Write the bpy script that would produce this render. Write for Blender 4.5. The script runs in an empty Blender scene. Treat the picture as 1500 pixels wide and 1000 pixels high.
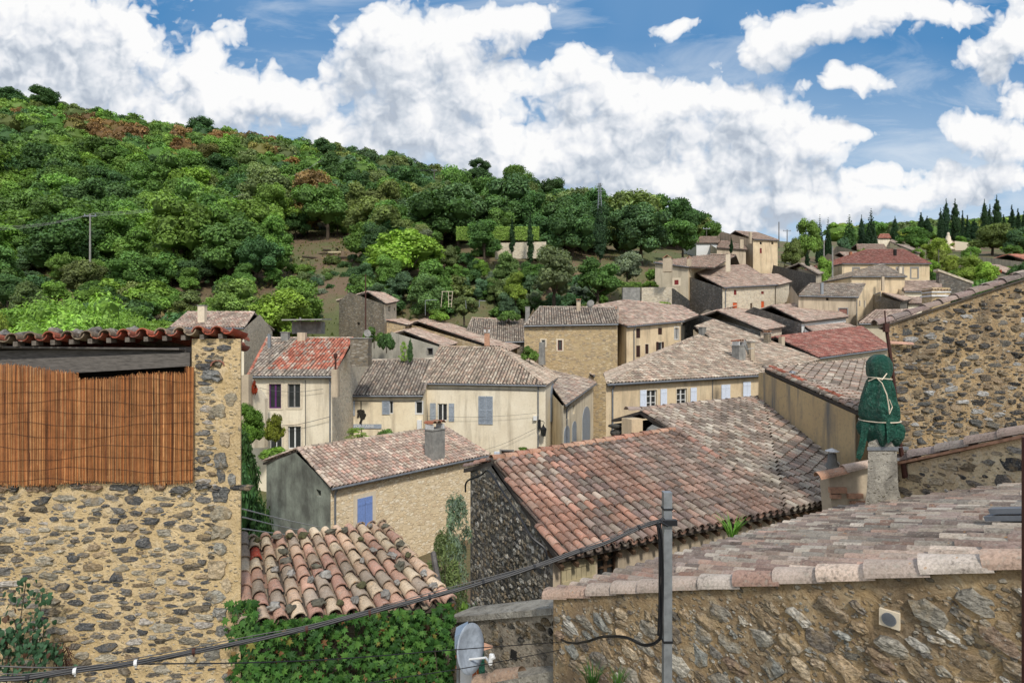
import bpy, math, random
import numpy as np
from mathutils import Vector, noise as mnoise
random.seed(7); rng = np.random.default_rng(7)
C = bpy.context.scene.collection
F_ = 850.0; HX = 750.0; HY = 500.0; Z0 = 12.0     # focal length in photo pixels, principal point, eye height

# ------------------------------------------------------------------ helpers
def P(px, py, Y):
    return np.array([(px-HX)/F_*Y, Y, Z0-(py-HY)/F_*Y])
def ray(px, py):
    return np.array([(px-HX)/F_, 1.0, -(py-HY)/F_])
EYE = np.array([0.0, 0.0, Z0])
def hit(px, py, p0, n):
    r = ray(px, py)
    t = np.dot(np.asarray(p0)-EYE, n)/np.dot(r, n)
    return EYE + r*t
def unit(v):
    v = np.asarray(v, float); return v/(np.linalg.norm(v)+1e-12)
def lin(c):
    return tuple(x/12.92 if x <= .04045 else ((x+.055)/1.055)**2.4 for x in [k/255 for k in c])

class M:
    """collects geometry for ONE mesh object"""
    def __init__(s): s.v = []; s.f = []; s.m = []; s.c = []; s.n = 0
    def add(s, V, F, mat=0, col=None):
        V = np.asarray(V, float).reshape(-1, 3)
        s.v.append(V)
        k = len(V)
        if col is None: col = np.ones((k, 3))*.8
        col = np.asarray(col, float)
        if col.ndim == 1: col = np.tile(col[:3], (k, 1))
        s.c.append(col)
        if isinstance(F, np.ndarray):
            s.f.append((F+s.n)); s.m.append(np.full(len(F), mat, int))
        else:
            for f in F:
                s.f.append(np.array([f])+s.n); s.m.append(np.array([mat]))
        s.n += k
    def box(s, c, ex, ey, ez, mat=0, col=None):
        c = np.asarray(c, float); ex = np.asarray(ex, float); ey = np.asarray(ey, float); ez = np.asarray(ez, float)
        V = [c+a*ex+b*ey+d*ez for d in (-1, 1) for a, b in ((-1, -1), (1, -1), (1, 1), (-1, 1))]
        F = np.array([[0,3,2,1],[4,5,6,7],[0,1,5,4],[1,2,6,5],[2,3,7,6],[3,0,4,7]])
        if np.dot(np.cross(ex, ey), ez) < 0: F = F[:, ::-1]
        s.add(V, F, mat, col)
    def prism(s, poly, d, mat=0, col=None):
        """polygon (list of points, planar) extruded by vector d"""
        n = len(poly); a = np.array(poly, float); b = a+np.asarray(d, float)
        F = [list(range(n)), list(range(2*n-1, n-1, -1))]
        F += [[i, n+i, n+(i+1) % n, (i+1) % n] for i in range(n)]
        nn = np.cross(a[1]-a[0], a[2]-a[0])
        if np.dot(nn, d) > 0: F = [f[::-1] for f in F]
        s.add(np.vstack([a, b]), F, mat, col)
    def tube(s, pts, r, n=6, mat=0, col=None, cap=True):
        pts = np.array(pts, float); k = len(pts)
        rr = np.full(k, r) if np.isscalar(r) else np.array(r, float)
        T = np.gradient(pts, axis=0); T /= (np.linalg.norm(T, axis=1)[:, None]+1e-9)
        up = np.array([0, 0, 1.]) if abs(T[0][2]) < .9 else np.array([0, 1., 0])
        V = []
        for i in range(k):
            a = np.cross(T[i], up); a = pa if (np.linalg.norm(a) < .05 and i) else unit(a); b = np.cross(a, T[i])
            if i and np.dot(a, pa) < 0: a, b = -a, -b
            pa = a
            for j in range(n):
                t = 2*math.pi*j/n
                V.append(pts[i]+rr[i]*(math.cos(t)*a+math.sin(t)*b))
        F = [[i*n+j, i*n+(j+1) % n, (i+1)*n+(j+1) % n, (i+1)*n+j] for i in range(k-1) for j in range(n)]
        s.add(V, np.array(F), mat, col)
        if cap: s.f.append(np.array([list(range(n))])[:, ::-1]+s.n-k*n); s.m.append(np.array([mat])); s.f.append(np.array([list(range(n))])+s.n-n); s.m.append(np.array([mat]))
    def lathe(s, c, prof, n=12, mat=0, col=None, axis=(0, 0, 1)):
        c = np.array(c, float); ax = unit(axis)
        a = unit(np.cross(ax, [0, 1, 0] if abs(ax[1]) < .9 else [1, 0, 0])); b = np.cross(ax, a)
        V = [c+ax*z+r*(math.cos(2*math.pi*j/n)*a+math.sin(2*math.pi*j/n)*b) for r, z in prof for j in range(n)]
        k = len(prof)
        F = [[i*n+j, i*n+(j+1) % n, (i+1)*n+(j+1) % n, (i+1)*n+j] for i in range(k-1) for j in range(n)]
        F.append(list(range(n))[::-1]); F.append(list(range((k-1)*n, k*n)))
        s.add(V, F, mat, col)
    def build(s, name, mats, parent=None, smooth=False):
        me = bpy.data.meshes.new(name)
        V = np.vstack(s.v); COL = np.vstack(s.c)
        me.vertices.add(len(V)); me.vertices.foreach_set('co', V.astype(np.float32).ravel())
        sizes = np.concatenate([np.full(len(f), f.shape[1]) for f in s.f]).astype(np.int32)
        loops = np.concatenate([f.ravel() for f in s.f]).astype(np.int32)
        starts = np.concatenate([[0], np.cumsum(sizes)[:-1]]).astype(np.int32)
        me.loops.add(len(loops)); me.polygons.add(len(sizes))
        me.loops.foreach_set('vertex_index', loops)
        me.polygons.foreach_set('loop_start', starts)
        me.polygons.foreach_set('loop_total', sizes)
        me.polygons.foreach_set('material_index', np.concatenate(s.m).astype(np.int32))
        me.polygons.foreach_set('use_smooth', np.full(len(sizes), bool(smooth)))
        me.update(calc_edges=True)
        at = me.color_attributes.new('Col', 'FLOAT_COLOR', 'POINT')
        at.data.foreach_set('color', np.hstack([COL, np.ones((len(COL), 1))]).astype(np.float32).ravel())
        for m in (mats if isinstance(mats, (list, tuple)) else [mats]): me.materials.append(m)
        o = bpy.data.objects.new(name, me); C.objects.link(o)
        if parent is not None:
            o.parent = parent
            o.matrix_parent_inverse = parent.matrix_basis.inverted()
        return o

def tag(o, label=None, cat=None, group=None, kind=None):
    if label: o['label'] = label
    if cat: o['category'] = cat
    if group: o['group'] = group
    if kind: o['kind'] = kind
    return o
def thing(name, label, cat, loc=(0, 0, 0), group=None):
    o = bpy.data.objects.new(name, None); C.objects.link(o)
    o.location = [float(x) for x in loc]; o.empty_display_size = .3
    return tag(o, label, cat, group)

# ------------------------------------------------------------------ materials
def mat(name):
    m = bpy.data.materials.new(name); m.use_nodes = True
    nt = m.node_tree; bs = nt.nodes['Principled BSDF']
    bs.inputs['Roughness'].default_value = .85
    bs.inputs['Specular IOR Level'].default_value = .25
    return m, nt, bs
def N(nt, t, **kw):
    n = nt.nodes.new(t)
    for k, v in kw.items():
        if k in n.inputs: n.inputs[k].default_value = v
        else: setattr(n, k, v)
    return n
def coords(nt, scale=(1, 1, 1)):
    g = N(nt, 'ShaderNodeNewGeometry'); mp = N(nt, 'ShaderNodeMapping'); mp.inputs['Scale'].default_value = scale
    nt.links.new(g.outputs['Position'], mp.inputs['Vector']); return mp.outputs[0]
def nz(nt, vec, scale, detail=4, rough=.55, dist=0):
    n = N(nt, 'ShaderNodeTexNoise'); n.inputs['Scale'].default_value = scale; n.inputs['Detail'].default_value = detail
    n.inputs['Roughness'].default_value = rough; n.inputs['Distortion'].default_value = dist
    nt.links.new(vec, n.inputs['Vector']); return n.outputs['Fac']
def ramp(nt, fac, stops):
    r = N(nt, 'ShaderNodeValToRGB'); e = r.color_ramp.elements
    while len(e) < len(stops): e.new(.5)
    for i, (p, c) in enumerate(stops):
        e[i].position = p; e[i].color = (*c[:3], 1) if not np.isscalar(c) else (c, c, c, 1)
    nt.links.new(fac, r.inputs[0]); return r.outputs[0]
def mix(nt, a, b, fac, mode='MIX'):
    m = N(nt, 'ShaderNodeMix', data_type='RGBA', blend_type=mode)
    for s, v in ((m.inputs[6], a), (m.inputs[7], b)):
        if isinstance(v, (tuple, list)): s.default_value = (*v[:3], 1)
        else: nt.links.new(v, s)
    if np.isscalar(fac): m.inputs[0].default_value = fac
    else: nt.links.new(fac, m.inputs[0])
    return m.outputs[2]
def bump(nt, bs, h, dist=.02, strength=1.0):
    b = N(nt, 'ShaderNodeBump'); b.inputs['Distance'].default_value = dist; b.inputs['Strength'].default_value = strength
    nt.links.new(h, b.inputs['Height']); nt.links.new(b.outputs[0], bs.inputs['Normal'])
def setc(nt, bs, c):
    nt.links.new(c, bs.inputs['Base Color'])
def attr(nt):
    a = N(nt, 'ShaderNodeAttribute', attribute_name='Col'); return a.outputs['Color']
def math_(nt, op, a, b=None, clamp=False):
    m = N(nt, 'ShaderNodeMath', operation=op); m.use_clamp = clamp
    for i, v in enumerate((a, b)):
        if v is None: continue
        if np.isscalar(v): m.inputs[i].default_value = v
        else: nt.links.new(v, m.inputs[i])
    return m.outputs[0]

def m_tile(name, lichen=.5, fine=26, dark=.5):
    m, nt, bs = mat(name); co = coords(nt)
    base = attr(nt)
    big = nz(nt, co, 1.1, 4, .6)
    c = mix(nt, base, mix(nt, base, (.62, .62, .60), 1, 'MULTIPLY'), ramp(nt, big, [(.4, 0), (.68, 1)]))
    sp = nz(nt, co, fine, 3, .65)
    pm = ramp(nt, nz(nt, co, 3.2, 4, .6), [(.40, .12), (.62, 1)])
    c = mix(nt, c, (.05, .045, .04), math_(nt, 'MULTIPLY', math_(nt, 'MULTIPLY', ramp(nt, sp, [(.46, 0), (.68, 1)]), dark), pm))
    st_ = nz(nt, co, fine*1.7, 4, .7); c = mix(nt, c, mix(nt, c, (.62, .60, .57), 1, 'MULTIPLY'), ramp(nt, st_, [(.42, 0), (.66, .8)]))
    sp2 = nz(nt, co, fine*.55, 3, .7)
    lf = math_(nt, 'MULTIPLY', ramp(nt, sp2, [(.56, 0), (.64, 1)]), lichen)
    c = mix(nt, c, (.36, .33, .27), lf)
    sp3 = nz(nt, co, fine*.4, 2, .5)
    c = mix(nt, c, (.40, .19, .05), math_(nt, 'MULTIPLY', ramp(nt, sp3, [(.71, 0), (.74, 1)]), .5))
    setc(nt, bs, c); bump(nt, bs, sp, .006, .6); bs.inputs['Roughness'].default_value = .9
    return m
def m_col(name, rough=.85, nscale=12, amt=.35, bd=.004, spec=.25, metal=0):
    """colour from the vertex attribute with noise"""
    m, nt, bs = mat(name); co = coords(nt); a = attr(nt); n = nz(nt, co, nscale, 5, .65)
    c = mix(nt, a, mix(nt, a, (.35, .35, .35), 1, 'MULTIPLY'), math_(nt, 'MULTIPLY', ramp(nt, n, [(.35, 1), (.65, 0)]), amt))
    setc(nt, bs, c); bump(nt, bs, n, bd, .7); bs.inputs['Roughness'].default_value = rough
    bs.inputs['Specular IOR Level'].default_value = spec; bs.inputs['Metallic'].default_value = metal
    return m
def m_plaster(name, c1, c2, stain=(.12, .10, .08), amt=.35, scale=.6, streak=.5):
    m, nt, bs = mat(name); co = coords(nt); cs = coords(nt, (1.6, 1.6, .22))
    n = nz(nt, co, scale, 6, .6); c = mix(nt, c1, c2, ramp(nt, n, [(.35, 0), (.65, 1)]))
    s = nz(nt, cs, 1.2, 5, .6); c = mix(nt, c, stain, math_(nt, 'MULTIPLY', ramp(nt, s, [(.50, 0), (.72, 1)]), amt*streak*1.6))
    g = nz(nt, co, 9, 5, .7); c = mix(nt, c, stain, math_(nt, 'MULTIPLY', ramp(nt, g, [(.5, 0), (.75, 1)]), amt*.6))
    setc(nt, bs, c); bump(nt, bs, nz(nt, co, 22, 4, .6), .006, .5)
    return m
def m_rubble(name, mortar, stones, scale=4.5, zs=1.7, gap=.09, dark=.3, grime=None, gamt=.0):
    """random-rubble masonry: each cell a stone of its own colour, mortar between"""
    m, nt, bs = mat(name); co = coords(nt, (1, 1, zs))
    wob = N(nt, 'ShaderNodeTexNoise'); wob.inputs['Scale'].default_value = scale*.8; nt.links.new(co, wob.inputs['Vector'])
    v2 = mix(nt, co, wob.outputs['Color'], .05); 
    v = N(nt, 'ShaderNodeTexVoronoi'); v.inputs['Scale'].default_value = scale; nt.links.new(v2, v.inputs['Vector'])
    e = N(nt, 'ShaderNodeTexVoronoi', feature='DISTANCE_TO_EDGE'); e.inputs['Scale'].default_value = scale; nt.links.new(v2, e.inputs['Vector'])
    sep = N(nt, 'ShaderNodeSeparateColor'); nt.links.new(v.outputs['Color'], sep.inputs[0])
    k = len(stones); st = ramp(nt, sep.outputs[0], [((i+.5)/k, c) for i, c in enumerate(stones)])
    fine = nz(nt, coords(nt), scale*5, 5, .7)
    st = mix(nt, st, mix(nt, st, (.4, .4, .4), 1, 'MULTIPLY'), ramp(nt, fine, [(.46, 0), (.72, .75)]))
    em = ramp(nt, e.outputs['Distance'], [(gap*.4, 0), (gap, 1)])
    # some stones sit under the mortar
    vis = ramp(nt, sep.outputs[1], [(.22, 0), (.3, 1)])
    em2 = math_(nt, 'MULTIPLY', em, vis)
    mo = mix(nt, mortar, mix(nt, mortar, (.6, .58, .55), 1, 'MULTIPLY'), nz(nt, coords(nt), 3, 5, .6))
    c = mix(nt, mo, st, em2)
    if grime is not None:
        g = nz(nt, coords(nt, (.7, .7, .35)), .8, 5, .65)
        c = mix(nt, c, grime, math_(nt, 'MULTIPLY', ramp(nt, g, [(.35, 0), (.6, 1)]), gamt))
    setc(nt, bs, c)
    h = math_(nt, 'ADD', em2, math_(nt, 'MULTIPLY', fine, .35)); bump(nt, bs, h, .03, .8)
    bs.inputs['Roughness'].default_value = .95
    return m
def m_flat(name, col, rough=.6, nscale=8, amt=.25, spec=.3, metal=0, zs=1):
    m, nt, bs = mat(name); n = nz(nt, coords(nt, (1, 1, zs)), nscale, 5, .65)
    c = mix(nt, col, tuple(x*.45 for x in col), math_(nt, 'MULTIPLY', ramp(nt, n, [(.4, 0), (.7, 1)]), amt*2))
    setc(nt, bs, c); bs.inputs['Roughness'].default_value = rough; bs.inputs['Metallic'].default_value = metal
    bs.inputs['Specular IOR Level'].default_value = spec; bump(nt, bs, n, .003, .4)
    return m
def m_leaf(name, translu=.35, useobj=True):
    m, nt, bs = mat(name); a = attr(nt)
    if useobj:
        oi = N(nt, 'ShaderNodeObjectInfo'); c = mix(nt, oi.outputs['Color'], a, 1, 'MULTIPLY')
    else: c = a
    setc(nt, bs, c); bs.inputs['Roughness'].default_value = .55; bs.inputs['Specular IOR Level'].default_value = .2
    tr = N(nt, 'ShaderNodeBsdfTranslucent'); tc = mix(nt, c, (1.0, 1.0, .45), 1, 'MULTIPLY'); nt.links.new(tc, tr.inputs[0])
    ms = N(nt, 'ShaderNodeMixShader'); ms.inputs[0].default_value = translu
    out = nt.nodes['Material Output']
    nt.links.new(bs.outputs[0], ms.inputs[1]); nt.links.new(tr.outputs[0], ms.inputs[2]); nt.links.new(ms.outputs[0], out.inputs[0])
    return m
def m_glass(name):
    m, nt, bs = mat(name); n = nz(nt, coords(nt), 1.7, 3)
    c = mix(nt, (.012, .014, .016), (.05, .055, .055), n); setc(nt, bs, c)
    bs.inputs['Roughness'].default_value = .12; bs.inputs['Specular IOR Level'].default_value = .5
    return m

K = {}
K['tile'] = m_tile('roof_tile_clay', .5, 24, .55)
K['tile_near'] = m_tile('roof_tile_old', .45, 34, .7)
K['under'] = m_flat('roof_underside', (.07, .055, .045), .95, 6)
K['bed'] = m_flat('channel_tile_bed', (.085, .07, .058), .95, 14)
K['cream'] = m_plaster('cream_render', (.82,.74,.58), (.72,.63,.47), (.33,.27,.19), .5, .7, .8)
K['cream2'] = m_plaster('pale_yellow_render', (.83,.73,.53), (.73,.61,.42), (.33,.26,.18), .55, .7, .8)
K['ochre'] = m_plaster('ochre_render', (.72,.58,.38), (.60,.46,.29), (.24,.20,.15), .55, .7, .8)
K['beige'] = m_plaster('beige_render', (.54,.47,.35), (.44,.38,.28), (.18,.15,.12), .5, .6, .8)
K['grey'] = m_plaster('weathered_grey_render', (.46,.43,.35), (.33,.31,.25), (.09,.09,.08), .75, .8)
K['cement'] = m_plaster('grey_cement', (.33, .32, .29), (.20, .195, .18), (.07, .07, .06), .6, 2.5)
K['tan'] = m_plaster('tan_render', (.56,.46,.33), (.44,.36,.26), (.15,.12,.09), .55, .6, .8)
K['moss'] = m_plaster('mossy_black_render', (.13,.13,.11), (.32,.34,.28), (.07,.07,.06), .75, .9, .45)
K['damp'] = m_plaster('damp_stained_render', (.56,.41,.22), (.46,.33,.18), (.19,.175,.15), .9, .45, .8)
K['yelstone'] = m_rubble('small_yellow_rubble', (.90,.74,.50), [(.80,.63,.40),(.92,.76,.54),(.95,.84,.64),(.70,.54,.35),(.88,.70,.45)], 5.0, 1.9, .10)
K['palestone'] = m_rubble('pale_limestone_rubble', (.74, .65, .49), [(.66,.55,.42),(.70,.63,.50),(.46,.40,.31),(.74,.67,.53),(.54,.46,.34)], 4.0, 1.8, .1)
K['ochstone'] = m_rubble('ochre_rubble', (.55, .42, .24), [(.52,.38,.21),(.40,.30,.19),(.62,.50,.32),(.30,.24,.17),(.58,.44,.26)], 3.6, 1.8, .1)
K['brnstone'] = m_rubble('brown_rubble', (.32, .26, .18), [(.28,.23,.17),(.16,.145,.12),(.40,.35,.27),(.21,.18,.14),(.46,.41,.33)], 4.0, 2.2, .1, grime=(.05,.05,.045), gamt=.35)
K['drkstone'] = m_rubble('dark_weathered_rubble', (.24, .21, .17), [(.17,.16,.14),(.11,.105,.10),(.28,.255,.22),(.36,.34,.30),(.14,.13,.115)], 4.2, 1.9, .1, grime=(.07,.07,.065), gamt=.5)
def m_stone(name):
    m, nt, bs = mat(name); co = coords(nt); cs = coords(nt, (1, 1, 2.2)); a = attr(nt)
    n = nz(nt, cs, 26, 6, .7); c = mix(nt, a, mix(nt, a, (.28, .28, .28), 1, 'MULTIPLY'), ramp(nt, n, [(.42, 0), (.62, .9)]))
    n2 = nz(nt, co, 38, 4, .75); c = mix(nt, c, (.46, .44, .38), math_(nt, 'MULTIPLY', ramp(nt, n2, [(.56, 0), (.68, 1)]), .6))
    n3 = nz(nt, co, 7, 4, .6); c = mix(nt, c, (.34, .25, .14), math_(nt, 'MULTIPLY', ramp(nt, n3, [(.52, 0), (.66, 1)]), .55))
    setc(nt, bs, c); bump(nt, bs, math_(nt, 'ADD', n, n2), .018, .9); bs.inputs['Roughness'].default_value = .95
    return m
def m_mortar(name, c1, c2, c3, c4, peb=.4, grime=.5, hi=(.62, .52, .36), gscale=1.3):
    m, nt, bs = mat(name); co = coords(nt)
    n = nz(nt, co, 2.1, 7, .65); c = mix(nt, c1, c2, ramp(nt, n, [(.38, 0), (.62, 1)]))
    n4 = nz(nt, co, 5.5, 6, .7, .6); c = mix(nt, c, c3, math_(nt, 'MULTIPLY', ramp(nt, n4, [(.5, 0), (.64, 1)]), .75))
    v = N(nt, 'ShaderNodeTexVoronoi'); v.inputs['Scale'].default_value = 17
    wn = N(nt, 'ShaderNodeTexNoise'); wn.inputs['Scale'].default_value = 14; nt.links.new(co, wn.inputs['Vector']); cv = mix(nt, coords(nt, (1, 1, 1.6)), wn.outputs['Color'], .07); nt.links.new(cv, v.inputs['Vector'])
    sp = N(nt, 'ShaderNodeSeparateColor'); nt.links.new(v.outputs['Color'], sp.inputs[0])
    pm = math_(nt, 'MULTIPLY', ramp(nt, v.outputs['Distance'], [(.28, 1), (.42, 0)]), ramp(nt, sp.outputs[0], [(1-peb-.02, 0), (1-peb, 1)]))
    pc = ramp(nt, sp.outputs[1], [(.1, c4), (.4, tuple(x*.5 for x in c4)), (.65, hi), (.9, tuple(x*.75 for x in c3))])
    c = mix(nt, c, pc, math_(nt, 'MULTIPLY', pm, .85))
    g = nz(nt, coords(nt, (1, 1, .5)), gscale, 7, .7); c = mix(nt, c, (.045, .04, .034), math_(nt, 'MULTIPLY', ramp(nt, g, [(.46, 0), (.68, 1)]), grime))
    f = nz(nt, co, 30, 5, .75); c = mix(nt, c, mix(nt, c, (.4, .38, .35), 1, 'MULTIPLY'), ramp(nt, f, [(.5, 0), (.72, .8)]))
    setc(nt, bs, c); h = math_(nt, 'ADD', math_(nt, 'ADD', math_(nt, 'MULTIPLY', n4, 1.3), math_(nt, 'MULTIPLY', pm, .4)), math_(nt, 'MULTIPLY', f, .35)); bump(nt, bs, h, .045, .9); bs.inputs['Roughness'].default_value = .95
    return m
K['stones'] = m_stone('wall_stone')
K['mortar'] = m_mortar('ochre_mortar', (.66,.50,.28), (.56,.41,.21), (.70,.56,.36), (.30,.26,.19), .35, .22)
K['mortar_dk'] = m_mortar('grimy_mortar', (.46,.32,.165), (.28,.20,.12), (.54,.43,.28), (.30,.26,.2), .55, .62, (.52,.47,.38))
K['mortar_gr'] = m_mortar('grey_mortar', (.36,.31,.24), (.25,.21,.16), (.42,.37,.29), (.28,.2,.13), .45, .5)
K['rock'] = m_col('loose_stone', .95, 20, .8, .01)
K['zinc'] = m_flat('zinc', (.20, .215, .235), .5, 5, .3, .4, .3)
K['steel'] = m_flat('galvanised_steel', (.33, .35, .37), .45, 14, .3, .5, .6)
K['cable'] = m_flat('black_cable_rubber', (.012, .013, .016), .45, 20, .2, .4)
K['wire'] = m_flat('thin_wire', (.10, .10, .10), .6, 20, .2)
K['whitewire'] = m_flat('pale_wire', (.45, .45, .43), .6, 20, .1)
K['glass'] = m_glass('window_glass')
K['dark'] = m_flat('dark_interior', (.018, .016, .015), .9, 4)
K['white'] = m_flat('white_paint', (.72, .72, .70), .5, 10, .15)
K['shut_w'] = m_flat('pale_blue_shutter_paint', (.68, .74, .84), .55, 10, .12)
K['shut_g'] = m_flat('grey_blue_shutter_paint', (.34, .385, .44), .6, 12, .35)
K['shut_b'] = m_flat('bright_blue_shutter_paint', (.20, .30, .60), .55, 12, .2)
K['shut_br'] = m_flat('dark_brown_shutter_paint', (.05, .022, .018), .6, 12, .3)
K['orange'] = m_flat('orange_shutter_paint', (.62, .12, .035), .55, 12, .15)
K['purple'] = m_flat('purple_frame_paint', (.13, .035, .15), .5, 12, .15)
K['red'] = m_flat('dark_red_paint', (.20, .025, .025), .55, 12, .2)
K['rose'] = m_flat('faded_rose_paint', (.28, .13, .10), .65, 12, .3)
K['trim'] = m_flat('pale_stone_trim', (.70, .60, .45), .85, 9, .2)
K['trim_g'] = m_flat('grey_stone_trim', (.27, .26, .25), .85, 9, .2)
K['wood_old'] = m_flat('weathered_grey_wood', (.15, .135, .12), .85, 7, .5, .2, 0, 6)
K['wood_pale'] = m_flat('pale_board_wood', (.46, .39, .24), .75, 6, .25)
K['wood'] = m_flat('brown_wood', (.10, .06, .035), .8, 8, .4)
K['bark'] = m_flat('bark', (.085, .065, .045), .95, 6, .5)
K['terra'] = m_flat('terracotta', (.42, .17, .09), .85, 12, .35)
K['terra_p'] = m_flat('pale_terracotta', (.50, .28, .18), .85, 12, .45)
K['reed'] = m_col('reed_cane', .6, 9, .45, .002, .4)
K['tarp'] = None
K['leaf'] = m_leaf('foliage_leaf', .3)
K['leafc'] = m_leaf('plant_leaf', .25, False)
K['rust'] = m_flat('rusty_steel', (.075, .028, .02), .7, 18, .4)
K['orangep'] = m_flat('orange_metal', (.45, .11, .03), .5, 12, .2)
K['bluesheet'] = m_flat('blue_grey_sheet', (.22, .28, .36), .4, 4, .3)

# palettes for roofs (linear albedo)
PAL = {
 'beige': [(.60,.49,.38),(.68,.56,.44),(.50,.40,.31),(.57,.44,.34),(.40,.33,.26),(.66,.48,.36),(.74,.64,.51),(.45,.33,.26)],
 'pink':  [(.64,.48,.38),(.72,.57,.46),(.54,.39,.32),(.60,.45,.37),(.46,.36,.30),(.66,.42,.33),(.75,.62,.50)],
 'grey':  [(.48,.41,.34),(.56,.48,.39),(.37,.31,.26),(.42,.34,.28),(.30,.25,.21),(.53,.40,.31),(.62,.54,.44)],
 'mauve': [(.42,.32,.26),(.52,.42,.34),(.34,.27,.23),(.46,.41,.35),(.31,.24,.205),(.57,.48,.39),(.48,.32,.25),(.62,.54,.45),(.38,.30,.26)],
 'barn':  [(.44,.26,.20),(.35,.23,.19),(.30,.21,.185),(.60,.32,.23),(.40,.30,.25),(.64,.38,.28),(.33,.27,.22),(.50,.30,.22),(.27,.20,.17)],
 'red':   [(.66,.22,.14),(.72,.30,.20),(.60,.19,.12),(.68,.38,.28),(.55,.18,.12),(.74,.46,.35),(.66,.26,.17)],
 'dred':  [(.42,.16,.12),(.50,.22,.17),(.36,.125,.10),(.46,.19,.15),(.54,.30,.24),(.34,.16,.13)],
 'lich':  [(.42,.33,.27),(.52,.43,.35),(.35,.28,.23),(.58,.49,.39),(.46,.33,.26),(.30,.24,.20),(.50,.33,.25),(.62,.55,.45),(.27,.22,.18)],
 'stripe':[(.62,.47,.38),(.72,.57,.46),(.55,.40,.33)],
 'small': [(.68,.48,.34),(.74,.58,.41),(.62,.38,.28),(.55,.42,.31),(.70,.43,.32),(.78,.63,.45),(.58,.34,.26),(.46,.37,.29)],
}

# ------------------------------------------------------------------ canal tiles
def tile_template(seg, r0, r1, lift0, lift1, th, concave=False, under=False):
    """x across, y 0..1 along, z up; rings: outer-low, outer-high, inner-low(, inner-high)"""
    a = np.linspace(0, math.pi, seg+1)
    sg = -1 if concave else 1
    def ring(r, y, lf): return np.stack([-r*np.cos(a), np.full(seg+1, y), sg*r*.92*np.sin(a)+lf], 1)
    R = [ring(r0, 0, lift0), ring(r1, 1, lift1), ring(r0-th, 0, lift0)]
    F = []
    k = seg+1
    for j in range(seg):
        F.append([j, j+1, k+j+1, k+j]); F.append([2*k+j, 2*k+j+1, j+1, j])
    if under:
        R.append(ring(r1-th, 1, lift1))
        for j in range(seg): F.append([2*k+j, 3*k+j, 3*k+j+1, 2*k+j+1])
    F = np.array(F)
    if concave: F = F[:, ::-1]
    return np.vstack(R), F[:, ::-1]

def place_tiles(mm, T, F, org, ex, ey, ez, length, cols, matid, rots=None, widths=None):
    """org (n,3); ex,ey,ez unit frames; length (n,)"""
    n = len(org); k = len(T)
    if n == 0: return
    w = np.ones(n) if widths is None else widths
    x = T[None, :, 0]*w[:, None]; y = T[None, :, 1]*length[:, None]; z = np.tile(T[:, 2], (n, 1))
    if rots is not None:
        xr = x*np.cos(rots)[:, None]-y*np.sin(rots)[:, None]; y = x*np.sin(rots)[:, None]+y*np.cos(rots)[:, None]; x = xr
    V = org[:, None, :]+x[..., None]*ex+y[..., None]*ey+z[..., None]*ez
    FF = (F[None]+(np.arange(n)*k)[:, None, None]).reshape(-1, F.shape[1])
    CC = np.repeat(cols, k, axis=0)
    mm.add(V.reshape(-1, 3), FF, matid, CC)

def pick(pal, n):
    p = np.array(PAL[pal] if isinstance(pal, str) else pal)
    c = p[rng.integers(0, len(p), n)]*rng.uniform(.8, 1.16, (n, 1))
    return c

def tile_plane(mm, poly, e, nrm, pal, pitch=.22, exp=.34, seg=4, th=.016, mt=0, chan=False, jit=1.0, over=.07, colfn=None, r=.092, under=False, match=None):
    poly = np.array(poly, float); e = unit(e); nrm = unit(nrm)
    if nrm[2] < 0: nrm = -nrm
    s = unit(np.cross(nrm, e))
    if s[2] < 0: s = -s; e = -e
    O = poly[0]
    A = (poly-O)@e; B = (poly-O)@s
    n = max(1, int(round((A.max()-A.min())/pitch))); pitch = (A.max()-A.min())/n
    orgs = []; lens = []; cl = []; corg = []; clen = []
    def span(a):
        b = []
        for i in range(len(poly)):
            a0, b0, a1, b1 = A[i], B[i], A[(i+1) % len(poly)], B[(i+1) % len(poly)]
            if (a0-a)*(a1-a) <= 0 and a0 != a1: b.append(b0+(b1-b0)*(a-a0)/(a1-a0))
        return (min(b), max(b)) if len(b) > 1 else None
    off0 = rng.uniform(0, .04)
    for i in range(n):
        a = A.min()+(i+.5)*pitch
        sp = span(a)
        if sp and sp[1]-sp[0] > .05:
            b = sp[0]-over; drift = rng.normal(0, .012)*jit
            while b < sp[1]-.05:
                L = min(exp+.06, sp[1]-b)
                orgs.append(O+e*(a+drift+rng.normal(0, .004)*jit)+s*(b+rng.normal(0, .008)*jit)+nrm*(rng.uniform(0, .008)*jit)); lens.append(L)
                b += exp
        if chan and i < n-1:
            a2 = a+pitch/2; sp = span(a2)
            if sp and sp[1]-sp[0] > .05:
                b = sp[0]-over-.03
                while b < sp[1]-.05:
                    corg.append(O+e*a2+s*b); clen.append(min(exp+.06, sp[1]-b)); b += exp
    orgs = np.array(orgs); lens = np.array(lens)
    T, F = tile_template(seg, r*pitch/.22, r*.8*pitch/.22, .034, .010, th, under=under)
    cols = pick(pal, len(orgs))
    if colfn is not None and len(orgs):
        cols = colfn(orgs, (orgs-O)@e, (orgs-O)@s, cols)
    place_tiles(mm, T, F, orgs, e, s, nrm, lens, cols, mt, rng.normal(0, .014, len(orgs))*jit, rng.uniform(.94, 1.06, len(orgs)))
    if corg:
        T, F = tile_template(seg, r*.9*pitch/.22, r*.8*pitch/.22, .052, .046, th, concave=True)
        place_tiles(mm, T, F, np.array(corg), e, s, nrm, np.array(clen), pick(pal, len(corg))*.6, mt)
    return s

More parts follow.
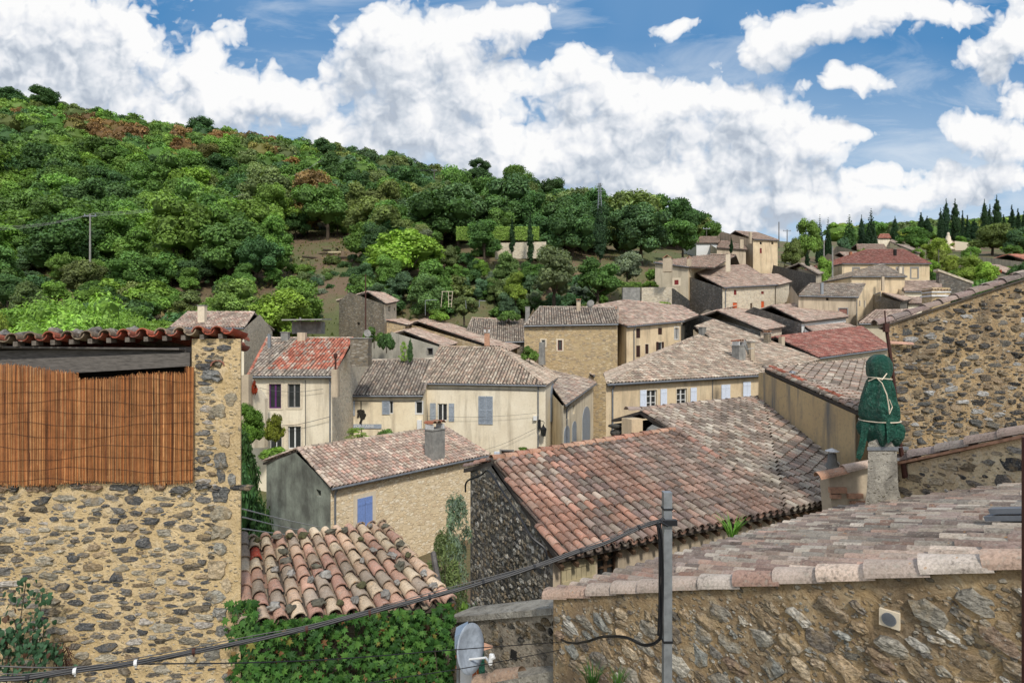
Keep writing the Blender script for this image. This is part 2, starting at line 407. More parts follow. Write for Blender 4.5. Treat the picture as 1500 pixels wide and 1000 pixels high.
def cap_row(mm, p, q, pal, r=.11, exp=.36, seg=5, mt=0, jit=1, lift=.02, th=.018):
    """row of overlapping half-round tiles along a line, lower end first"""
    p = np.array(p, float); q = np.array(q, float); d = q-p; L = np.linalg.norm(d)
    if L < .1: return
    d /= L; x = unit(np.cross(d, [0, 0, 1])); z = np.cross(x, d)
    n = max(1, int(L/exp)); ex = L/n
    org = np.array([p+d*(i*ex)+z*(lift+rng.uniform(0, .01)*jit)+x*rng.normal(0, .006)*jit for i in range(n)])
    T, F = tile_template(seg, r, r*.85, .022, .0, th)
    place_tiles(mm, T, F, org, x, d, z, np.full(n, ex+.05), pick(pal, n), mt, rng.normal(0, .02, n)*jit)

# ------------------------------------------------------------------ terrain
TPX = [-900, 0, 250, 500, 750, 900, 1050, 1250, 1500, 2400]
TB = [
 (1.0,  [-11]*10),
 (20.,  [-10,-11,-11,-11,-11,-11,-10.5,-10,-9,-8]),
 (32.,  [-7,-8,-8.5,-10,-10.5,-10.5,-9.5,-8.5,-7,-5]),
 (45.,  [-2,-3,-4,-8,-9.6,-9.8,-8,-6,-4,-2]),
 (60.,  [4,2.5,2,-.8,-3,-9,-6,-4,-2,0]),
 (75.,  [9,6.6,6.4,7,3.6,-2,-1,0,3,6]),
 (90.,  [16,10.5,10.5,12.5,13,11.5,8,8,10,11]),
 (110., [28,19,19,20,19.5,17,15.5,12.6,13.5,15]),
 (135., [45,33,33,29,24.6,22,20.3,20.0,20.5,22]),
 (170., [72,59,54,48,39,34.5,29.5,27.8,28.5,29]),
 (220., [108,88,77,69,54,46,39,37,39,40]),
 (300., [95,78,68,60,50,45,44,54,57,55]),
 (450., [60,50,45,42,40,38,40,45,48,48]),
 (900., [0,0,0,0,0,0,0,0,0,0]),
 (4000.,[-30]*10)]
TY = np.array([r[0] for r in TB]); TZ = np.array([r[1] for r in TB], float)
def tz_uv(px, Y):
    px = min(max(px, TPX[0]), TPX[-1]-1e-6); Y = min(max(Y, TY[0]), TY[-1]-1e-3)
    i = int(np.searchsorted(TY, Y, 'right'))-1; j = int(np.searchsorted(TPX, px, 'right'))-1
    fy = (Y-TY[i])/(TY[i+1]-TY[i]); fx = (px-TPX[j])/(TPX[j+1]-TPX[j])
    fx = fx*fx*(3-2*fx)*.5+fx*.5
    a = TZ[i, j]*(1-fx)+TZ[i, j+1]*fx; b = TZ[i+1, j]*(1-fx)+TZ[i+1, j+1]*fx
    return a*(1-fy)+b*fy + Z0
def tz(x, y):
    return tz_uv(HX+F_*x/max(y, 1.), y)
# ------------------------------------------------------------------ building kit
UP = np.array([0, 0, 1.0])
footprints = []      # (x, y, r) kept clear of trees

def panel(mm, p0, p1, zb, t0, t1, ops, inw, mt, dark=5, depth=.16, apex=None):
    """vertical wall panel p0->p1 (xy), from zb to tops t0,t1; ops = [(s0,s1,z0,z1)] openings; inw = inward normal"""
    p0 = np.array([p0[0], p0[1], 0.]); p1 = np.array([p1[0], p1[1], 0.])
    L = np.linalg.norm(p1-p0); d = (p1-p0)/L
    zt = min(t0, t1)
    ops = [(max(a, .02), min(b, L-.02), c, min(f, zt-.02)) for a, b, c, f in ops]
    ops = [o for o in ops if o[1]-o[0] > .05 and o[3]-o[2] > .05]
    S = sorted({0., L, *[o[0] for o in ops], *[o[1] for o in ops]})
    Zs = sorted({zb, zt, *[o[2] for o in ops], *[o[3] for o in ops]})
    def pt(s, z, k=0.): return p0+d*s+UP*z+inw*k
    V = []; Fc = []
    def quad(a, b, c, e):
        k = len(V); V.extend([a, b, c, e]); Fc.append([k, k+1, k+2, k+3])
    for i in range(len(S)-1):
        for j in range(len(Zs)-1):
            sm, zm = (S[i]+S[i+1])/2, (Zs[j]+Zs[j+1])/2
            if any(o[0] < sm < o[1] and o[2] < zm < o[3] for o in ops): continue
            quad(pt(S[i], Zs[j]), pt(S[i+1], Zs[j]), pt(S[i+1], Zs[j+1]), pt(S[i], Zs[j+1]))
    if apex is not None or abs(t0-t1) > 1e-6:
        top = [pt(0, zt), pt(L, zt)]
        if t1 > zt: top.append(pt(L, t1))
        if apex is not None: top.append(np.array(apex, float))
        if t0 > zt: top.append(pt(0, t0))
        k = len(V); V.extend(top); Fc.append(list(range(k, k+len(top))))
    for a, b, c, f in ops:
        quad(pt(a, c), pt(a, f), pt(a, f, depth), pt(a, c, depth))
        quad(pt(b, c), pt(b, c, depth), pt(b, f, depth), pt(b, f))
        quad(pt(a, f), pt(b, f), pt(b, f, depth), pt(a, f, depth))
        quad(pt(a, c), pt(a, c, depth), pt(b, c, depth), pt(b, c))
    mm.add(V, Fc, mt)
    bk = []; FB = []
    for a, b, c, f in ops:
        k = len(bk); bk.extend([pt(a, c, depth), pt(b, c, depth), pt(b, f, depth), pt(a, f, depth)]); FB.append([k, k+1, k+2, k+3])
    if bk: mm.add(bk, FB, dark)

def leaf_shutter(mm, o, d, z0, z1, w, out, slats=0):
    """one shutter leaf starting at o along d, width w, proud along out; slats louvres"""
    c = o+d*w/2+UP*(z0+z1)/2; h = (z1-z0)/2
    mm.box(c+out*.035, d*w*.49, UP*h, out*.012)
    if slats:
        mm.box(o+d*.035+UP*(z0+z1)/2+out*.055, d*.035, UP*h, out*.01)
        mm.box(o+d*(w-.035)+UP*(z0+z1)/2+out*.055, d*.035, UP*h, out*.01)
        for zc in (z0+.05, (z0+z1)/2, z1-.05): mm.box(o+d*w/2+UP*zc+out*.0555, d*(w/2-.07), UP*.045, out*.01)
        n = max(4, int((z1-z0)/.075))
        for i in range(n):
            zc = z0+.1+(z1-z0-.2)*(i+.5)/n
            mm.box(o+d*w/2+UP*zc+out*.05, d*(w/2-.07), UP*.018+out*.012, out*.006-UP*.004)
    else:
        for zc in (z0+(z1-z0)*.18, z0+(z1-z0)*.82): mm.box(o+d*w/2+UP*zc+out*.054, d*w*.46, UP*.045, out*.008)
        for k in (1, 2): mm.box(o+d*w*k/3+UP*(z0+z1)/2+out*.049, d*.006, UP*h*.99, out*.004)

def do_windows(root, side, p0, p1, out, wins):
    """returns openings for panel; creates window parts"""
    p0v = np.array([p0[0], p0[1], 0.]); d = unit(np.array([p1[0]-p0[0], p1[1]-p0[1], 0.]))
    L = np.hypot(p1[0]-p0[0], p1[1]-p0[1])
    nrm = out; ops = []
    for w in wins:
        x0, y0, x1, y1 = w['r']; xm, ym = (x0+x1)/2, (y0+y1)/2
        s0 = (hit(x0, ym, p0v, nrm)-p0v)@d; s1 = (hit(x1, ym, p0v, nrm)-p0v)@d
        if s0 > s1: s0, s1 = s1, s0
        z1 = hit(xm, y0, p0v, nrm)[2]; z0 = hit(xm, y1, p0v, nrm)[2]
        k = w.get('k', 'win'); W = s1-s0; H = z1-z0
        B = p0v+UP*0
        if w.get('trim'):
            t = M(); tw = w.get('tw', .13)
            for (a, b, c, e) in ((s0-tw, s0, z0-tw*.6, z1+tw), (s1, s1+tw, z0-tw*.6, z1+tw), (s0, s1, z1, z1+tw), (s0-.04, s1+.04, z0-tw*.7, z0)):
                if e-c > .01: t.box(B+d*(a+b)/2+UP*(c+e)/2+out*.004, d*(b-a)/2, UP*(e-c)/2, out*(.028 if c < z0 and e <= z0 else .02))
            t.build('window_surround', K[w['trim']], root)
        if k in ('win', 'hole', 'blind'):
            ops.append((s0, s1, z0, z1))
        if k == 'win':
            fr = M(); q = B-out*.10; fw = w.get('fw', .05)
            mk = K[w.get('frame', 'white')]
            for (a, b, c, e) in ((s0+.005, s0+fw, z0+.005, z1-.005), (s1-fw, s1-.005, z0+.005, z1-.005), (s0+fw, s1-fw, z1-fw, z1-.005), (s0+fw, s1-fw, z0+.005, z0+fw)):
                fr.box(q+d*(a+b)/2+UP*(c+e)/2, d*(b-a)/2, UP*(e-c)/2, out*.025)
            if W > .5: fr.box(q+d*(s0+s1)/2+UP*(z0+z1)/2, d*fw*.8, UP*(H/2-fw-.002), out*.022)
            if w.get('bars'):
                for i in range(1, w['bars']+1):
                    zc = z0+H*i/(w['bars']+1)
                    for a, b in ((s0+fw, (s0+s1)/2-fw*.8), ((s0+s1)/2+fw*.8, s1-fw)): fr.box(q+d*(a+b)/2+UP*zc, d*(b-a)/2, UP*.018, out*.018)
            f = fr.build('window', mk, root)
            g = M(); g.box(B-out*.125+d*(s0+s1)/2+UP*(z0+z1)/2, d*(W/2-.006), UP*(H/2-.006), out*.006); g.build('pane', K['glass'], f)
        if k == 'blind':
            g = M(); g.box(B-out*.08+d*(s0+s1)/2+UP*(z0+z1)/2, d*(W/2-.004), UP*(H/2-.004), out*.02)
            for i in range(1, 5): g.box(B-out*.055+d*(s0+W*i/5)+UP*(z0+z1)/2, d*.008, UP*(H/2-.01), out*.006)
            g.build('shutter', K[w.get('c', 'shut_g')], root)
        if k == 'door':
            g = M(); g.box(B+out*.0+d*(s0+s1)/2+UP*(z0+z1)/2, d*W/2, UP*H/2, out*.035)
            for i in range(1, 5): g.box(B+out*.037+d*(s0+W*i/5)+UP*(z0+z1)/2, d*.008, UP*(H/2-.02), out*.006)
            if w.get('arch'):
                n = 8; pts = [B+d*((s0+s1)/2+W/2*math.cos(t))+UP*(z1+W*.35*math.sin(t))-out*.035 for t in np.linspace(0, math.pi, n)]
                g.prism(pts, out*.07)
            g.build('door', K[w.get('c', 'shut_g')], root)
        if k == 'shut':      # closed pair
            for a, nm in ((s0, 0), (s0+W/2+.006, 1)):
                g = M(); leaf_shutter(g, B+d*a, d, z0, z1, W/2-.006, out, w.get('slats', 0)); g.build('shutter', K[w.get('c', 'shut_g')], root)
            if w.get('arch'):
                g = M(); pts = [B+d*((s0+s1)/2+W/2*math.cos(t))+UP*(z1+.01+W*.28*math.sin(t))+out*.02 for t in np.linspace(0, math.pi, 8)]
                g.prism(pts, out*.03); g.build('shutter', K[w.get('c', 'shut_g')], root)
        for key in ('sl', 'sr'):
            if key in w:
                a0 = (hit(w[key][0], ym, p0v, nrm)-p0v)@d; a1 = (hit(w[key][1], ym, p0v, nrm)-p0v)@d
                if a0 > a1: a0, a1 = a1, a0
                g = M(); leaf_shutter(g, B+d*a0, d, z0-.03, z1+.03, a1-a0, out, w.get('slats', 0)); g.build('shutter', K[w.get('c', 'shut_g')], root)
    return ops

def chimney(root, pt, e, w, h, dep=None, mt='cement', style='pots', sink=.6, flare=0):
    e = unit([e[0], e[1], 0]); n = np.array([-e[1], e[0], 0]); dep = dep or w*.8
    c = M(); b = np.array(pt, float)
    lo = [b-UP*sink+sx*e*w/2*(1+flare)+sy*n*dep/2*(1+flare) for sx, sy in ((-1, -1), (1, -1), (1, 1), (-1, 1))]
    hi = [b+UP*h+sx*e*w/2+sy*n*dep/2 for sx, sy in ((-1, -1), (1, -1), (1, 1), (-1, 1))]
    c.add(np.array(lo+hi), np.array([[0,3,2,1],[4,5,6,7],[0,1,5,4],[1,2,6,5],[2,3,7,6],[3,0,4,7]]))
    top = b+UP*h
    o = c.build('chimney', K[mt], root)
    if style in ('slab', 'pots', 'tiles'):
        s = M(); s.box(top+UP*.03, e*(w/2+.04), n*(dep/2+.04), UP*.03); s.build('chimney_slab', K['cement'], o)
    if style == 'pots':
        s = M()
        for k in (-1, 1): s.box(top+UP*.13+e*k*(w/2-.05), e*.04, n*dep*.42, UP*.07)
        s.box(top+UP*.22, e*(w/2+.05), n*(dep/2+.03), UP*.02); s.build('chimney_cap', K['terra_p'], o)
    if style == 'tiles':
        s = M(); hw = w/2
        for k in (-1, 1): s.box(top+UP*.18+e*k*(hw-.05), e*.045, n*dep*.45, UP*.12)
        for i, k in enumerate((-.5, 0, .5)):
            cap_row(s, top+e*k*w*.7-n*dep*.55+UP*.3, top+e*k*w*.7+n*dep*.55+UP*.3, [(.45,.16,.09),(.5,.36,.25)][i % 2:i % 2+1], r=w*.2, exp=dep*.6)
        s.build('chimney_cap', K['tile'], o)
    if style == 'tent':
        s = M(); s.prism([top+UP*.02-e*w*.45-n*dep*.5, top+UP*.35-e*.02-n*dep*.5, top+UP*.39-e*.02-n*dep*.5, top+UP*.02-e*w*.6-n*dep*.5], n*dep)
        s.prism([top+UP*.02+e*w*.45-n*dep*.5, top+UP*.02+e*w*.6-n*dep*.5, top+UP*.39+e*.02-n*dep*.5, top+UP*.35+e*.02-n*dep*.5], n*dep)
        s.build('chimney_cap', K['terra_p'], o)
    if style == 'round':
        s = M(); s.lathe(top, [(w*.35, 0), (w*.35, .12), (w*.7, .12), (w*.7, .18), (.02, .2)], 10); s.build('chimney_cap', K['cement'], o)
    return o

def rect_iv(poly): return poly

def house(name, label, A, B, Cc, D, YA, YB=None, pitch=17, up=1, pal='beige', wf='cream', wl=None, wr=None,
          group=None, over=.22, gover=.08, bk=1.0, base=None, winF=(), winL=(), winR=(), gut=True, pipes=(), chims=(), ridge=True,
          hip=None, seg=4, tpitch=.22, chan=False, exp=.34, poly=None, cat='house', verge=True, colfn=None, thick=.016, tmat='tile', ridgepal=None, hipL=None, rcap=.11, drop=0, noback=False, extra=None, A2o=None, B2o=None):
    wl = wl or wf; wr = wr or wf
    if YB is None: YB = YA*(A[1]-HY)/(B[1]-HY)
    PA = P(*A, YA); PB = P(*B, YB); e = unit(PB-PA); eh = unit([e[0], e[1], 0])
    nh = np.array([-eh[1], eh[0], 0])*up
    tp = math.tan(math.radians(pitch))
    s0 = unit(nh+UP*tp); nrm = unit(np.cross(e, s0));
    if nrm[2] < 0: nrm = -nrm
    PC = hit(*Cc, PA, nrm); PD = hit(*D, PA, nrm)
    fp = [PA, PB, PC, PD] if poly is None else [PA, PB]+[hit(*q, PA, nrm) for q in poly]
    mid = (PA+PB)/2
    root = thing(name, label, cat, (*((PA+PB)/2)[:2], 0), group)
    runD = (PD-PA)@nh; runC = (PC-PA)@nh
    A2 = np.array([*(PD+nh*runD*bk)[:2], PD[2]-runD*bk*tp]); B2 = np.array([*(PC+nh*runC*bk)[:2], PC[2]-runC*bk*tp])
    if hip is not None or hipL is not None:
        run = (runC+runD)/2
        A2 = PA+nh*2*run; A2[2] = PA[2]; B2 = PB+nh*2*run; B2[2] = PB[2]
    if A2o is not None: A2 = P(*A2o)
    if B2o is not None: B2 = P(*B2o)
    if base is None:
        base = min(tz(q[0], q[1]) for q in (PA, PB, A2, B2))-1.0
        base = min(base, PA[2]-2.0, PB[2]-2)
    cen = (PA+PB+A2+B2)/4; footprints.append((cen[0], cen[1], .5*max(np.linalg.norm(PB-PA), np.linalg.norm(A2-PA))+1))
    # --- roof
    rf = M(); dn = -UP*.02
    def slab(pl):
        lo = [q+dn-UP*.11 for q in pl]; hi = [q+dn for q in pl]; n = len(pl)
        a, b, c = hi[0], hi[1], hi[2]
        F = [list(range(n)), list(range(2*n-1, n-1, -1))]+[[i, n+i, n+(i+1) % n, (i+1) % n] for i in range(n)]
        if np.cross(b-a, c-a)[2] < 0: F = [f[::-1] for f in F]
        rf.add(np.array(hi+lo), F, 1)
    slab(fp)
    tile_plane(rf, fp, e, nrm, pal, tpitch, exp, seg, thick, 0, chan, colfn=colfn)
    def side_plane(p, q, top, top2=None):
        pl = [p, q, top] if top2 is None else [p, q, top, top2]
        nn = unit(np.cross(q-p, top-p)); nn = nn if nn[2] > 0 else -nn
        slab(pl); tile_plane(rf, pl, unit(q-p), nn, pal, tpitch, exp, seg, thick, 0, False)
    bslope = None
    if not noback:
        nb = unit(np.cross(B2-A2, PD-A2)); 
        side_plane(B2, A2, PD, PC)
    rp = ridgepal or pal
    if hip is not None: side_plane(PB, B2, PC); cap_row(rf, PB, PC, rp, .1); cap_row(rf, B2, PC, rp, .1)
    if hipL is not None: side_plane(A2, PA, PD); cap_row(rf, PA, PD, rp, .1); cap_row(rf, A2, PD, rp, .1)
    if ridge: cap_row(rf, PD-unit(PC-PD)*(0.05 if hipL is None else 0), PC, rp, rcap, seg=max(4, seg))
    if verge:
        if hipL is None and poly is None:
            cap_row(rf, PA-s0*.05, PD, pal, .1, seg=seg, lift=.035)
            if not noback: cap_row(rf, A2, PD, pal, .1, seg=seg, lift=.035)
        if hip is None and poly is None:
            cap_row(rf, PB-s0*.05, PC, pal, .1, seg=seg, lift=.035)
    rf.build('roof', [K[tmat], K['bed']], root)
    # --- walls
    a = PA+nh*over+eh*gover; b = PB+nh*over-eh*gover
    eb = unit([*(B2-A2)[:2], 0])
    a2 = A2-nh*over+eb*gover; b2 = B2-nh*over-eb*gover
    lift = over*tp-.13-drop
    za, zb_, za2, zb2 = PA[2]+lift, PB[2]+lift, A2[2]+lift, B2[2]+lift
    apL = PD+eh*gover-UP*.13; apR = PC-eh*gover-UP*.13
    sgn = up
    w = M()
    def outn(p, q):   # outward = away from the house centre
        dd = unit([q[0]-p[0], q[1]-p[1], 0]); o = np.array([dd[1], -dd[0], 0])
        return o if ((p+q)/2-cen)@o > 0 else -o
    of = outn(a, b); ol = outn(a, a2); orr = outn(b, b2); ob = outn(a2, b2)
    opF = do_windows(root, 'F', a, b, of, winF); opL = do_windows(root, 'L', a, a2, ol, winL); opR = do_windows(root, 'R', b, b2, orr, winR)
    panel(w, a, b, base, za, zb_, opF, -of, 0, 3)
    panel(w, a, a2, base, za, za2, opL, -ol, 1, 3, apex=None if hipL is not None else on_line(apL, a, a2))
    panel(w, b, b2, base, zb_, zb2, opR, -orr, 2, 3, apex=None if hip is not None else on_line(apR, b, b2))
    panel(w, a2, b2, base, za2, zb2, [], -ob, 1, 3)
    w.build('wall', [K[wf], K[wl], K[wr], K['dark']], root)
    if gut:
        g = M(); gp = PA-nh*.07-UP*.05-eh*.03; gq = PB-nh*.07-UP*.05+eh*.03
        g.tube([gp, gq], .062, 7); 
        if hip is not None: g.tube([gq, B2+orr*.07-UP*.05], .062, 7)
        if hipL is not None: g.tube([gp, A2+ol*.07-UP*.05], .062, 7)
        g.build('gutter', K['zinc'], root)
    for px in pipes:      # (px, side)
        x, sd, zlo = px
        p0, out, ztop = {'F': (a, of, za), 'L': (a, ol, za), 'R': (b, orr, zb_)}[sd]
        h0 = hit(x, A[1]+10, np.array([p0[0], p0[1], 0]), out)
        q = np.array([h0[0], h0[1], 0])+out*.08
        g = M(); g.tube([q+out*.2+UP*(ztop+.02), q+out*.12+UP*(ztop-.12), q+UP*(ztop-.28), q+UP*(ztop-.8), q+UP*(base+.5 if zlo is None else zlo)], .045, 7); g.build('downpipe', K['zinc'], root)
    for c in chims:       # dict(x0,x1,yt,yb, mt, style, slope)
        xm = (c['x0']+c['x1'])/2
        pb = hit(xm, c['yb'], PA, nrm) if 'Y' not in c else P(xm, c['yb'], c['Y'])
        sc = pb[1]/F_
        ww = (c['x1']-c['x0'])*sc*c.get('ws', .85); hh = (c['yb']-c['yt'])*sc
        st = c.get('st', 'pots'); hh -= {'pots': .24, 'tiles': .45, 'slab': .06, 'tent': .36, 'round': .2}.get(st, 0)
        chimney(root, pb, eh, ww, max(hh, .1), dep=c.get('dep'), mt=c.get('mt', 'cement'), style=st, flare=c.get('fl', 0))
    if DEBUG:
        print('%-28s eave %.1f ridge %.1f runF %.1f z %.2f %.2f | %.2f %.2f  A2px %s B2px %s' % (label[:28], np.linalg.norm(PB-PA), np.linalg.norm(PC-PD), runD, PA[2]-Z0, PB[2]-Z0, PD[2]-Z0, PC[2]-Z0, topx(A2), topx(B2)))
    return dict(root=root, PA=PA, PB=PB, PC=PC, PD=PD, A2=A2, B2=B2, n=nrm, e=e, eh=eh, nh=nh, s=s0, of=of, orr=orr, ol=ol, a=a, b=b, a2=a2, b2=b2, base=base)
def on_line(p, a, b):
    """move p horizontally onto the vertical plane through a,b"""
    d = unit([b[0]-a[0], b[1]-a[1], 0]); n = np.array([-d[1], d[0], 0])
    k = (p-a)@n; return p-n*k
def topx(p): return (round(HX+F_*p[0]/p[1]), round(HY-F_*(p[2]-Z0)/p[1]))
DEBUG = False
# ------------------------------------------------------------------ the houses
H = {}
def q(*a): return a
# house with the bright blue shutters
H['blue'] = house('village_house', 'yellow rubble house with bright blue shutters and a mossy black gable', (486,714), (716,666), (651,626), (437,658), 24.5, pitch=17, pal='pink',
  wf='yelstone', wl='moss', wr='yelstone', base=Z0-11.5, seg=5, chan=True, exp=.3, ridgepal='beige', tpitch=.21,
  winF=[dict(r=(523,728,545,778), k='shut', c='shut_b', trim='trim', tw=.2)],
  winL=[dict(r=(463,717,470,727), k='hole')],
  pipes=[(489.5,'F',None)],
  chims=[dict(x0=624,x1=650,yt=616,yb=671,mt='cement',st='tiles',dep=.62,ws=.9)])
# red roof house
H['red'] = house('village_house', 'cream house under a bright red tiled roof with a purple framed window', (364,551), (487,551), (516,496), (392,496), 34, 34, pitch=20, pal='red',
  wf='cream', wr='palestone', wl='beige', seg=5, ridgepal='pink', tpitch=.215,
  colfn=lambda o, a, b, c: np.where(((b < .75) | (a < .75) | (a > 4.6+rng.uniform(-.3, .3, len(a))))[:, None], pick('grey', len(a)), np.where((rng.uniform(0, 1, len(a)) < .25)[:, None], pick('pink', len(a)), c)),
  winF=[dict(r=(394,562,412,598), frame='purple', trim='trim', fw=.06), dict(r=(421.5,562,440,597), frame='trim_g', trim='trim'),
        dict(r=(395,632,413,659), trim='trim'), dict(r=(422,624,441,657), trim='trim')],
  winR=[dict(r=(512,513,515,527), k='blind', c='wood_pale')],
  pipes=[(484,'F',None)],
  chims=[dict(x0=392,x1=397,yt=489,yb=511,mt='steel',st='none',dep=.12,ws=.8), dict(x0=412,x1=424,yt=486,yb=499,mt='cement',st='slab'), dict(x0=436,x1=449,yt=487,yb=499,mt='tan',st='none')])
# middle
H['mid'] = house('village_house', 'low cream terrace house with grey blue shutters and a long faded sign', (494,579), (619,579), (637,526), (519,529), 39.5, 39.5, pitch=19, pal='grey',
  wf='cream2', seg=5, tpitch=.215, ridgepal='grey', gover=0,
  colfn=lambda o, a, b, c: c*np.clip(.55+.5*np.abs(np.sin(b*9.2)), .55, 1)[:, None],
  winF=[dict(r=(504,587,512,608), sl=(490,500.5), sr=(511.5,520), c='shut_g'), dict(r=(565,587,576,606), sl=(560,571), c='shut_g', slats=1), dict(r=(609,588,619,606), trim='white', tw=.05)])
# cream hip house
H['cream'] = house('village_house', 'large cream corner house with closed grey louvred shutters and a street lantern', (618,561), (799,564), (732,510), (645,508), 41.5, 40, pitch=21, pal='beige',
  wf='cream', seg=5, tpitch=.23, hip=1, ridgepal='beige', gover=.02,
  winF=[dict(r=(641,591,655,616), sl=(630,638.5), sr=(657.5,665.5), c='shut_g'), dict(r=(701,580,722,621), k='shut', c='shut_g', slats=1),
        dict(r=(734,660,751,668), k='hole', trim='trim_g', tw=.1), dict(r=(724,661,732,668), k='shut', c='shut_w')],
  winR=[dict(r=(806,578,812,614), k='shut', c='shut_g', slats=1, arch=1)],
  pipes=[(788.5,'F',None)])
# white shutter house
H['ws'] = house('village_house', 'ochre house with open white shutters beneath a broad hipped roof', (891,562), (1118,549), (1063,503), (1022,492), 30.5, 36.5, pitch=20, pal='beige',
  wf='ochre', wl='brnstone', seg=5, tpitch=.24, hipL=1, ridgepal='beige', gover=.02, A2o=(886.5,547,39.5), B2o=(1060,535,45),
  poly=[(1090,520),(1063,504),(1022,492)],
  winF=[dict(r=(947,571,962,599), sl=(937,946.5), sr=(967,976.5), c='shut_w', bars=2, trim='trim', tw=.07), dict(r=(991,569,1006,594), sr=(1011,1020), c='shut_w', bars=2, trim='trim', tw=.07),
        dict(r=(1056,563,1069,588), k='shut', c='shut_w'), dict(r=(1088,559,1099,584), k='shut', c='shut_w')],
  pipes=[(896,'F',None)],
  chims=[dict(x0=1074,x1=1090,yt=497,yb=527,mt='cement',st='tiles',dep=.6), dict(x0=1095,x1=1105,yt=500,yb=525,mt='tan',st='slab')])
# long roof behind it
H['ws2'] = house('village_house', 'broad beige roofed house stepping up behind the hipped house', (1116,548), (1199,528), (1045,469), (1019,479), 37, 41, pitch=13, pal='beige', up=1, A2o=(1012,482,50), B2o=(1040,470,56), noback=True,
  wf='ochre', seg=4, tpitch=.24, gut=False,
  chims=[dict(x0=1024,x1=1034,yt=479,yb=489,mt='cement',st='slab'), dict(x0=1119,x1=1129,yt=484,yb=503,mt='brnstone',st='pots')])
# alley houses
H['al2'] = house('terrace_house', 'low cream alley house with arched grey doors below its sloping eave', (828,593), (873,561), (805,519), (790,540), 40.5, 50, pitch=15, up=1, pal='mauve',
  wf='cream', wl='cream', seg=4, bk=.2, noback=True, ridge=False, verge=False,
  winF=[dict(r=(829,601,833,614), k='hole'), dict(r=(839,593,842,606), k='hole'), dict(r=(826,634,834,652), k='door', c='shut_g', arch=1), dict(r=(838,625,844,650), k='door', c='shut_g', arch=1), dict(r=(853,612,864,646), k='door', c='shut_g', arch=1)],
  pipes=[(829,'F',None)])
H['al1'] = house('terrace_house', 'narrow stone sided alley house with dark open windows up the lane', (869,550), (888,532), (825,510), (803,519), 50.5, 58, pitch=15, up=1, pal='beige',
  wf='palestone', wl='brnstone', seg=4, bk=.2, noback=True, ridge=False,
  winF=[dict(r=(869,579,873,600), k='hole'), dict(r=(877,570,880,592), k='hole'), dict(r=(872,625,875,645), k='door', c='wood')],
  chims=[dict(x0=789,x1=799,yt=501,yb=524,mt='cement',st='none',fl=.2,Y=50)])
# stone gable house up left, with annex
H['sg'] = house('stone_house', 'tall narrow brown stone house with a plain gable below the woods', (566,445), (584,441), (562,429.5), (539,427.5), 56, 62, pitch=16, up=1, pal='pink',
  wf='palestone', wl='brnstone', seg=3, base=Z0-2.5, exp=.4, winL=[dict(r=(523,472,527,476), k='hole')], winF=[dict(r=(569,447,572,456), k='hole'), dict(r=(577,445,579,455), k='hole')], gut=False)
H['an'] = house('stone_annex', 'small low annex roof against the tall brown stone house', (597,476), (604,474), (590,466), (566,469), 54, 60, pitch=12, up=1, pal='pink', wf='ochstone', wl='ochstone', seg=3, bk=.1, noback=True, ridge=False, gut=False)
# pale gable shed
H['gg'] = house('village_house', 'low weathered grey gabled house with one small black window', (652,508), (669,503), (614,480), (592,484.5), 49, 54, pitch=15, up=1, pal='pink',
  wf='grey', wl='grey', seg=3, gut=False, winL=[dict(r=(626,510,634,519), k='hole', trim='trim_g', tw=.06)])
H['lr'] = house('village_house', 'long low house with a brown stone flank climbing behind the grey gable', (744,515), (761,508), (629,465), (612,471), 51, 56, pitch=12, up=1, pal='pink',
  wf='ochstone', wl='ochstone', seg=3, gut=False, bk=.4)
H['dk'] = house('village_house', 'dark striped roof house beside the white capped chimney post', (676,502), (771,500), (770,469), (692,466), 57, 57, pitch=20, pal='grey', wf='brnstone', seg=3, ridgepal='pink',
  chims=[dict(x0=769.5,x1=776,yt=449,yb=472,mt='cement',st='slab',ws=1), dict(x0=709,x1=718,yt=480,yb=503,mt='terra_p',st='tiles',Y=50)])
# yellow stone house and its wide neighbour
H['ys'] = house('stone_house', 'tall ochre rubble house with dark red window frames', (768,477), (905,474.5), (905,451), (791,450), 51, 50.5, pitch=19, pal='grey', wf='ochstone', wl='ochstone', wr='palestone', seg=4, gover=0,
  winF=[dict(r=(793,497.5,799,507), frame='white', trim='trim', tw=.1), dict(r=(817,498,823.5,513), frame='red', trim='trim', tw=.12)],
  winR=[dict(r=(905,481,907,490), k='hole'), dict(r=(907,508,910,527), k='hole')],
  chims=[dict(x0=844,x1=851,yt=438,yb=455,mt='tan',st='pots')])
H['yw'] = house('stone_house', 'wide ochre house with dark brown shutters and a satellite dish on its roof', (919,478), (1001,470), (975,447), (914,440), 51, 54, pitch=16, pal='pink', wf='ochre', wr='brnstone', seg=4,
  poly=[(1024,462),(998,448),(914,439.5),(845,452)], verge=False,
  winF=[dict(r=(932,481,938,495), k='blind', c='shut_br'), dict(r=(964,477,970,490), k='blind', c='shut_br'), dict(r=(988,479,994,497), trim='white', tw=.06),
        dict(r=(932,506,938,523), k='blind', c='shut_br'), dict(r=(945,504,950,518), k='blind', c='shut_br', trim='trim', tw=.06), dict(r=(964,501,970,513), sl=(961,964), sr=(969.5,972), c='shut_br', trim='trim', tw=.06)],
  pipes=[(928,'F',None)],
  chims=[dict(x0=889,x1=896,yt=452,yb=460,mt='terra',st='none'), dict(x0=900,x1=906,yt=450,yb=461,mt='tan',st='tent')])
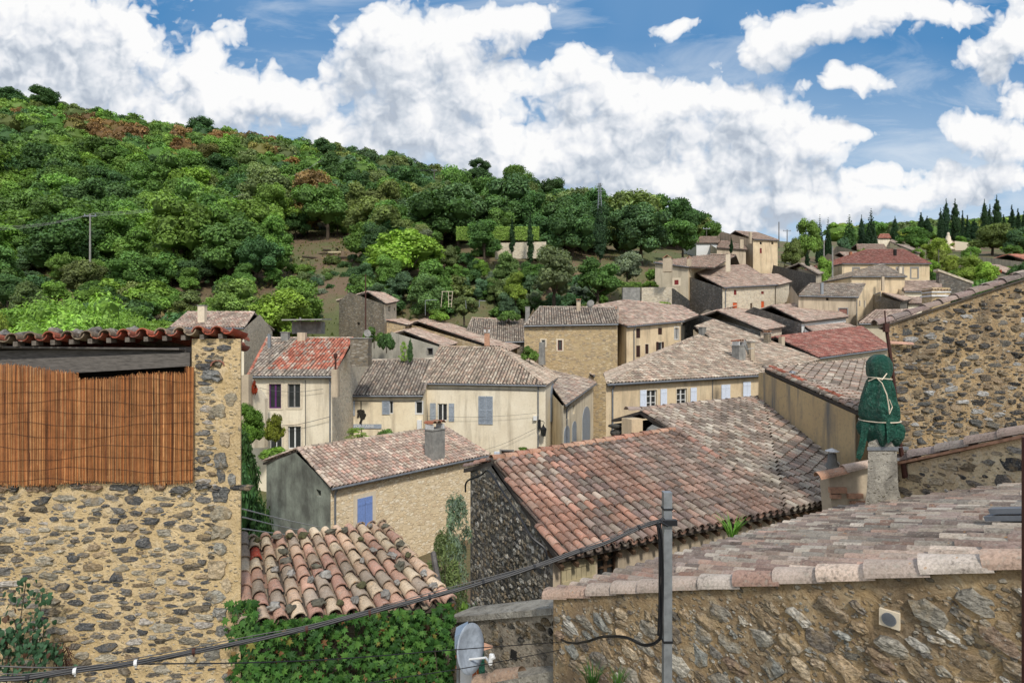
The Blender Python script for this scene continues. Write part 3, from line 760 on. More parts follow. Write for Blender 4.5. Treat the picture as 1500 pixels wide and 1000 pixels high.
# dark walled gable row mid right
H['dg1'] = house('stone_house', 'long dark walled house with a pinkish roof stepping down to a small chimney', (1118,484), (1149,479), (1090,452), (1050,455), 48, 53, pitch=13, up=1, pal='pink', wf='palestone', wl='drkstone', seg=3, gut=False, A2o=(1001,471,60),
  chims=[dict(x0=1119,x1=1128,yt=484,yb=500,mt='ochstone',st='slab',Y=46)])
H['dg2'] = house('stone_house', 'dark stone sided house with a hipped pink roof above the red roof', (1177,472), (1243,464), (1197,443), (1130,448), 53, 58, pitch=15, pal='pink', wf='white', wl='drkstone', wr='tan', seg=3, gut=False)
H['lo'] = house('lean_to', 'low white edged lean-to roof in front of the dark sided house', (1196,490), (1253,480), (1236,473), (1180,478), 50, 54, pitch=12, pal='pink', wf='white', seg=3, gut=False, bk=.2, noback=True, ridge=False)
H['rd'] = house('village_house', 'pale walled house under a deep red tiled roof in the middle of the village', (1200,524), (1304,510), (1262,479), (1136,494), 42, 46, pitch=15, pal='dred', wf='beige', seg=4, ridgepal='dred',
  chims=[dict(x0=1141,x1=1149,yt=493,yb=503,mt='tan',st='none')])
# pale stone house with orange shutters
H['os'] = house('stone_house', 'pale stone house with small orange shutters and a black side wall', (1060,421), (1138,417), (1092,388), (1008,394), 64, 69, pitch=16, pal='pink', wf='palestone', wl='drkstone', seg=3, base=Z0-3,
  winF=[dict(r=(1075,424.5,1079,432), k='blind', c='red'), dict(r=(1115,423,1119,430.5), k='blind', c='red'), dict(r=(1073.5,443,1080,452), k='blind', c='orange'), dict(r=(1099,444,1102,451.5), k='blind', c='wood'), dict(r=(1115,441,1119.5,451.5), k='blind', c='orange')],
  pipes=[(1062,'F',None)])
H['os2'] = house('stone_annex', 'small stone annex at the right end of the orange shuttered house', (1139,418), (1159,413), (1139,402), (1112,402), 69, 74, pitch=14, pal='pink', wf='palestone', seg=3, gut=False, winF=[dict(r=(1149,417,1152,424), k='hole')])
H['up'] = house('stone_house', 'old house with twin tile capped chimneys and a small red door', (958,384), (1009,391), (1078,373), (1040,373), 72, 70, pitch=12, pal='pink', wf='beige', wr='ochre', seg=3,
  poly=[(1046,392),(1078,374),(1030,374)],
  winF=[dict(r=(986,389,989,393), k='hole'), dict(r=(988,410,994,417), k='door', c='red', trim='trim', tw=.25)],
  chims=[dict(x0=971,x1=985,yt=374,yb=391,mt='tan',st='tent'), dict(x0=1006,x1=1013,yt=375,yb=390,mt='tan',st='tent'), dict(x0=1063,x1=1070,yt=373,yb=391,mt='trim',st='none',Y=70)])
H['tr'] = house('farmhouse', 'ochre farmhouse with a long gabled roof on the skyline', (1104,350.5), (1141,352), (1110,341), (1077,338.5), 100, 102, pitch=18, pal='pink', wf='ochre', wl='tan', seg=3,
  winF=[dict(r=(1113,354,1116,358), k='hole'), dict(r=(1130,354,1133,358), k='hole'), dict(r=(1113,363.5,1116,371), k='blind', c='red')],
  chims=[dict(x0=1097,x1=1101,yt=340,yb=352,mt='tan',st='none',Y=100)])
H['tr2'] = house('lean_to', 'lower tan wing with a thick chimney left of the skyline farmhouse', (1050,363), (1094,366), (1087,355), (1056,353), 96, 96, pitch=16, pal='pink', wf='tan', seg=3, gut=False, chims=[dict(x0=1083,x1=1089,yt=351,yb=366,mt='tan',st='none',Y=97)])
H['tr3'] = house('village_house', 'flat pink roofed house half hidden left of the skyline farmhouse', (1020,356), (1052,356), (1056,347), (1026,347), 104, 104, pitch=14, pal='pink', wf='white', seg=3, gut=False)
H['d3'] = house('stone_house', 'small dark stone gabled house beside the green shrubs', (1198,402), (1206,400), (1182,386), (1170,386), 74, 82, pitch=20, up=1, pal='grey', wf='beige', wl='drkstone', seg=3, gut=False)
H['yv'] = house('village_house', 'tan village house with a rose coloured arched shutter', (1170,433), (1257,435), (1267,416), (1187,416), 60, 60, pitch=17, pal='grey', wf='tan', wr='beige', seg=3, ridgepal='grey',
  winF=[dict(r=(1210,436,1214,440), k='hole'), dict(r=(1229,452,1241,462), k='blind', c='rose', trim='trim_g', tw=.1)],
  winR=[dict(r=(1260,440,1262,448), k='blind', c='trim'), dict(r=(1267,440,1269,450), k='blind', c='trim')],
  pipes=[(1254.5,'F',None)], chims=[dict(x0=1202,x1=1206,yt=414,yb=432,mt='steel',st='none',dep=.2)])
H['sr'] = house('stone_house', 'dark stone house with a long sloping roof and one square stone framed window', (1322,441), (1336,438), (1262,408), (1246,410), 63, 70, pitch=13, up=1, pal='pink', wf='drkstone', wl='brnstone', seg=3, gut=False, bk=.3,
  winL=[dict(r=(1282.5,431,1289.5,439.5), k='blind', c='wood_pale', trim='trim_g', tw=.2), dict(r=(1301,452,1307,458), k='hole')])
H['st1'] = house('village_house', 'low dark striped roof between the tan house and the near gable', (1258,474), (1330,474), (1345,454), (1283,455), 55, 55, pitch=20, pal='stripe', wf='beige', seg=4, tpitch=.3, ridge=True)
H['st2'] = house('village_house', 'small striped roof house below the red hipped building', (1325,427), (1379,427), (1378,412), (1322,412), 74, 74, pitch=18, pal='stripe', wf='cream', seg=4, tpitch=.32)
H['st3'] = house('lean_to', 'narrow striped lean-to roof beside the tile capped brown stack', (1331,445), (1352,445), (1352,436), (1334,436), 68, 68, pitch=18, pal='stripe', wf='cream', seg=4, tpitch=.32, gut=False)
H['hp'] = house('village_house', 'small ochre house under a grey four sided hipped roof', (1248,405), (1328,405), (1294,388), (1288,388), 76, 76, pitch=18, pal='grey', wf='ochre', seg=3, hip=1, hipL=1, ridgepal='grey',
  chims=[dict(x0=1291,x1=1295,yt=405,yb=419,mt='tan',st='none',Y=75), dict(x0=1316,x1=1321,yt=390,yb=401,mt='trim',st='slab')])
H['rh'] = house('large_house', 'wide ochre building with a red hipped roof and grey stone window surrounds', (1234,386), (1364,386), (1324,366), (1268,366), 88, 88, pitch=20, pal='dred', wf='ochre', wr='cream', seg=3, hip=1, hipL=1, ridgepal='dred', tpitch=.26,
  winF=[dict(r=(1250,393,1258,402), k='blind', c='tan', trim='trim_g', tw=.2), dict(r=(1273,392,1280,402), k='blind', c='wood', trim='trim_g', tw=.2), dict(r=(1314,393,1322,400), k='blind', c='wood', trim='trim_g', tw=.2), dict(r=(1335,393,1344,407), k='blind', c='ochre', trim='trim_g', tw=.22)],
  chims=[dict(x0=1309,x1=1313,yt=365,yb=375,mt='dark',st='slab')])
H['pk'] = house('village_house', 'pale pink roofed house behind the left end of the red hipped roof', (1243,380), (1268,378), (1263,370), (1230,370), 98, 99, pitch=16, pal='pink', wf='tan', seg=3, gut=False, chims=[dict(x0=1244,x1=1248,yt=369,yb=380,mt='terra',st='none')])
H['pk2'] = house('village_house', 'flat salmon roofed house beyond the red hipped roof', (1256,367), (1300,367), (1294,358), (1255,358), 108, 108, pitch=14, pal='pink', wf='tan', seg=3, gut=False)
H['ln'] = house('barn', 'long plain tan wall building sloping down behind the red hipped roof', (1345,371), (1352,369), (1306,351), (1302,353.5), 112, 118, pitch=14, up=1, pal='mauve', wf='tan', seg=3, gut=False)
H['fr'] = house('village_house', 'tiny far house with an orange roof among the cypresses', (1286,349), (1305,349), (1302,343), (1290,343), 150, 150, pitch=18, pal='red', wf='cream', seg=3, gut=False)
H['fr2'] = house('village_house', 'pinkish grey house with a new orange roof at the far right edge', (1512,384), (1530,381), (1505,372), (1476,373), 90, 98, pitch=15, up=1, pal='red', wf='beige', wl='beige', seg=3, gut=False)
H['fr3'] = house('lean_to', 'sunny yellow lean-to below the grey house at the far right', (1478,402), (1492,398), (1462,388), (1440,388), 84, 88, pitch=11, up=1, pal='pink', wf='cream', wl='cream2', seg=3, gut=False, bk=.1, noback=True, ridge=False, winL=[dict(r=(1459,396,1466,412), k='blind', c='orange')])
H['lf'] = house('village_house', 'pink roofed house peeping over the left wall beside the bushy tree', (250,480), (357,480), (372,458), (276,458), 43, 43, pitch=18, pal='pink', wf='cream', wr='palestone', seg=4,
  chims=[dict(x0=291,x1=302,yt=447,yb=472,mt='trim',st='slab',ws=.9)])
# ------------------------------------------------------------------ irregular stones set in a wall
def stones(mm, O, ux, nrm, W, z0, z1, ok, rowh=(.09, .17), wid=(.12, .34), fill=.75, prot=.02, pal=None, mt=1, squash=.82, skew=.06, dense=0):
    """O origin (xy0); ux along wall, nrm outward; ok(u,z) mask"""
    pal = np.array(pal); z = z0; NV = 11
    ang = np.linspace(0, 2*math.pi, NV, endpoint=False)
    while z < z1:
        h = rng.uniform(*rowh); u = -rng.uniform(0, .2)
        while u < W:
            w = rng.uniform(*wid)*(.7 if rng.random() < .3 else 1)
            cu = u+w/2; cz = z+h/2+rng.normal(0, h*.12)
            if rng.random() < fill and ok(cu, cz) and ok(cu-w*.4, cz) and ok(cu+w*.4, cz) and ok(cu, cz+h*.35) and ok(cu, cz-h*.35):
                sx = w/2*rng.uniform(.72, .96)*squash/.82; sz = h/2*rng.uniform(.55, 1.0)*squash/.82
                tilt = rng.normal(0, skew); k = rng.uniform(1.5, 5.)
                r = (np.abs(np.cos(ang))**k+np.abs(np.sin(ang))**k)**(-1/k)*rng.uniform(.68, 1.12, NV)
                x = r*np.cos(ang)*sx; y = r*np.sin(ang)*sz
                x, y = x-y*tilt*2, y+x*tilt
                pr = prot*rng.uniform(.3, 1.2)
                V = []
                cc = pal[rng.integers(0, len(pal))]*rng.uniform(.65, 1.3)
                col = []
                for sc, dp, cv in ((1.0, -.004, .6), (.95, pr*.8, .9), (.6, pr*.95, 1.0), (0, pr*1.0, 1)):
                    if sc == 0: V.append(O+ux*cu+UP*cz+nrm*(pr+rng.normal(0, .003))); col.append(cc)
                    else:
                        for i in range(NV):
                            V.append(O+ux*(cu+x[i]*sc)+UP*(cz+y[i]*sc)+nrm*(dp+(rng.normal(0, pr*.28) if sc < 1 else 0))); col.append(cc*cv*rng.uniform(.8, 1.2))
                F = []
                for a in (0, 1):
                    for i in range(NV): F.append([a*NV+i, a*NV+(i+1) % NV, (a+1)*NV+(i+1) % NV, (a+1)*NV+i])
                F += [[2*NV+i, 2*NV+(i+1) % NV, 3*NV] for i in range(NV)]
                if np.dot(np.cross(ux, UP), nrm) < 0: F = [f[::-1] for f in F]
                mm.add(V, F, mt, np.clip(np.array(col), 0, 1))
            u += w+rng.uniform(.0, .05)*(1-dense)
        z += h+rng.uniform(.0, .025)*(1-dense)

def scatter(mm, O, ux, nrm, u0, u1, z0, z1, ok, n, wr=(.05, .3), ratio=(.3, .7), prot=.02, pal=None, mt=1, tilt=.08, gap=1.0, pw=1.6, tries=9, ang0=0.0):
    """irregular stones thrown on a wall, large ones first, never overlapping"""
    pal = np.array(pal); W_ = np.sort((rng.random(n)**pw)*(wr[1]-wr[0])+wr[0])[::-1]
    cx, cz_, ca, cb_2 = [], [], [], []
    NV = 12; ang = np.linspace(0, 2*math.pi, NV, endpoint=False); flip = np.dot(np.cross(ux, UP), nrm) < 0
    for w in W_:
        h = w*rng.uniform(*ratio); h = min(h, .22)
        for _ in range(tries):
            u = rng.uniform(u0, u1); z = rng.uniform(z0, z1)
            if not (ok(u, z) and ok(u-w*.5, z) and ok(u+w*.5, z) and ok(u, z+h*.5) and ok(u, z-h*.5)): continue
            if cx:
                X = np.array(cx)-u; Zd = np.array(cz_)-z
                if np.any((X/((np.array(ca)+w)*.5*gap))**2+(Zd/((np.array(cb_2)+h)*.5*gap))**2 < 1): continue
            cx.append(u); cz_.append(z); ca.append(w); cb_2.append(h)
            k = rng.uniform(1.7, 4.5); r = (np.abs(np.cos(ang))**k+np.abs(np.sin(ang))**k)**(-1/k)*rng.uniform(.72, 1.08, NV)
            x = r*np.cos(ang)*w*.47; y = r*np.sin(ang)*h*.47; t = ang0+rng.normal(0, tilt); x, y = x*math.cos(t)-y*math.sin(t), y*math.cos(t)+x*math.sin(t)
            pr = prot*rng.uniform(.25, 1.25)*min(1, w/.12); cc = pal[rng.integers(0, len(pal))]*rng.uniform(.7, 1.3)
            tx, ty = rng.normal(0, .12), rng.normal(0, .12)
            V = []; col = []
            for sc, dp, cv in ((1.03, -.006, .6), (.92, pr*.75, .95), (.55, pr, 1.0)):
                for i in range(NV):
                    d_ = dp+((x[i]*tx+y[i]*ty)+rng.normal(0, pr*.22) if sc < 1 else 0)
                    V.append(O+ux*(u+x[i]*sc)+UP*(z+y[i]*sc)+nrm*d_); col.append(cc*cv*rng.uniform(.82, 1.18))
            V.append(O+ux*u+UP*z+nrm*(pr+rng.normal(0, pr*.15))); col.append(cc)
            F = [[a*NV+i, a*NV+(i+1) % NV, (a+1)*NV+(i+1) % NV, (a+1)*NV+i] for a in (0, 1) for i in range(NV)]+[[2*NV+i, 2*NV+(i+1) % NV, 3*NV] for i in range(NV)]
            if flip: F = [f[::-1] for f in F]
            mm.add(V, F, mt, np.clip(np.array(col), 0, 1)); break

def blob(mm, c, r, sc=(1, 1, 1), seed=0, rough=.3, n=2, mt=0, col=(.3, .3, .3), rot=0):
    import bmesh
    b = bmesh.new(); bmesh.ops.create_icosphere(b, subdivisions=n, radius=1)
    V = np.array([v.co[:] for v in b.verts]); F = [[v.index for v in f.verts] for f in b.faces]; b.free()
    off = Vector((seed*3.7, seed*1.3, seed*.7))
    k = np.array([1+rough*mnoise.noise(Vector(v)*1.6+off) for v in V])
    V = V*k[:, None]*np.array(sc)*r
    cr, sr = math.cos(rot), math.sin(rot)
    V = np.stack([V[:, 0]*cr-V[:, 1]*sr, V[:, 0]*sr+V[:, 1]*cr, V[:, 2]], 1)
    col = np.array(col)*np.array([.85+.3*mnoise.noise(Vector(v)*9+off) for v in V])[:, None]
    mm.add(V+np.array(c), np.array(F), mt, np.clip(col, 0, 1))

# ================================================================== FOREGROUND
# --- the left stone wall with the reed screen
YL = 7.8
def LP(px, py, y=YL): return P(px, py, y)
sc = YL/F_
lw = thing('stone_building', 'ochre mortared stone wall building at the left edge with a corner pillar', 'house', (LP(150, 500)[0], YL, 0))
m = M()
# lower wall body and pillar; the corner is cut on a skew
def wallbody(x0, x1, y0, y1, depth=.45, skewR=0.0):
    a = LP(x0, y1); b = LP(x1, y1); c = LP(x1, y0); d = LP(x0, y0)
    dv = np.array([0, depth, 0]); sk = np.array([skewR, 0, 0])
    V = [a, b, c, d, a+dv, b+dv+sk, c+dv+sk, d+dv]
    m.add(V, np.array([[0,1,2,3],[5,4,7,6],[1,5,6,2],[4,0,3,7],[3,2,6,7],[4,5,1,0]]), 0)
skew = LP(352, 500)[0]*(YL+.45)/YL-LP(352, 500)[0]+.012
wallbody(-120, 352.5, 708, 1240, .45, skew)
wallbody(281, 352.5, 496, 708, .45, skew)
px2u = lambda px: (px+120)*sc
O = np.array([LP(-120, 0)[0], YL, 0]); nF = np.array([0, -1., 0]); uX = np.array([1., 0, 0])
zof = lambda py: LP(0, py)[2]
darkpal = [(.06,.062,.065),(.10,.098,.09),(.17,.16,.14),(.24,.22,.18),(.085,.07,.055),(.30,.27,.21),(.13,.115,.09),(.36,.33,.27),(.05,.05,.052),(.20,.15,.10)]
def okL(u, z):
    px = u/sc-120; py = HY-(z-Z0)*F_/YL
    if px > 320 and py > 515: return False
    return (py > 722 and px < 350) or (px > 284 and px < 348 and 500 < py <= 722)
darkpal = [(.12,.12,.12),(.19,.18,.165),(.30,.28,.24),(.40,.36,.28),(.18,.15,.11),(.48,.43,.33),(.25,.22,.18),(.10,.10,.10),(.36,.27,.17),(.44,.40,.35)]
scatter(m, O, uX, nF, 0, px2u(350), zof(1010), zof(722), okL, 1000, (.035, .36), (.20, .46), .02, darkpal, 1, .07, .97, 2.0, 14)
scatter(m, O, uX, nF, 0, px2u(350), zof(1010), zof(722), okL, 500, (.025, .08), (.4, .8), .009, [(.55,.43,.27),(.62,.52,.36),(.45,.36,.24),(.5,.42,.32)], 1, .15, 1, 1.3, 5)
scatter(m, O, uX, nF, px2u(284), px2u(348), zof(722), zof(500), okL, 150, (.05, .26), (.2, .45), .02, darkpal+[(.55,.45,.3)], 1, .06, 1.0, 1.4, 14)
stones(m, O, uX, nF, px2u(352), zof(1230), zof(1010), okL, (.045, .115), (.10, .36), .86, .018, darkpal, 1, .86, .06)
# quoins up the corner
z = zof(1230)
while z < zof(520):
    h = rng.uniform(.16, .30); w = rng.uniform(.16, .36)
    u1 = px2u(350.5)
    def okq(u, zz): return True
    stones(m, O+uX*(u1-w), uX, nF, w*.2, z, z+.01, okq, (h, h+.001), (w, w+.001), 1, .03, [(.30,.29,.26),(.38,.36,.30),(.20,.20,.19),(.46,.40,.29),(.58,.46,.30)], 1, .95, .01)
    z += h+.02
# sill course under the screen
u = 0
while u < px2u(350):
    w = rng.uniform(.16, .42)
    stones(m, O+uX*u, uX, nF, w*.2, zof(721), zof(721)+.01, lambda a, b: True, (.13, .1301), (w, w+.001), 1, .05, [(.16,.155,.145),(.10,.1,.1),(.26,.22,.17),(.3,.2,.13)], 1, .9, .03)
    u += w+.01
m.build('wall', [K['mortar'], K['stones']], lw, smooth=False)
# lintel beams
b = M()
pts = [(-120, 532), (278, 516), (278, 536), (-120, 560)]
q0 = [LP(x, y, YL+.06) for x, y in pts]
b.prism([q0[3], q0[2], q0[1], q0[0]], (0, .2, 0))
q1 = [LP(x, y, YL+.15) for x, y in [(-120, 516), (281, 508), (281, 517), (-120, 533)]]
b.prism([q1[3], q1[2], q1[1], q1[0]], (0, .12, 0))
b.build('beam', K['wood_old'], lw)
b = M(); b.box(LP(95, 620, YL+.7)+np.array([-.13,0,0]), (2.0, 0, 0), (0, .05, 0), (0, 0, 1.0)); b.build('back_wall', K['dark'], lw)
# tile edge: wavy, roof falls away behind
t = M(); ez_ = unit([0, 1, -.16]); nn_ = unit(np.cross([1, 0, 0], ez_)); x = LP(-120, 0)[0]; k = 0
xe = LP(346, 0)[0]; T1, F1 = tile_template(8, .088, .088, .0, 0, .016, True, True); T2, F2 = tile_template(8, .090, .082, .0, 0, .016, False, True)
edge = lambda x_: zof(493)+(x_-LP(0, 0)[0])*(zof(487)-zof(500))/(LP(350, 0)[0]-LP(0, 0)[0])-.05
oc = []; ov = []; ocx = []; ovx = []
p_ = .247
while x < xe:
    for r_ in range(4):
        oc.append([x, YL-.10+r_*.38, edge(x)-r_*.062-.0+r_*.004]); ov.append([x+p_/2, YL-.13+r_*.38, edge(x+p_/2)-.035-r_*.062+rng.normal(0, .004)])
    x += p_
oc = np.array(oc); ov = np.array(ov)
redp = [(.42,.09,.05),(.38,.10,.06),(.45,.14,.08),(.30,.10,.07),(.32,.25,.17)]
def keep(a_): return np.array([HX+F_*p_[0]/(p_[1]+.4) < 362 for p_ in a_])
oc = oc[keep(oc)]; ov = ov[keep(ov)]
place_tiles(t, T1, F1, oc+np.array([0, 0, .05]), np.array([1., 0, 0]), ez_, nn_, np.full(len(oc), .44), pick(redp, len(oc)), 0, rng.normal(0, .01, len(oc)), np.full(len(oc), .98))
place_tiles(t, T2, F2, ov+np.array([0, 0, .045]), np.array([1., 0, 0]), ez_, nn_, np.full(len(ov), .44), pick([(.28,.21,.15),(.33,.24,.17),(.22,.16,.12),(.40,.12,.07)], len(ov)), 0, rng.normal(0, .01, len(ov)), np.full(len(ov), .98))
for i in range(18):     # mortar plugs hanging below the tiles
    xx = LP(-110+i*27.2, 0)[0]; 
    if xx < LP(352, 0)[0]: t.box((xx, YL+.02, edge(xx)-.055), (.03, 0, 0), (0, .06, 0), (0, 0, .032), 1, (.22, .19, .16))
t.box((LP(60, 0)[0], YL+.75, edge(LP(60, 0)[0])-.235), (1.85, 0, -.02), (0, .74, -.12), (0, 0, .012), 2)
t.build('roof', [K['tile_near'], K['rock'], K['wood_old']], lw)
# stub tile on the pillar
s = M(); cap_row(s, LP(318, 541, YL-.05), LP(318, 541, YL+.05), [(.3,.13,.09)], r=.09, exp=.2); s.build('vent_tile', K['tile_near'], lw)
# loose stones lying on the tile edge
for i, (px, w_, h_) in enumerate([(4, 14, 10), (38, 30, 8), (80, 17, 12), (113, 16, 10), (141, 18, 14), (163, 15, 12), (195, 15, 13), (258, 31, 10), (288, 12, 8), (330, 12, 6)]):
    r_ = M(); y_ = 488-h_*.28-px*.016+5
    blob(r_, LP(px, y_, YL+.12), 1, (w_*sc*.5, .13, h_*sc*.62), seed=i+2, rough=.6, col=[(.30,.28,.25),(.22,.20,.18),(.36,.32,.26)][i % 3], n=3, rot=.2*i)
    o = r_.build('loose_stone', K['rock'], None, True)
    lab = ['at the far left end', 'flat and long near the left end', 'dark rounded third from the left', 'pale fourth from the left', 'tall rounded in the middle', 'slanted beside the tall rounded one', 'tilted upright right of the middle', 'longest flat slab near the pillar', 'small mossy right of the long slab', 'small above the pillar'][i]
    tag(o, 'loose grey stone holding down the red tile edge, '+lab, 'stone', 'loose stones on the tile edge')
# reed screen
rs = M(); n = 980; x0, x1 = -100, 284
for i in range(n):
    px = x0+(x1-x0)*i/n+rng.normal(0, .3)
    if px > 283: continue
    top = 540+ (8 if px > 115 else 0)+7*math.sin((px-60)/45.)*(1 if px < 200 else .3)+rng.normal(0, 1.6)-(px > 272)*8
    bot = 709-px*.012+rng.normal(0, 1.8)+2*math.sin(px/30.)
    w_ = rng.uniform(.0020, .0044); y_ = YL-.06+.018*math.sin(px/17.)+rng.normal(0, .003)
    a = P(px, bot, y_); c = P(px+rng.normal(0, .7), top, y_+.01)
    c = a+(c-a); cc = np.array([(.42,.20,.075),(.50,.27,.11),(.30,.13,.05),(.62,.40,.20),(.17,.075,.035),(.44,.19,.065),(.36,.17,.07)][rng.integers(0, 7)])*np.array([1.12, .95, .8])*rng.uniform(.5, 1.3)
    rs.tube([a, (a+c)/2+np.array([rng.normal(0, .003), 0, 0]), c], w_, 4, 0, cc, cap=False)
for j in range(10):
    y_ = 556+j*16.5; pts_ = [P(px, y_+3.2*math.sin(px/37.+j)+1.2*math.sin(px/13.+j*2), YL-.068+.018*math.sin(px/17.)) for px in range(-90, 284, 6)]
    rs.tube(pts_, .0022, 4, 0, (.05, .025, .015), cap=False)
rso = rs.build('reed_screen', K['reed'], None); tag(rso, 'orange brown reed cane screen filling the opening above the left stone wall', 'reed screen')

# --- small tiled shed roof with loose stones, ivy below

def tile_quad(mm, A, B, C_, D, ncol, pal, exp=.3, seg=8, th=.018, r=.1, mt=0, chan=True, colfn=None, jit=1., over=.06, umin=0, umax=1):
    """columns fan from edge A-B (low) to D-C (high)"""
    A, B, C_, D = [np.array(k, float) for k in (A, B, C_, D)]
    wid = np.linalg.norm(B-A)/ncol
    def colset(u, lift, T, F, rr, pl, dim=1.):
        lo = A+(B-A)*u; hi = D+(C_-D)*u; d = hi-lo; L = np.linalg.norm(d); d /= L
        x = unit(B-A); nn = unit(np.cross(x, d)); nn = nn if nn[2] > 0 else -nn; x = np.cross(d, nn)
        wl = np.linalg.norm(B-A)/ncol; wh = np.linalg.norm(C_-D)/ncol
        b = -over+rng.uniform(-.02, .02)*jit; org = []; ln = []; ws = []
        while b < L-.06:
            t_ = max(b, 0)/L
            org.append(lo+d*b+x*rng.normal(0, .005)*jit+nn*rng.uniform(0, .012)*jit); ln.append(min(exp+.06, L-b)); ws.append((wl*(1-t_)+wh*t_)/wid*rng.uniform(.95, 1.05)); b += exp*rng.uniform(.93, 1.07)
        org = np.array(org); c = pick(pl, len(org))*dim
        if colfn is not None and dim == 1.: c = colfn(u, np.arange(len(org)), c)
        place_tiles(mm, T, F, org, x, d, nn, np.array(ln), c, mt, rng.normal(0, .022, len(org))*jit, np.array(ws))
    T, F = tile_template(seg, r*wid/.235, r*.78*wid/.235, .048, .006, th)
    T2, F2 = tile_template(max(4, seg-2), r*.88*wid/.235, r*.8*wid/.235, .052, .046, th, concave=True)
    for i in range(ncol): 
        if umin <= (i+.5)/ncol <= umax: colset((i+.5)/ncol, 0, T, F, r, pal)
    if chan:
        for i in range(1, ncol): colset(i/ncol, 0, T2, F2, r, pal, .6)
def slab4(mm, pts, th=.12, gap=.02, mt=1):
    pts = [np.array(p_, float)-UP*gap for p_ in pts]; mm.prism(pts, -UP*th, mt)

# shed
e_ = unit(P(668,880,8.25)-P(372,914,7.6)); nh_ = np.array([-e_[1], e_[0], 0]); n_ = unit(np.cross(e_, unit(nh_+UP*math.tan(math.radians(17))))); n_ = n_ if n_[2] > 0 else -n_
SA, SB = P(372,914,7.6), P(668,880,8.25); SC_, SD = hit(566,767,SA,n_), hit(361,788,SA,n_)
shed = thing('shed', 'small shed whose chunky clay tiled roof is weighted with loose stones', 'shed', (SA[0], SA[1], 0))
m = M(); slab4(m, [SA, SB, SC_, SD], .1)
tile_quad(m, SA, SB, SC_, SD, 12, 'small', exp=.27, seg=10, r=.104, colfn=lambda u, i, c: np.where(((u < .1) & (i == 5))[:, None], np.array([.58, .10, .055]), c))
cap_row(m, SA-unit(SB-SA)*.1, SD-unit(SB-SA)*.06, 'small', .1, .3, 8)
m.build('roof', [K['tile_near'], K['bed']], shed)
m = M(); 
bk_ = np.array([0, .35, 0])
c4 = [SA+np.array([.12,.25,0]), SB+np.array([-.15,.25,0]), SC_+np.array([-.1,-.05,0]), SD+np.array([.1,-.05,0])]
m.add(np.array([[p_[0], p_[1], Z0-11] for p_ in c4]+[p_-UP*.1+UP*.0 for p_ in c4]), np.array([[0,1,5,4],[1,2,6,5],[2,3,7,6],[3,0,4,7]]))
m.build('wall', [K['brnstone']], shed)
m = M()
for u in (.03, .3, .62, .93):
    a = SA+(SB-SA)*u+n_*-.1; m.tube([a-nh_*.02, a+nh_*1.2+UP*.36], .045, 6)
m.build('rafter', K['wood_old'], shed)
m = M(); pp = SB+np.array([-.42, .12, -.2]); m.box(pp-UP*.9, (.07, 0, 0), (0, .07, 0), (0, 0, .9)); m.build('post', K['wood'], shed)
# the stones on it
spots = [(123,298,.6),(222,280,.8),(280,275,.8),(345,275,.8),(250,355,.9),(262,400,1.0),(207,440,.7),(285,465,.8),(480,255,.9),(548,248,.7),(628,292,.6),(675,228,.6),(748,228,.7),(822,318,.9),(860,370,.7),(690,345,.7),(780,372,.9),(635,398,.6),(412,428,.8),(455,465,.9),(385,492,.7),(822,425,1.0),(935,460,.8),(630,520,.8),(752,562,.9),(982,520,.8),(805,505,.6),(528,605,.7),(600,592,.9),(420,605,1.0),(202,620,.9),(285,632,.9)]
for i, (zx, zy, s_) in enumerate(spots):
    px, py = 340+zx/3.333, 700+zy/3.333
    c = hit(px, py+1, SA+n_*.13, n_); r_ = M()
    cl = [(.30,.28,.25),(.40,.37,.33),(.17,.16,.12),(.13,.125,.06),(.46,.44,.40),(.22,.20,.16)][rng.integers(0, 6)]
    blob(r_, c, .078*s_, (rng.uniform(.9, 1.4), rng.uniform(.7, 1.0), rng.uniform(.5, .8)), seed=i*5+1, rough=.75, col=cl, n=3, rot=rng.uniform(0, 3))
    tag(r_.build('loose_stone', K['rock'], None, True), 'small rough loose stone lying between the clay tiles of the shed roof', 'stone', 'loose stones on the shed roof')

# --- barn with the big patchy roof
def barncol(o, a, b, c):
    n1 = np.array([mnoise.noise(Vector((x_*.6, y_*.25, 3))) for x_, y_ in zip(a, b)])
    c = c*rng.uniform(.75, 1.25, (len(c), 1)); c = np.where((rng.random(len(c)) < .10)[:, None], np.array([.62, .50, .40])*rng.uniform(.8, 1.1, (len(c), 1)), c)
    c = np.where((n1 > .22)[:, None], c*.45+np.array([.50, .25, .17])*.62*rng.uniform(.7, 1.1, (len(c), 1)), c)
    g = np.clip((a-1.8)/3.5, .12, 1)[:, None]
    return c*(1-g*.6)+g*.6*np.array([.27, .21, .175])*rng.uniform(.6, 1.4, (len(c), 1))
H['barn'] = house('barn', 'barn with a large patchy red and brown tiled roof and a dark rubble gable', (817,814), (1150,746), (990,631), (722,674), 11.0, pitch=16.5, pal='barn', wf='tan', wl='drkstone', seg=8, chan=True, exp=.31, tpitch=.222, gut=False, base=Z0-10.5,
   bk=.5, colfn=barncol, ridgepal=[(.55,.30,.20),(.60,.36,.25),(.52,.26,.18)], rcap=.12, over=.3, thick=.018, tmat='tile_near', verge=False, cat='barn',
   winF=[dict(r=(875,808,905,856), k='win', frame='wood', bars=3)])
B_ = H['barn']
def wallhit(h, px, py): return hit(px, py, np.array([h['a'][0], h['a'][1], 0]), h['of'])
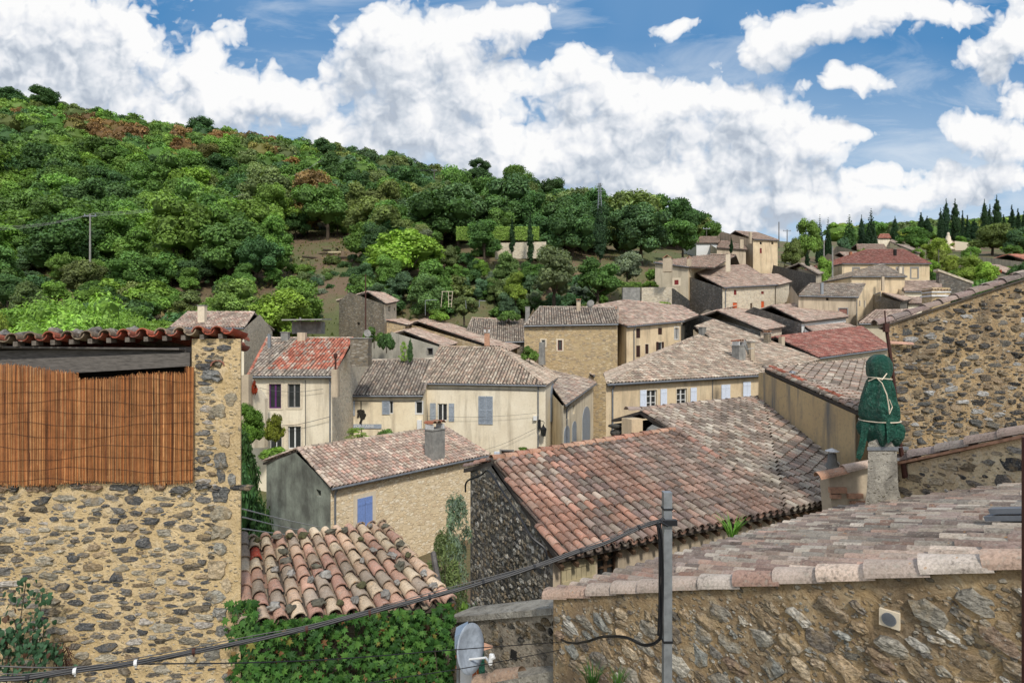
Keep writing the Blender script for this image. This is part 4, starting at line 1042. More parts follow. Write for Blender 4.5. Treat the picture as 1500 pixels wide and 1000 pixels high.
# board shutter leaning open, stone facing on the gable
m = M(); a = wallhit(B_, 820, 845); b_ = wallhit(B_, 870, 835); d = unit([*(b_-a)[:2], 0]); W_ = np.linalg.norm((b_-a)[:2]); zt, zb2 = wallhit(B_, 845, 817)[2], wallhit(B_, 845, 872)[2]
nb = 7
for i in range(nb): m.box(np.array([a[0], a[1], (zt+zb2)/2])+d*W_*(i+.5)/nb+B_['of']*.05, d*(W_/nb/2-.004), UP*(zt-zb2)/2, B_['of']*.015)
for zc in (zt-.1, (zt+zb2)/2-.05): m.box(np.array([a[0], a[1], zc])+d*W_/2+B_['of']*.075, d*W_*.49, UP*.045, B_['of']*.01)
m.build('shutter', K['wood_pale'], B_['root'])
m = M(); gl = unit(B_['a2']-B_['a']); gl = unit([gl[0], gl[1], 0]); Og = np.array([B_['a'][0], B_['a'][1], 0])
Wg = np.linalg.norm((B_['a2']-B_['a'])[:2]); tp = math.tan(math.radians(16.5)); runD = (B_['PD']-B_['PA'])@B_['nh']
def okg(u, z):
    ztop = B_['PA'][2]+(u*tp if u < runD-.3 else (2*(runD-.3)-u)*tp)-.05
    return 0 < u < Wg-.03 and z < ztop
stones(m, Og, gl, B_['ol'], Wg, Z0-7.5, B_['PD'][2], okg, (.08, .17), (.09, .26), .93, .03, [(.20,.18,.15),(.28,.25,.20),(.36,.33,.27),(.15,.14,.13),(.44,.40,.33),(.58,.55,.49),(.30,.24,.17),(.24,.20,.14)], 0, .95, .1, dense=.7)
m.build('wall_facing', K['stones'], B_['root'])
# mortar bed under the ridge
m = M(); tq = B_['PC']+(B_['PB']-B_['PC'])*.45; cap_row(m, tq, B_['PC'], [(.46,.25,.19),(.40,.28,.23),(.56,.31,.23)], .105, .33, 8, lift=.05); m.build('verge_tiles', K['tile_near'], B_['root'])
m = M(); m.tube([B_['PD']-UP*.02, B_['PC']-UP*.02], .09, 6); m.build('ridge_mortar', K['mortar_gr'], B_['root'])

# --- the grey brown roof that carries on behind the barn
pl0 = B_['PA']-UP*.13; nB = B_['n']
def onb(px, py, off=0.): return hit(px, py, pl0+UP*off, nB)
big = thing('stone_house', 'long house under a broad lichen spotted brown roof carrying on behind the barn', 'house', (*onb(1180, 735)[:2], 0))
poly = [onb(1151,746), onb(1240,728), onb(1274,683), onb(1118,583), onb(938,601), onb(990,637)]
m = M(); m.prism([p_-UP*.02 for p_ in poly][::-1], -UP*.12, 1)
def bigcol(o, a, b, c): return c*(1+.25*np.array([mnoise.noise(Vector((x_*.5, y_*.5, 9))) for x_, y_ in zip(a, b)]))[:, None]
# split in convex pieces so that every column is one run
tile_plane(m, [poly[0], poly[1], poly[2], onb(1118,583)], B_['e'], nB, 'lich', .222, .31, 7, .018, 0, True, colfn=bigcol)
e1 = [onb(1151,746), onb(1118,583), onb(938,601), onb(990,637)]
tile_plane(m, e1, B_['e'], nB, 'lich', .222, .31, 7, .018, 0, True, colfn=bigcol, over=-.02)
cap_row(m, poly[4], poly[3], 'mauve', .11, seg=7)
bb = B_['nh']
back = [poly[4]+bb*1.6-UP*.5, poly[3]+bb*1.6-UP*.5]
m.prism([poly[4]-UP*.02, poly[3]-UP*.02, back[1], back[0]], -UP*.1, 1)
cap_row(m, poly[2]-UP*.0, poly[3], [(.5,.48,.45),(.42,.40,.37),(.30,.28,.25)], .1, seg=6, lift=.0)
m.build('roof', [K['tile_near'], K['bed']], big)
m = M()
ft = [poly[0]+bb*.3+UP*-.03, poly[1]+bb*.3-UP*.03, poly[2]-bb*.1-UP*.2, back[1]-bb*.15, back[0]-bb*.15, poly[5]+bb*.05-UP*.1]
m.add(np.array([[p_[0], p_[1], Z0-10.5] for p_ in ft]+[p_-UP*.13 for p_ in ft]), np.array([[i, (i+1) % 6, 6+(i+1) % 6, 6+i] for i in range(6)]))
m.build('wall', [K['brnstone']], big)
m = M()
for i in range(26):
    a = B_['PA']+(poly[1]-B_['PA'])*(i+.3)/26-nB*.17; m.box(a+bb*.25, B_['eh']*.035, unit(bb+UP*tp)*.32, nB*.04)
m.build('rafter', K['wood'], big)
# stub chimney and dormer hump at its left end
c1 = onb(960, 601+12); chimney(big, P(926, 640, onb(945,610)[1]-.3)+UP*.0, B_['eh'], .46, .62, dep=.5, mt='ochre', style='none', sink=.9)
m = M(); c1 = P(926, 601, onb(945,610)[1]-.3); cap_row(m, c1-B_['eh']*.25, c1+B_['eh']*.25, 'mauve', .13, .25, 7, lift=0); m.build('chimney_cap', K['tile_near'], big)
m = M(); c0 = P(906, 640, onb(945,610)[1]+.2); 
for i in range(24): blob(m, c0+np.array([rng.uniform(-.28, .12), rng.uniform(-.2, .2), rng.uniform(-.6, .38)]), rng.uniform(.09, .16), (1.2, 1, .7), i+60, .6, 1, 0, (.10, .095, .08))
m.build('rubble_wall_end', K['rock'], big, True)
m = M(); a = P(961, 632, onb(960,620)[1]-.2); m.prism([a+np.array([-.32,0,-.25]), a+np.array([.42,0,-.25]), a+np.array([.3,0,.05]), a+np.array([.0,0,.16]), a+np.array([-.16,0,.04])], (0, .5, 0)); m.build('mortar_hump', K['cement'], big)

# --- yellow flanked roof behind it
H['yf'] = house('village_house', 'roof with a damp stained yellow side wall behind the lichen spotted roof', (1262,604), (1345,600), (1318,524), (1120,540), 16.5, 18.0, pitch=11, pal='lich', wf='damp', wl='damp', seg=6, gut=False, base=Z0-9, verge=True, exp=.33, bk=.1, noback=True, ridgepal='beige', chan=True)
m = M(); h_ = H['yf']; gl2 = unit([*(h_['a2']-h_['a'])[:2], 0])
for i in range(6):
    a = h_['PA']+(h_['PD']-h_['PA'])*(.08+.15*i); pass
r_ = M(); cap_row(r_, h_['PA']+h_['eh']*.32, h_['PD']+h_['eh']*.32, [(.50,.15,.09),(.55,.42,.33),(.46,.17,.11),(.52,.36,.28)], .1, .42, 7, lift=.05)
r_.build('verge_tiles', K['tile'], h_['root'])
m = M(); c1 = h_['PD']+(h_['PA']-h_['PD'])*.25+h_['eh']*.5; m.lathe(c1, [(.1, 0), (.1, .09), (.06, .12), (.12, .14), (.09, .2), (.02, .22)], 12); m.build('roof_vent', K['zinc'], h_['root'])

# --- right foreground house: the roof falls to the left
RA, RB = P(800,880,6.8), P(1242,748,10.42)
ehR = unit([*(RB-RA)[:2], 0]); nhR = np.array([ehR[1], -ehR[0], 0])      # up-slope, towards the right
tpR = math.tan(math.radians(21.0)); nR = unit(np.cross(unit(RB-RA), unit(nhR+UP*tpR))); nR = nR if nR[2] > 0 else -nR
Rn = hit(1497, 838, RA, nR); Rf = hit(1500, 716, RA, nR)
if DEBUG: print('R1 near', Rn-EYE, 'far', Rf-EYE)
r1 = thing('stone_house', 'foreground house at lower right with a weathered rose tiled roof over a rubble wall', 'house', (*RA[:2], 0))
m = M()
ext = 1.12; vd0 = unit(RB-RA)
RD = RA+(Rn-RA)*ext; RC = RB+(Rf-RB)*1.25
slab4(m, [RA+vd0*.16, RB, RC, RD+vd0*.16], .08)
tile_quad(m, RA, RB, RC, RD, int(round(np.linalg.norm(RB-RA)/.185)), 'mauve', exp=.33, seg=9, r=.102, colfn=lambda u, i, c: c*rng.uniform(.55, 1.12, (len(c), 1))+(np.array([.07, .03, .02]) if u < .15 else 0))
# pale verge tiles nearest the camera
vd = unit(RB-RA)
cap_row(m, RA+vd*.055, RD+vd*.055, [(.62,.43,.33),(.70,.55,.44),(.56,.36,.28),(.52,.42,.35),(.66,.47,.36),(.72,.62,.53)], .115, .34, 10, lift=.015)
m.build('roof', [K['tile_near'], K['bed']], r1)
m = M(); cin = np.array([-.0, .05, 0])
wa, wd = RA+nhR*.14+vd*.0, RD+vd*.0
wb, wc = RB+nhR*.1-vd*.1, RC-vd*.1
foot = [wa, wd, wc, wb]
m.add(np.array([[p_[0], p_[1], Z0-11] for p_ in foot]+[p_-UP*((-.115, -.065, .09, .09)[i_]) for i_, p_ in enumerate(foot)]), np.array([[0,1,5,4],[1,2,6,5],[2,3,7,6],[3,0,4,7]]))
vdir = unit([*(wd-wa)[:2], 0]); vout = np.array([-vdir[1], vdir[0], 0]); 
if vout[1] > 0: vout = -vout
Wv = np.linalg.norm((wd-wa)[:2]); Ov = np.array([wa[0], wa[1], 0])
slope = (wd[2]-wa[2])/Wv
pv = [(.20,.18,.14),(.27,.25,.20),(.14,.13,.11),(.34,.32,.27),(.23,.19,.12),(.30,.22,.13),(.17,.12,.08),(.42,.39,.33),(.24,.24,.22)]
okv = lambda u, z: .02 < u < Wv and z < wa[2]+slope*u-.20
u_ = []
pv = [(.34,.31,.25),(.42,.38,.31),(.24,.22,.19),(.50,.46,.38),(.36,.28,.19),(.46,.34,.21),(.28,.20,.14),(.62,.58,.50),(.36,.36,.32),(.20,.17,.14),(.55,.44,.3)]
gU_ = (hit(1304, 905, Ov, vout)-Ov)@vdir; gZ_ = hit(1304, 905, Ov, vout)[2]
ztop = lambda u: wa[2]+slope*u-(9 if False else 0)
scatter(m, Ov, vdir, vout, .02, Wv*.98, Z0-3.6, RD[2], lambda u, z: .02 < u < Wv*.96 and z < ztop(u)-.10 and (abs(u-gU_) > .13 or abs(z-gZ_) > .11), 2300, (.03, .30), (.38, .8), .026, pv, 1, .2, .95, 2.6, 9, -.35)
scatter(m, Ov, vdir, vout, .02, Wv*.98, Z0-3.4, RD[2], lambda u, z: .02 < u < Wv*.97 and z < ztop(u)-.04 and (abs(u-gU_) > .13 or abs(z-gZ_) > .11), 900, (.015, .05), (.5, .9), .01, [(.6,.55,.45),(.5,.4,.26),(.3,.25,.19)], 1, .3, 1, 1.2, 4, -.3)
m.build('wall', [K['mortar_dk'], K['stones']], r1)
# mortar bed under the verge
# ventilation grille
gp = hit(1304, 905, Ov, vout); m = M(); g_ = vdir
gs = gp[1]/F_
m.box(gp+vout*.012, g_*gs*13, UP*gs*12, vout*.012); m.build('vent_plate', K['trim'], r1)
m = M()
m.lathe(gp+vout*.024, [(gs*9.5, 0), (gs*9.5, .008), (gs*8, .008), (gs*8, .001)], 20, axis=vout)
for i in range(-3, 4):
    hw = math.sqrt(max(0, 8**2-(i*2.2)**2))*gs; m.box(gp+vout*.030+UP*i*gs*2.2, g_*hw, UP*gs*.7, vout*.003)
m.build('vent_grille', K['zinc'], r1)
# downpipe at the very right edge and roof hatch flashing
m = M(); a = P(1501, 645, 3.0); m.tube([P(1501, 640, 2.9), P(1501, 1100, 2.9)], .012, 8); dp = m.build('downpipe', K['rust'], None); tag(dp, 'dark vertical pipe running down the extreme right edge of the view', 'pipe')
m = M(); a = hit(1484, 757, RA+nR*.13, nR); s_ = a[1]/F_; m.box(a, nhR*s_*30+UP*s_*8, ehR*s_*14, nR*.02); m.box(a+nR*.06, nhR*s_*22+UP*s_*6, ehR*s_*10, nR*.02); m.build('roof_flashing', K['zinc'], r1)
# skew plaster wall rising behind it, with a tiled coping
pA, pB = hit(1312, 738, RA, nR), hit(1500, 716, RA, nR)
dW = unit([*(pB-pA)[:2], 0]); oW = np.array([dW[1], -dW[0], 0]); oW = oW if oW[1] < 0 else -oW
pA = pA-dW*.0; pE = pB+dW*1.5
tA, tB = hit(1312, 683, pA, oW), hit(1500, 641, pA, oW); tE = tA+(tB-tA)*(np.linalg.norm((pE-pA)[:2])/np.linalg.norm((pB-pA)[:2]))
K['mortar_w'] = m_mortar('patched_pale_mortar', (.74,.60,.38), (.62,.46,.28), (.78,.68,.50), (.32,.25,.18), .25, .35)
cw = thing('coping_wall', 'short plastered wall with embedded dark stones and a sloping tile coping behind the tarpaulin', 'wall', (*pA[:2], 0))
m = M(); m.prism([np.array([pA[0], pA[1], pA[2]-1]), np.array([pE[0], pE[1], pE[2]-1]), tE, tA], -oW*.3, 0)
Wc = np.linalg.norm((pE-pA)[:2]); sl_ = (tE[2]-tA[2])/Wc
scatter(m, np.array([pA[0], pA[1], 0]), dW, oW, 0, Wc, pA[2]-.2, tE[2], lambda u, z: z < tA[2]+sl_*u-.06 and z > tA[2]+sl_*u-.75, 420, (.04, .34), (.35, .7), .024, [(.10,.10,.10),(.26,.24,.20),(.17,.15,.13),(.46,.43,.38),(.34,.27,.18),(.5,.42,.3)], 1, .15, 1.0, 2.0, 8)
m.build('wall', [K['mortar_w'], K['stones']], cw)
m = M(); cap_row(m, tA+oW*.0-dW*.12-UP*.0, tE, [(.42,.35,.31),(.5,.38,.32),(.36,.29,.27),(.30,.25,.22)], .14, .42, 9, lift=.02); m.prism([tA+oW*.1-dW*.1-UP*.02, tE+oW*.1-UP*.02, tE+oW*.1+UP*.025, tA+oW*.1-dW*.1+UP*.025], -oW*.45, 1)
m.build('coping', [K['tile_near'], K['terra_p']], cw)
m = M(); m.tube([pA+oW*.06+UP*.05, pE+oW*.06+UP*.05], .05, 6); m.build('flashing', K['zinc'], cw)
# big rubble gable at the right
gY = 12.6
gw = thing('stone_house', 'tall dark rubble gable rising to the right edge with a tile topped slope', 'house', (P(1400, 600, gY)[0], gY, 0))
gt = [P(1300, 474, gY), P(1500, 408, gY+.2), P(1760, 322, gY+.5)]
gb = [np.array([gt[0][0], gt[0][1], Z0-9]), np.array([gt[2][0], gt[2][1], Z0-9])]
m = M(); m.prism([gb[0], gb[1], gt[2], gt[1], gt[0]], (2.2, 3.0, 0), 0)
dG = unit([*(gt[2]-gt[0])[:2], 0]); oG = np.array([dG[1], -dG[0], 0]); oG = oG if oG[1] < 0 else -oG
Wg2 = np.linalg.norm((gt[1]-gt[0])[:2])+.6; slg = (gt[1][2]-gt[0][2])/np.linalg.norm((gt[1]-gt[0])[:2])
okG = lambda u, z: .08 < u < Wg2 and z < gt[0][2]+slg*u-.14
gp_ = [(.06,.06,.062),(.12,.11,.10),(.20,.185,.16),(.44,.43,.41),(.26,.20,.13),(.15,.12,.09),(.09,.09,.085),(.34,.25,.16),(.08,.075,.07)]
scatter(m, np.array([gt[0][0], gt[0][1], 0]), dG, oG, .05, Wg2, Z0-3.2, gt[1][2]+.3, okG, 1900, (.04, .40), (.24, .5), .032, gp_, 1, .08, .97, 2.0, 9)
m.build('wall', [K['mortar_dk'], K['stones']], gw)
m = M(); cap_row(m, gt[0]+np.array([-.25, .0, -.075]), gt[2], [(.30,.22,.20),(.38,.29,.25),(.27,.22,.20)], .115, .38, 8, lift=.03)
for k in range(3): cap_row(m, gt[0]+np.array([-.08+k*.17, .3+k*.25, -.08]), gt[2]+np.array([0, .3+k*.25, 0]), 'mauve', .115, .38, 6, lift=.03)
m.prism([gt[0]+np.array([-.25,-.08,-.11]), gt[2]+np.array([0,-.08,-.03]), gt[2]+np.array([0,-.08,.01]), gt[0]+np.array([-.25,-.08,-.07])], (2.1, 3.0, 0), 1)
m.build('roof', [K['tile_near'], K['bed']], gw)
m = M(); cap_row(m, P(1302, 505, gY-.1), P(1333, 505, gY-.1), 'barn', .07, .45, 6, lift=0); m.build('ledge_tile', K['tile_near'], gw)

# --- tarpaulin wrapped chimney
K['stackm'] = m_mortar('rough_grey_render', (.40,.37,.31), (.29,.27,.23), (.46,.43,.36), (.3,.27,.2), .3, .6, (.55,.52,.45), 2.5)
cb = hit(1294, 742, RA, nR); cY = cb[1]; s_ = cY/F_
tc = thing('chimney_stack', 'grey rendered chimney stack wrapped in a green tarpaulin tied with cords', 'chimney', (cb[0], cY, 0))
m = M()
prof = [(760, 1265, 1326), (742, 1267, 1323), (715, 1270, 1316), (690, 1271, 1315), (649, 1272, 1313), (643, 1284, 1299)]
V = []
for (py, xa, xb) in prof:
    a, b_ = P(xa, py, cY-.28), P(xb, py, cY-.28)
    V += [a, b_, b_+np.array([.26, .5, 0]), a+np.array([.36, .5, 0])]
Fq = [[i*4+j, (i)*4+(j+1) % 4, (i+1)*4+(j+1) % 4, (i+1)*4+j] for i in range(5) for j in range(4)]
m.add(np.array(V), np.array(Fq)); m.build('stack', K['stackm'], tc)
m = M(); zb_ = P(0, 652, cY)[2]; xc = P(1293, 0, cY-.3)[0]
for (dx, dy, ax, ay) in ((0, -.295, .25, .006),):
    m.box((xc+dx, cY+dy, zb_), (ax, 0, 0), (0, ay, 0), (0, 0, .028))
m.build('metal_band', K['steel'], tc)
# tarp
tm, nt, bs = mat('green_tarpaulin'); co = coords(nt)
cf = nz(nt, co, 5, 5, .6); setc(nt, bs, mix(nt, mix(nt, (.010, .085, .052), (.022, .14, .09), ramp(nt, cf, [(.35, 0), (.7, 1)])), (.20, .34, .28), ramp(nt, nz(nt, co, 24, 5, .7), [(.60, 0), (.72, .55)]))); bs.inputs['Roughness'].default_value = .42; bs.inputs['Specular IOR Level'].default_value = .45
bump(nt, bs, nz(nt, co, 7, 5, .65, 2.5), .16, 1.0); K['tarp'] = tm
prof = [(519, 1282, 1290), (523, 1276, 1296), (530, 1271, 1300), (541, 1270, 1301), (549, 1271, 1299), (553, 1273, 1297), (558, 1271, 1300), (568, 1267, 1303), (582, 1263, 1305), (596, 1260, 1308), (608, 1260, 1310), (613, 1262, 1309), (615, 1263, 1309), (618, 1261, 1311), (626, 1259, 1314), (636, 1261, 1313), (645, 1266, 1309), (649, 1272, 1303)]
NA = 56; V = []
for i, (py, xa, xb) in enumerate(prof):
    a, b_ = P(xa, py, cY), P(xb, py, cY); cx = (a[0]+b_[0])/2; hw = (b_[0]-a[0])/2; cz = a[2]
    fold = .02 if py in (553, 613, 615) else (.10 if py > 617 else .075)
    for j in range(NA):
        t_ = 2*math.pi*j/NA
        f = 1-(1.6*fold*abs(mnoise.noise(Vector((math.cos(t_)*3.1+5, math.sin(t_)*3.1, py*.06)))))+fold*math.sin(t_*5+py*.03)+fold*.9*mnoise.noise(Vector((math.cos(t_)*2.6, math.sin(t_)*2.6, py*.045)))+fold*.6*math.sin(t_*11+py*.02)*(py > 556)
        V.append((cx+hw*f*math.cos(t_), cY-.04+min(hw*1.0+.06, .42)*f*math.sin(t_), cz+(.05*math.sin(t_*3)+.03*math.sin(t_*7) if py > 640 else 0)))
Fq = [[i*NA+j, (i+1)*NA+j, (i+1)*NA+(j+1) % NA, i*NA+(j+1) % NA] for i in range(len(prof)-1) for j in range(NA)]
m = M(); m.add(np.array(V), Fq+[list(range(NA))]); 
def flap(pts):
    k = m.n; n = len(pts)//2; m.add(np.array(pts), [[i*2, i*2+1, i*2+3, i*2+2] for i in range(n-1)])
flap([P(1298, 617, cY-.40), P(1300, 650, cY-.42), P(1306, 617, cY-.36), P(1308, 644, cY-.46), P(1312, 619, cY-.30), P(1315, 640, cY-.40), P(1319, 622, cY-.36), P(1320, 635, cY-.3), P(1325, 624, cY-.3), P(1323, 631, cY-.36)])
flap([P(1262, 618, cY-.30), P(1274, 620, cY-.42), P(1261, 634, cY-.42), P(1271, 636, cY-.36), P(1258, 650, cY-.34), P(1268, 651, cY-.44), P(1255, 662, cY-.42), P(1265, 664, cY-.34), P(1254, 670, cY-.34), P(1260, 674, cY-.40)])
tp_ = m.build('tarpaulin', K['tarp'], None, True); tag(tp_, 'crumpled green tarpaulin bundled and tied over the top of the chimney stack', 'tarpaulin')
m = M()
for (y0, y1, xa, xb) in ((552, 555, 1272, 1299), (615, 614, 1262, 1310)):
    a, b_ = P(xa, y0, cY), P(xb, y1, cY); hw = (b_[0]-a[0])/2+.012; c0 = (a+b_)/2
    m.tube([c0+np.array([hw*math.cos(t_), -.04+(hw*1.0+.045)*math.sin(t_), (b_[2]-a[2])/2*math.cos(t_)]) for t_ in np.linspace(0, 2*math.pi, 30)], .010, 6)
m.tube([P(1272, 558, cY-.34), P(1284, 553, cY-.44), P(1292, 561, cY-.47), P(1299, 578, cY-.50), P(1303, 600, cY-.5)], .009, 6)
m.tube([P(1284, 553, cY-.44), P(1292, 556, cY-.44), P(1299, 547, cY-.3)], .009, 6)
m.tube([P(1303, 585, cY-.48), P(1307, 596, cY-.46), P(1303, 606, cY-.5), P(1301, 590, cY-.5)], .008, 5)
m.build('cord', K['trim'], tp_)
# mast
mm_ = thing('antenna_mast', 'rusty mast leaning beside the tarpaulin in front of the rubble gable', 'mast', (P(1320, 690, cY+.15)[0], cY+.15, 0))
m = M(); m.tube([P(1324, 700, cY-.1), P(1315, 610, cY-.1), P(1307, 540, cY-.1), P(1298, 478, cY-.1)], .027, 8); m.tube([P(1298, 484, cY-.1), P(1296, 455, cY-.1)], .012, 6); m.tube([P(1327, 698, cY-.15), P(1319, 655, cY-.15)], .035, 8); m.build('pole', K['rust'], mm_)
for py in (656, 672): m = M(); m.box(P(1318, py, cY-.12), (.13, 0, 0), (0, .03, 0), (0, 0, .022)); m.build('bracket', K['steel'], mm_)
m = M(); m.box(P(1298, 480, cY-.12), (.035, 0, 0), (0, .035, 0), (0, 0, .07)); m.build('clamp', K['rust'], mm_)
# low wall and flue left of the chimney
lwY = cY+.9
m = M(); pts = [P(1215, 700, lwY), P(1274, 684, lwY), P(1274, 790, lwY), P(1222, 790, lwY)]
fw = thing('flue_wall', 'short brick and plaster wall stub with a tile coping left of the wrapped chimney', 'wall', (pts[0][0], lwY, 0))
m.prism(pts[::-1], (0, .35, 0)); m.build('wall', K['tan'], fw)
m = M(); cap_row(m, P(1198, 702, lwY-.06), P(1275, 682, lwY-.06), [(.5,.38,.30),(.42,.33,.27),(.52,.30,.2)], .13, .34, 9, lift=0); m.build('coping', K['tile_near'], fw)
m = M()
for i, (x0, x1, y0, y1) in enumerate([(1214,1238,713,721),(1240,1262,722,729),(1216,1230,723,729),(1244,1272,733,739)]):
    a, b_ = P(x0, y0, lwY), P(x1, y1, lwY); m.box(((a[0]+b_[0])/2, lwY-.02, (a[2]+b_[2])/2), ((b_[0]-a[0])/2, 0, 0), (0, .04, 0), (0, 0, (a[2]-b_[2])/2))
m.build('brick', K['terra_p'], fw)
fc = onb(1219, 690); m = M(); fs = fc[1]/F_
m.lathe(fc-UP*.15, [(fs*13, 0), (fs*11, .15+fs*6), (fs*6.5, .15+fs*14), (fs*5.5, .15+fs*26)], 14)
fl = m.build('roof_flue', K['cement'], None, True); tag(fl, 'cement flue with a small white conical metal cap on the lichen spotted roof', 'flue')
m = M(); m.lathe(fc+UP*fs*27, [(fs*4, 0), (fs*4, fs*2), (fs*9.5, fs*2.4), (fs*9.5, fs*3), (.01, fs*7)], 14); m.build('cap', K['white'], fl)

# --- low coping wall behind the dish
wR, wL = P(818, 868, 6.95), P(655, 903, 8.6)
cwl = thing('garden_wall', 'low grimy rubble wall with a grey concrete coping between the ivy and the big wall', 'wall', (*wR[:2], 0))
dd = unit([*(wR-wL)[:2], 0]); oo = np.array([dd[1], -dd[0], 0]); wR = wR+dd*.4
m = M(); m.prism([np.array([wL[0], wL[1], Z0-10]), np.array([wR[0], wR[1], Z0-10]), wR-UP*.08, wL-UP*.08], -oo*.45, 0)
Ww = np.linalg.norm((wR-wL)[:2]); sw = (wR[2]-wL[2])/Ww
stones(m, np.array([wL[0], wL[1], 0]), dd, oo, Ww-.3, Z0-5.4, wR[2], lambda u, z: z < wL[2]+sw*u-.12 and z > wL[2]+sw*u-.5, (.07, .13), (.08, .2), .9, .03, [(.12,.10,.07),(.07,.065,.055),(.2,.17,.12),(.16,.12,.07)], 1, .9, .05, dense=.6)
stones(m, np.array([wL[0], wL[1], 0]), dd, oo, Ww-.3, Z0-5.4, wR[2], lambda u, z: z < wL[2]+sw*u-.5, (.07, .15), (.08, .28), .55, .02, [(.24,.21,.17),(.30,.26,.2),(.32,.21,.11),(.18,.16,.13),(.38,.35,.29)], 1, .8, .15)
m.build('wall', [K['mortar_gr'], K['stones']], cwl)
m = M(); m.prism([wL+oo*.05-UP*.08, wR+oo*.05-UP*.08, wR+oo*.05, wL+oo*.05], -oo*.55, 0); m.build('coping', K['stackm'], cwl)
hp = hit(754, 958, wL, oo); m = M(); s_ = hp[1]/F_; m.box(hp+oo*.005, dd*s_*6, UP*s_*6, oo*.02); m.build('putlog_hole', K['dark'], cwl)
# lower ledge
l0, l1 = P(660, 1014, 7.6), P(828, 978, 6.75)
m = M(); dl = unit([*(l1-l0)[:2], 0]); ol_ = np.array([dl[1], -dl[0], 0]); m.prism([l0-UP*.4, l1-UP*.4, l1, l0], -ol_*.3, 0)
lg = m.build('ledge_wall', K['stackm'], None); tag(lg, 'pale gritty concrete ledge at the foot of the low rubble wall', 'wall')
m = M(); cap_row(m, P(700, 1003, 6.75), P(762, 987, 6.45), [(.55,.38,.27)], .1, .32, 8, lift=.0); o = m.build('ridge_tile', K['tile_near'], None); tag(o, 'single pale clay tile lying on the concrete ledge by the dish', 'tile')

# --- satellite dish and clutter
dc = P(688, 949, 6.6); ds = 6.6/F_
dish = thing('satellite_dish', 'grey satellite dish turned sideways above garden clutter by the ivy', 'satellite dish', dc)
m = M(); ax = unit([.86, -.48, .20]); R0 = ds*34
m.lathe(dc, [(.001, -.055), (R0*.4, -.045), (R0*.75, -.02), (R0, .012), (R0*1.0, .02), (R0*.74, -.008), (R0*.4, -.032), (.001, -.042)], 36, axis=ax); m.build('reflector', K['shut_g'], dish, True)
m = M(); m.tube([dc-ax*.05-UP*R0*.5, dc+ax*.22-UP*R0*.35, P(716, 968, 6.35), P(722, 962, 6.3)], .012, 7); m.tube([P(718, 972, 6.3), P(720, 958, 6.3)], .025, 8); m.tube([P(724, 960, 6.3), P(720, 962, 6.3)], .03, 8); m.build('feed_arm', K['white'], dish)
m = M(); m.tube([dc-ax*.06, dc-ax*.16-UP*.05, dc-ax*.16-UP*1.6], .022, 8); m.box(dc-ax*.1, ax*.05, unit(np.cross(ax, UP))*.05, UP*.06); m.build('mount', K['steel'], dish)
m = M(); a = P(672, 936, 7.3); m.prism([P(666, 932, 7.2), P(684, 923, 7.2), P(684, 944, 7.2), P(666, 950, 7.2)], (0, .2, .02)); o = m.build('blue_panel', K['bluesheet'], None); tag(o, 'blue grey sheet panels leaning behind the satellite dish', 'sheet')
ch = thing('garden_chair', 'orange framed folding chair draped with a dark green cloth beside the dish', 'chair', P(700, 985, 7.0))
m = M()
for (a, b_) in (((702,960),(700,1003)), ((696,958),(694,1003)), ((668,962),(702,952)), ((668,978),(702,970)), ((700,952),(706,1003))): m.tube([P(*a, 6.95), P(*b_, 6.95)], .022, 6)
m.build('frame', K['orangep'], ch)
m = M(); m.prism([P(670, 975, 7.05), P(694, 966, 7.05), P(694, 1005, 7.05), P(668, 1005, 7.05)][::-1], (0, .03, 0)); m.build('seat', K['white'], ch)
m = M(); m.prism([P(699, 953, 6.88), P(709, 956, 6.88), P(711, 1005, 6.88), P(703, 1005, 6.88)][::-1], (0, .05, 0)); m.build('cloth', K['tarp'], ch)
m = M(); m.prism([P(696, 938, 7.1), P(722, 948, 7.0), P(700, 955, 7.0)][::-1], (0, .04, 0)); m.build('patterned_cushion', K['terra_p'], ch)

# --- metal post and cables
pst = thing('utility_post', 'galvanised square steel post carrying black cables in front of the rubble wall', 'post', P(977, 1000, 4.2))
m = M(); a, b_ = P(977, 722, 4.2), P(977, 1120, 4.2); m.box((a+b_)/2, (.030, 0, 0), (0, .030, 0), (0, 0, (a[2]-b_[2])/2))
m.box(a+UP*.004, (.031, 0, 0), (0, .031, 0), (0, 0, .006)); m.build('pole', K['steel'], pst)
m = M(); m.box(P(977, 744, 4.2), (.036, 0, 0), (0, .036, 0), (0, 0, .006)); m.box(P(977, 937, 4.2), (.035, 0, 0), (0, .035, 0), (0, 0, .008)); m.box(P(981, 765, 4.16), (.05, 0, 0), (0, .02, 0), (0, 0, .02)); m.build('clamp', K['cable'], pst)
def spline(pts, n=8):
    pts = np.array(pts, float); out = []
    for i in range(len(pts)-1):
        p0 = pts[max(i-1, 0)]; p1 = pts[i]; p2 = pts[i+1]; p3 = pts[min(i+2, len(pts)-1)]
        for t_ in np.linspace(0, 1, n, endpoint=False):
            out.append(.5*((2*p1)+(-p0+p2)*t_+(2*p0-5*p1+4*p2-p3)*t_*t_+(-p0+3*p1-3*p2+p3)*t_**3))
    out.append(pts[-1]); return np.array(out)
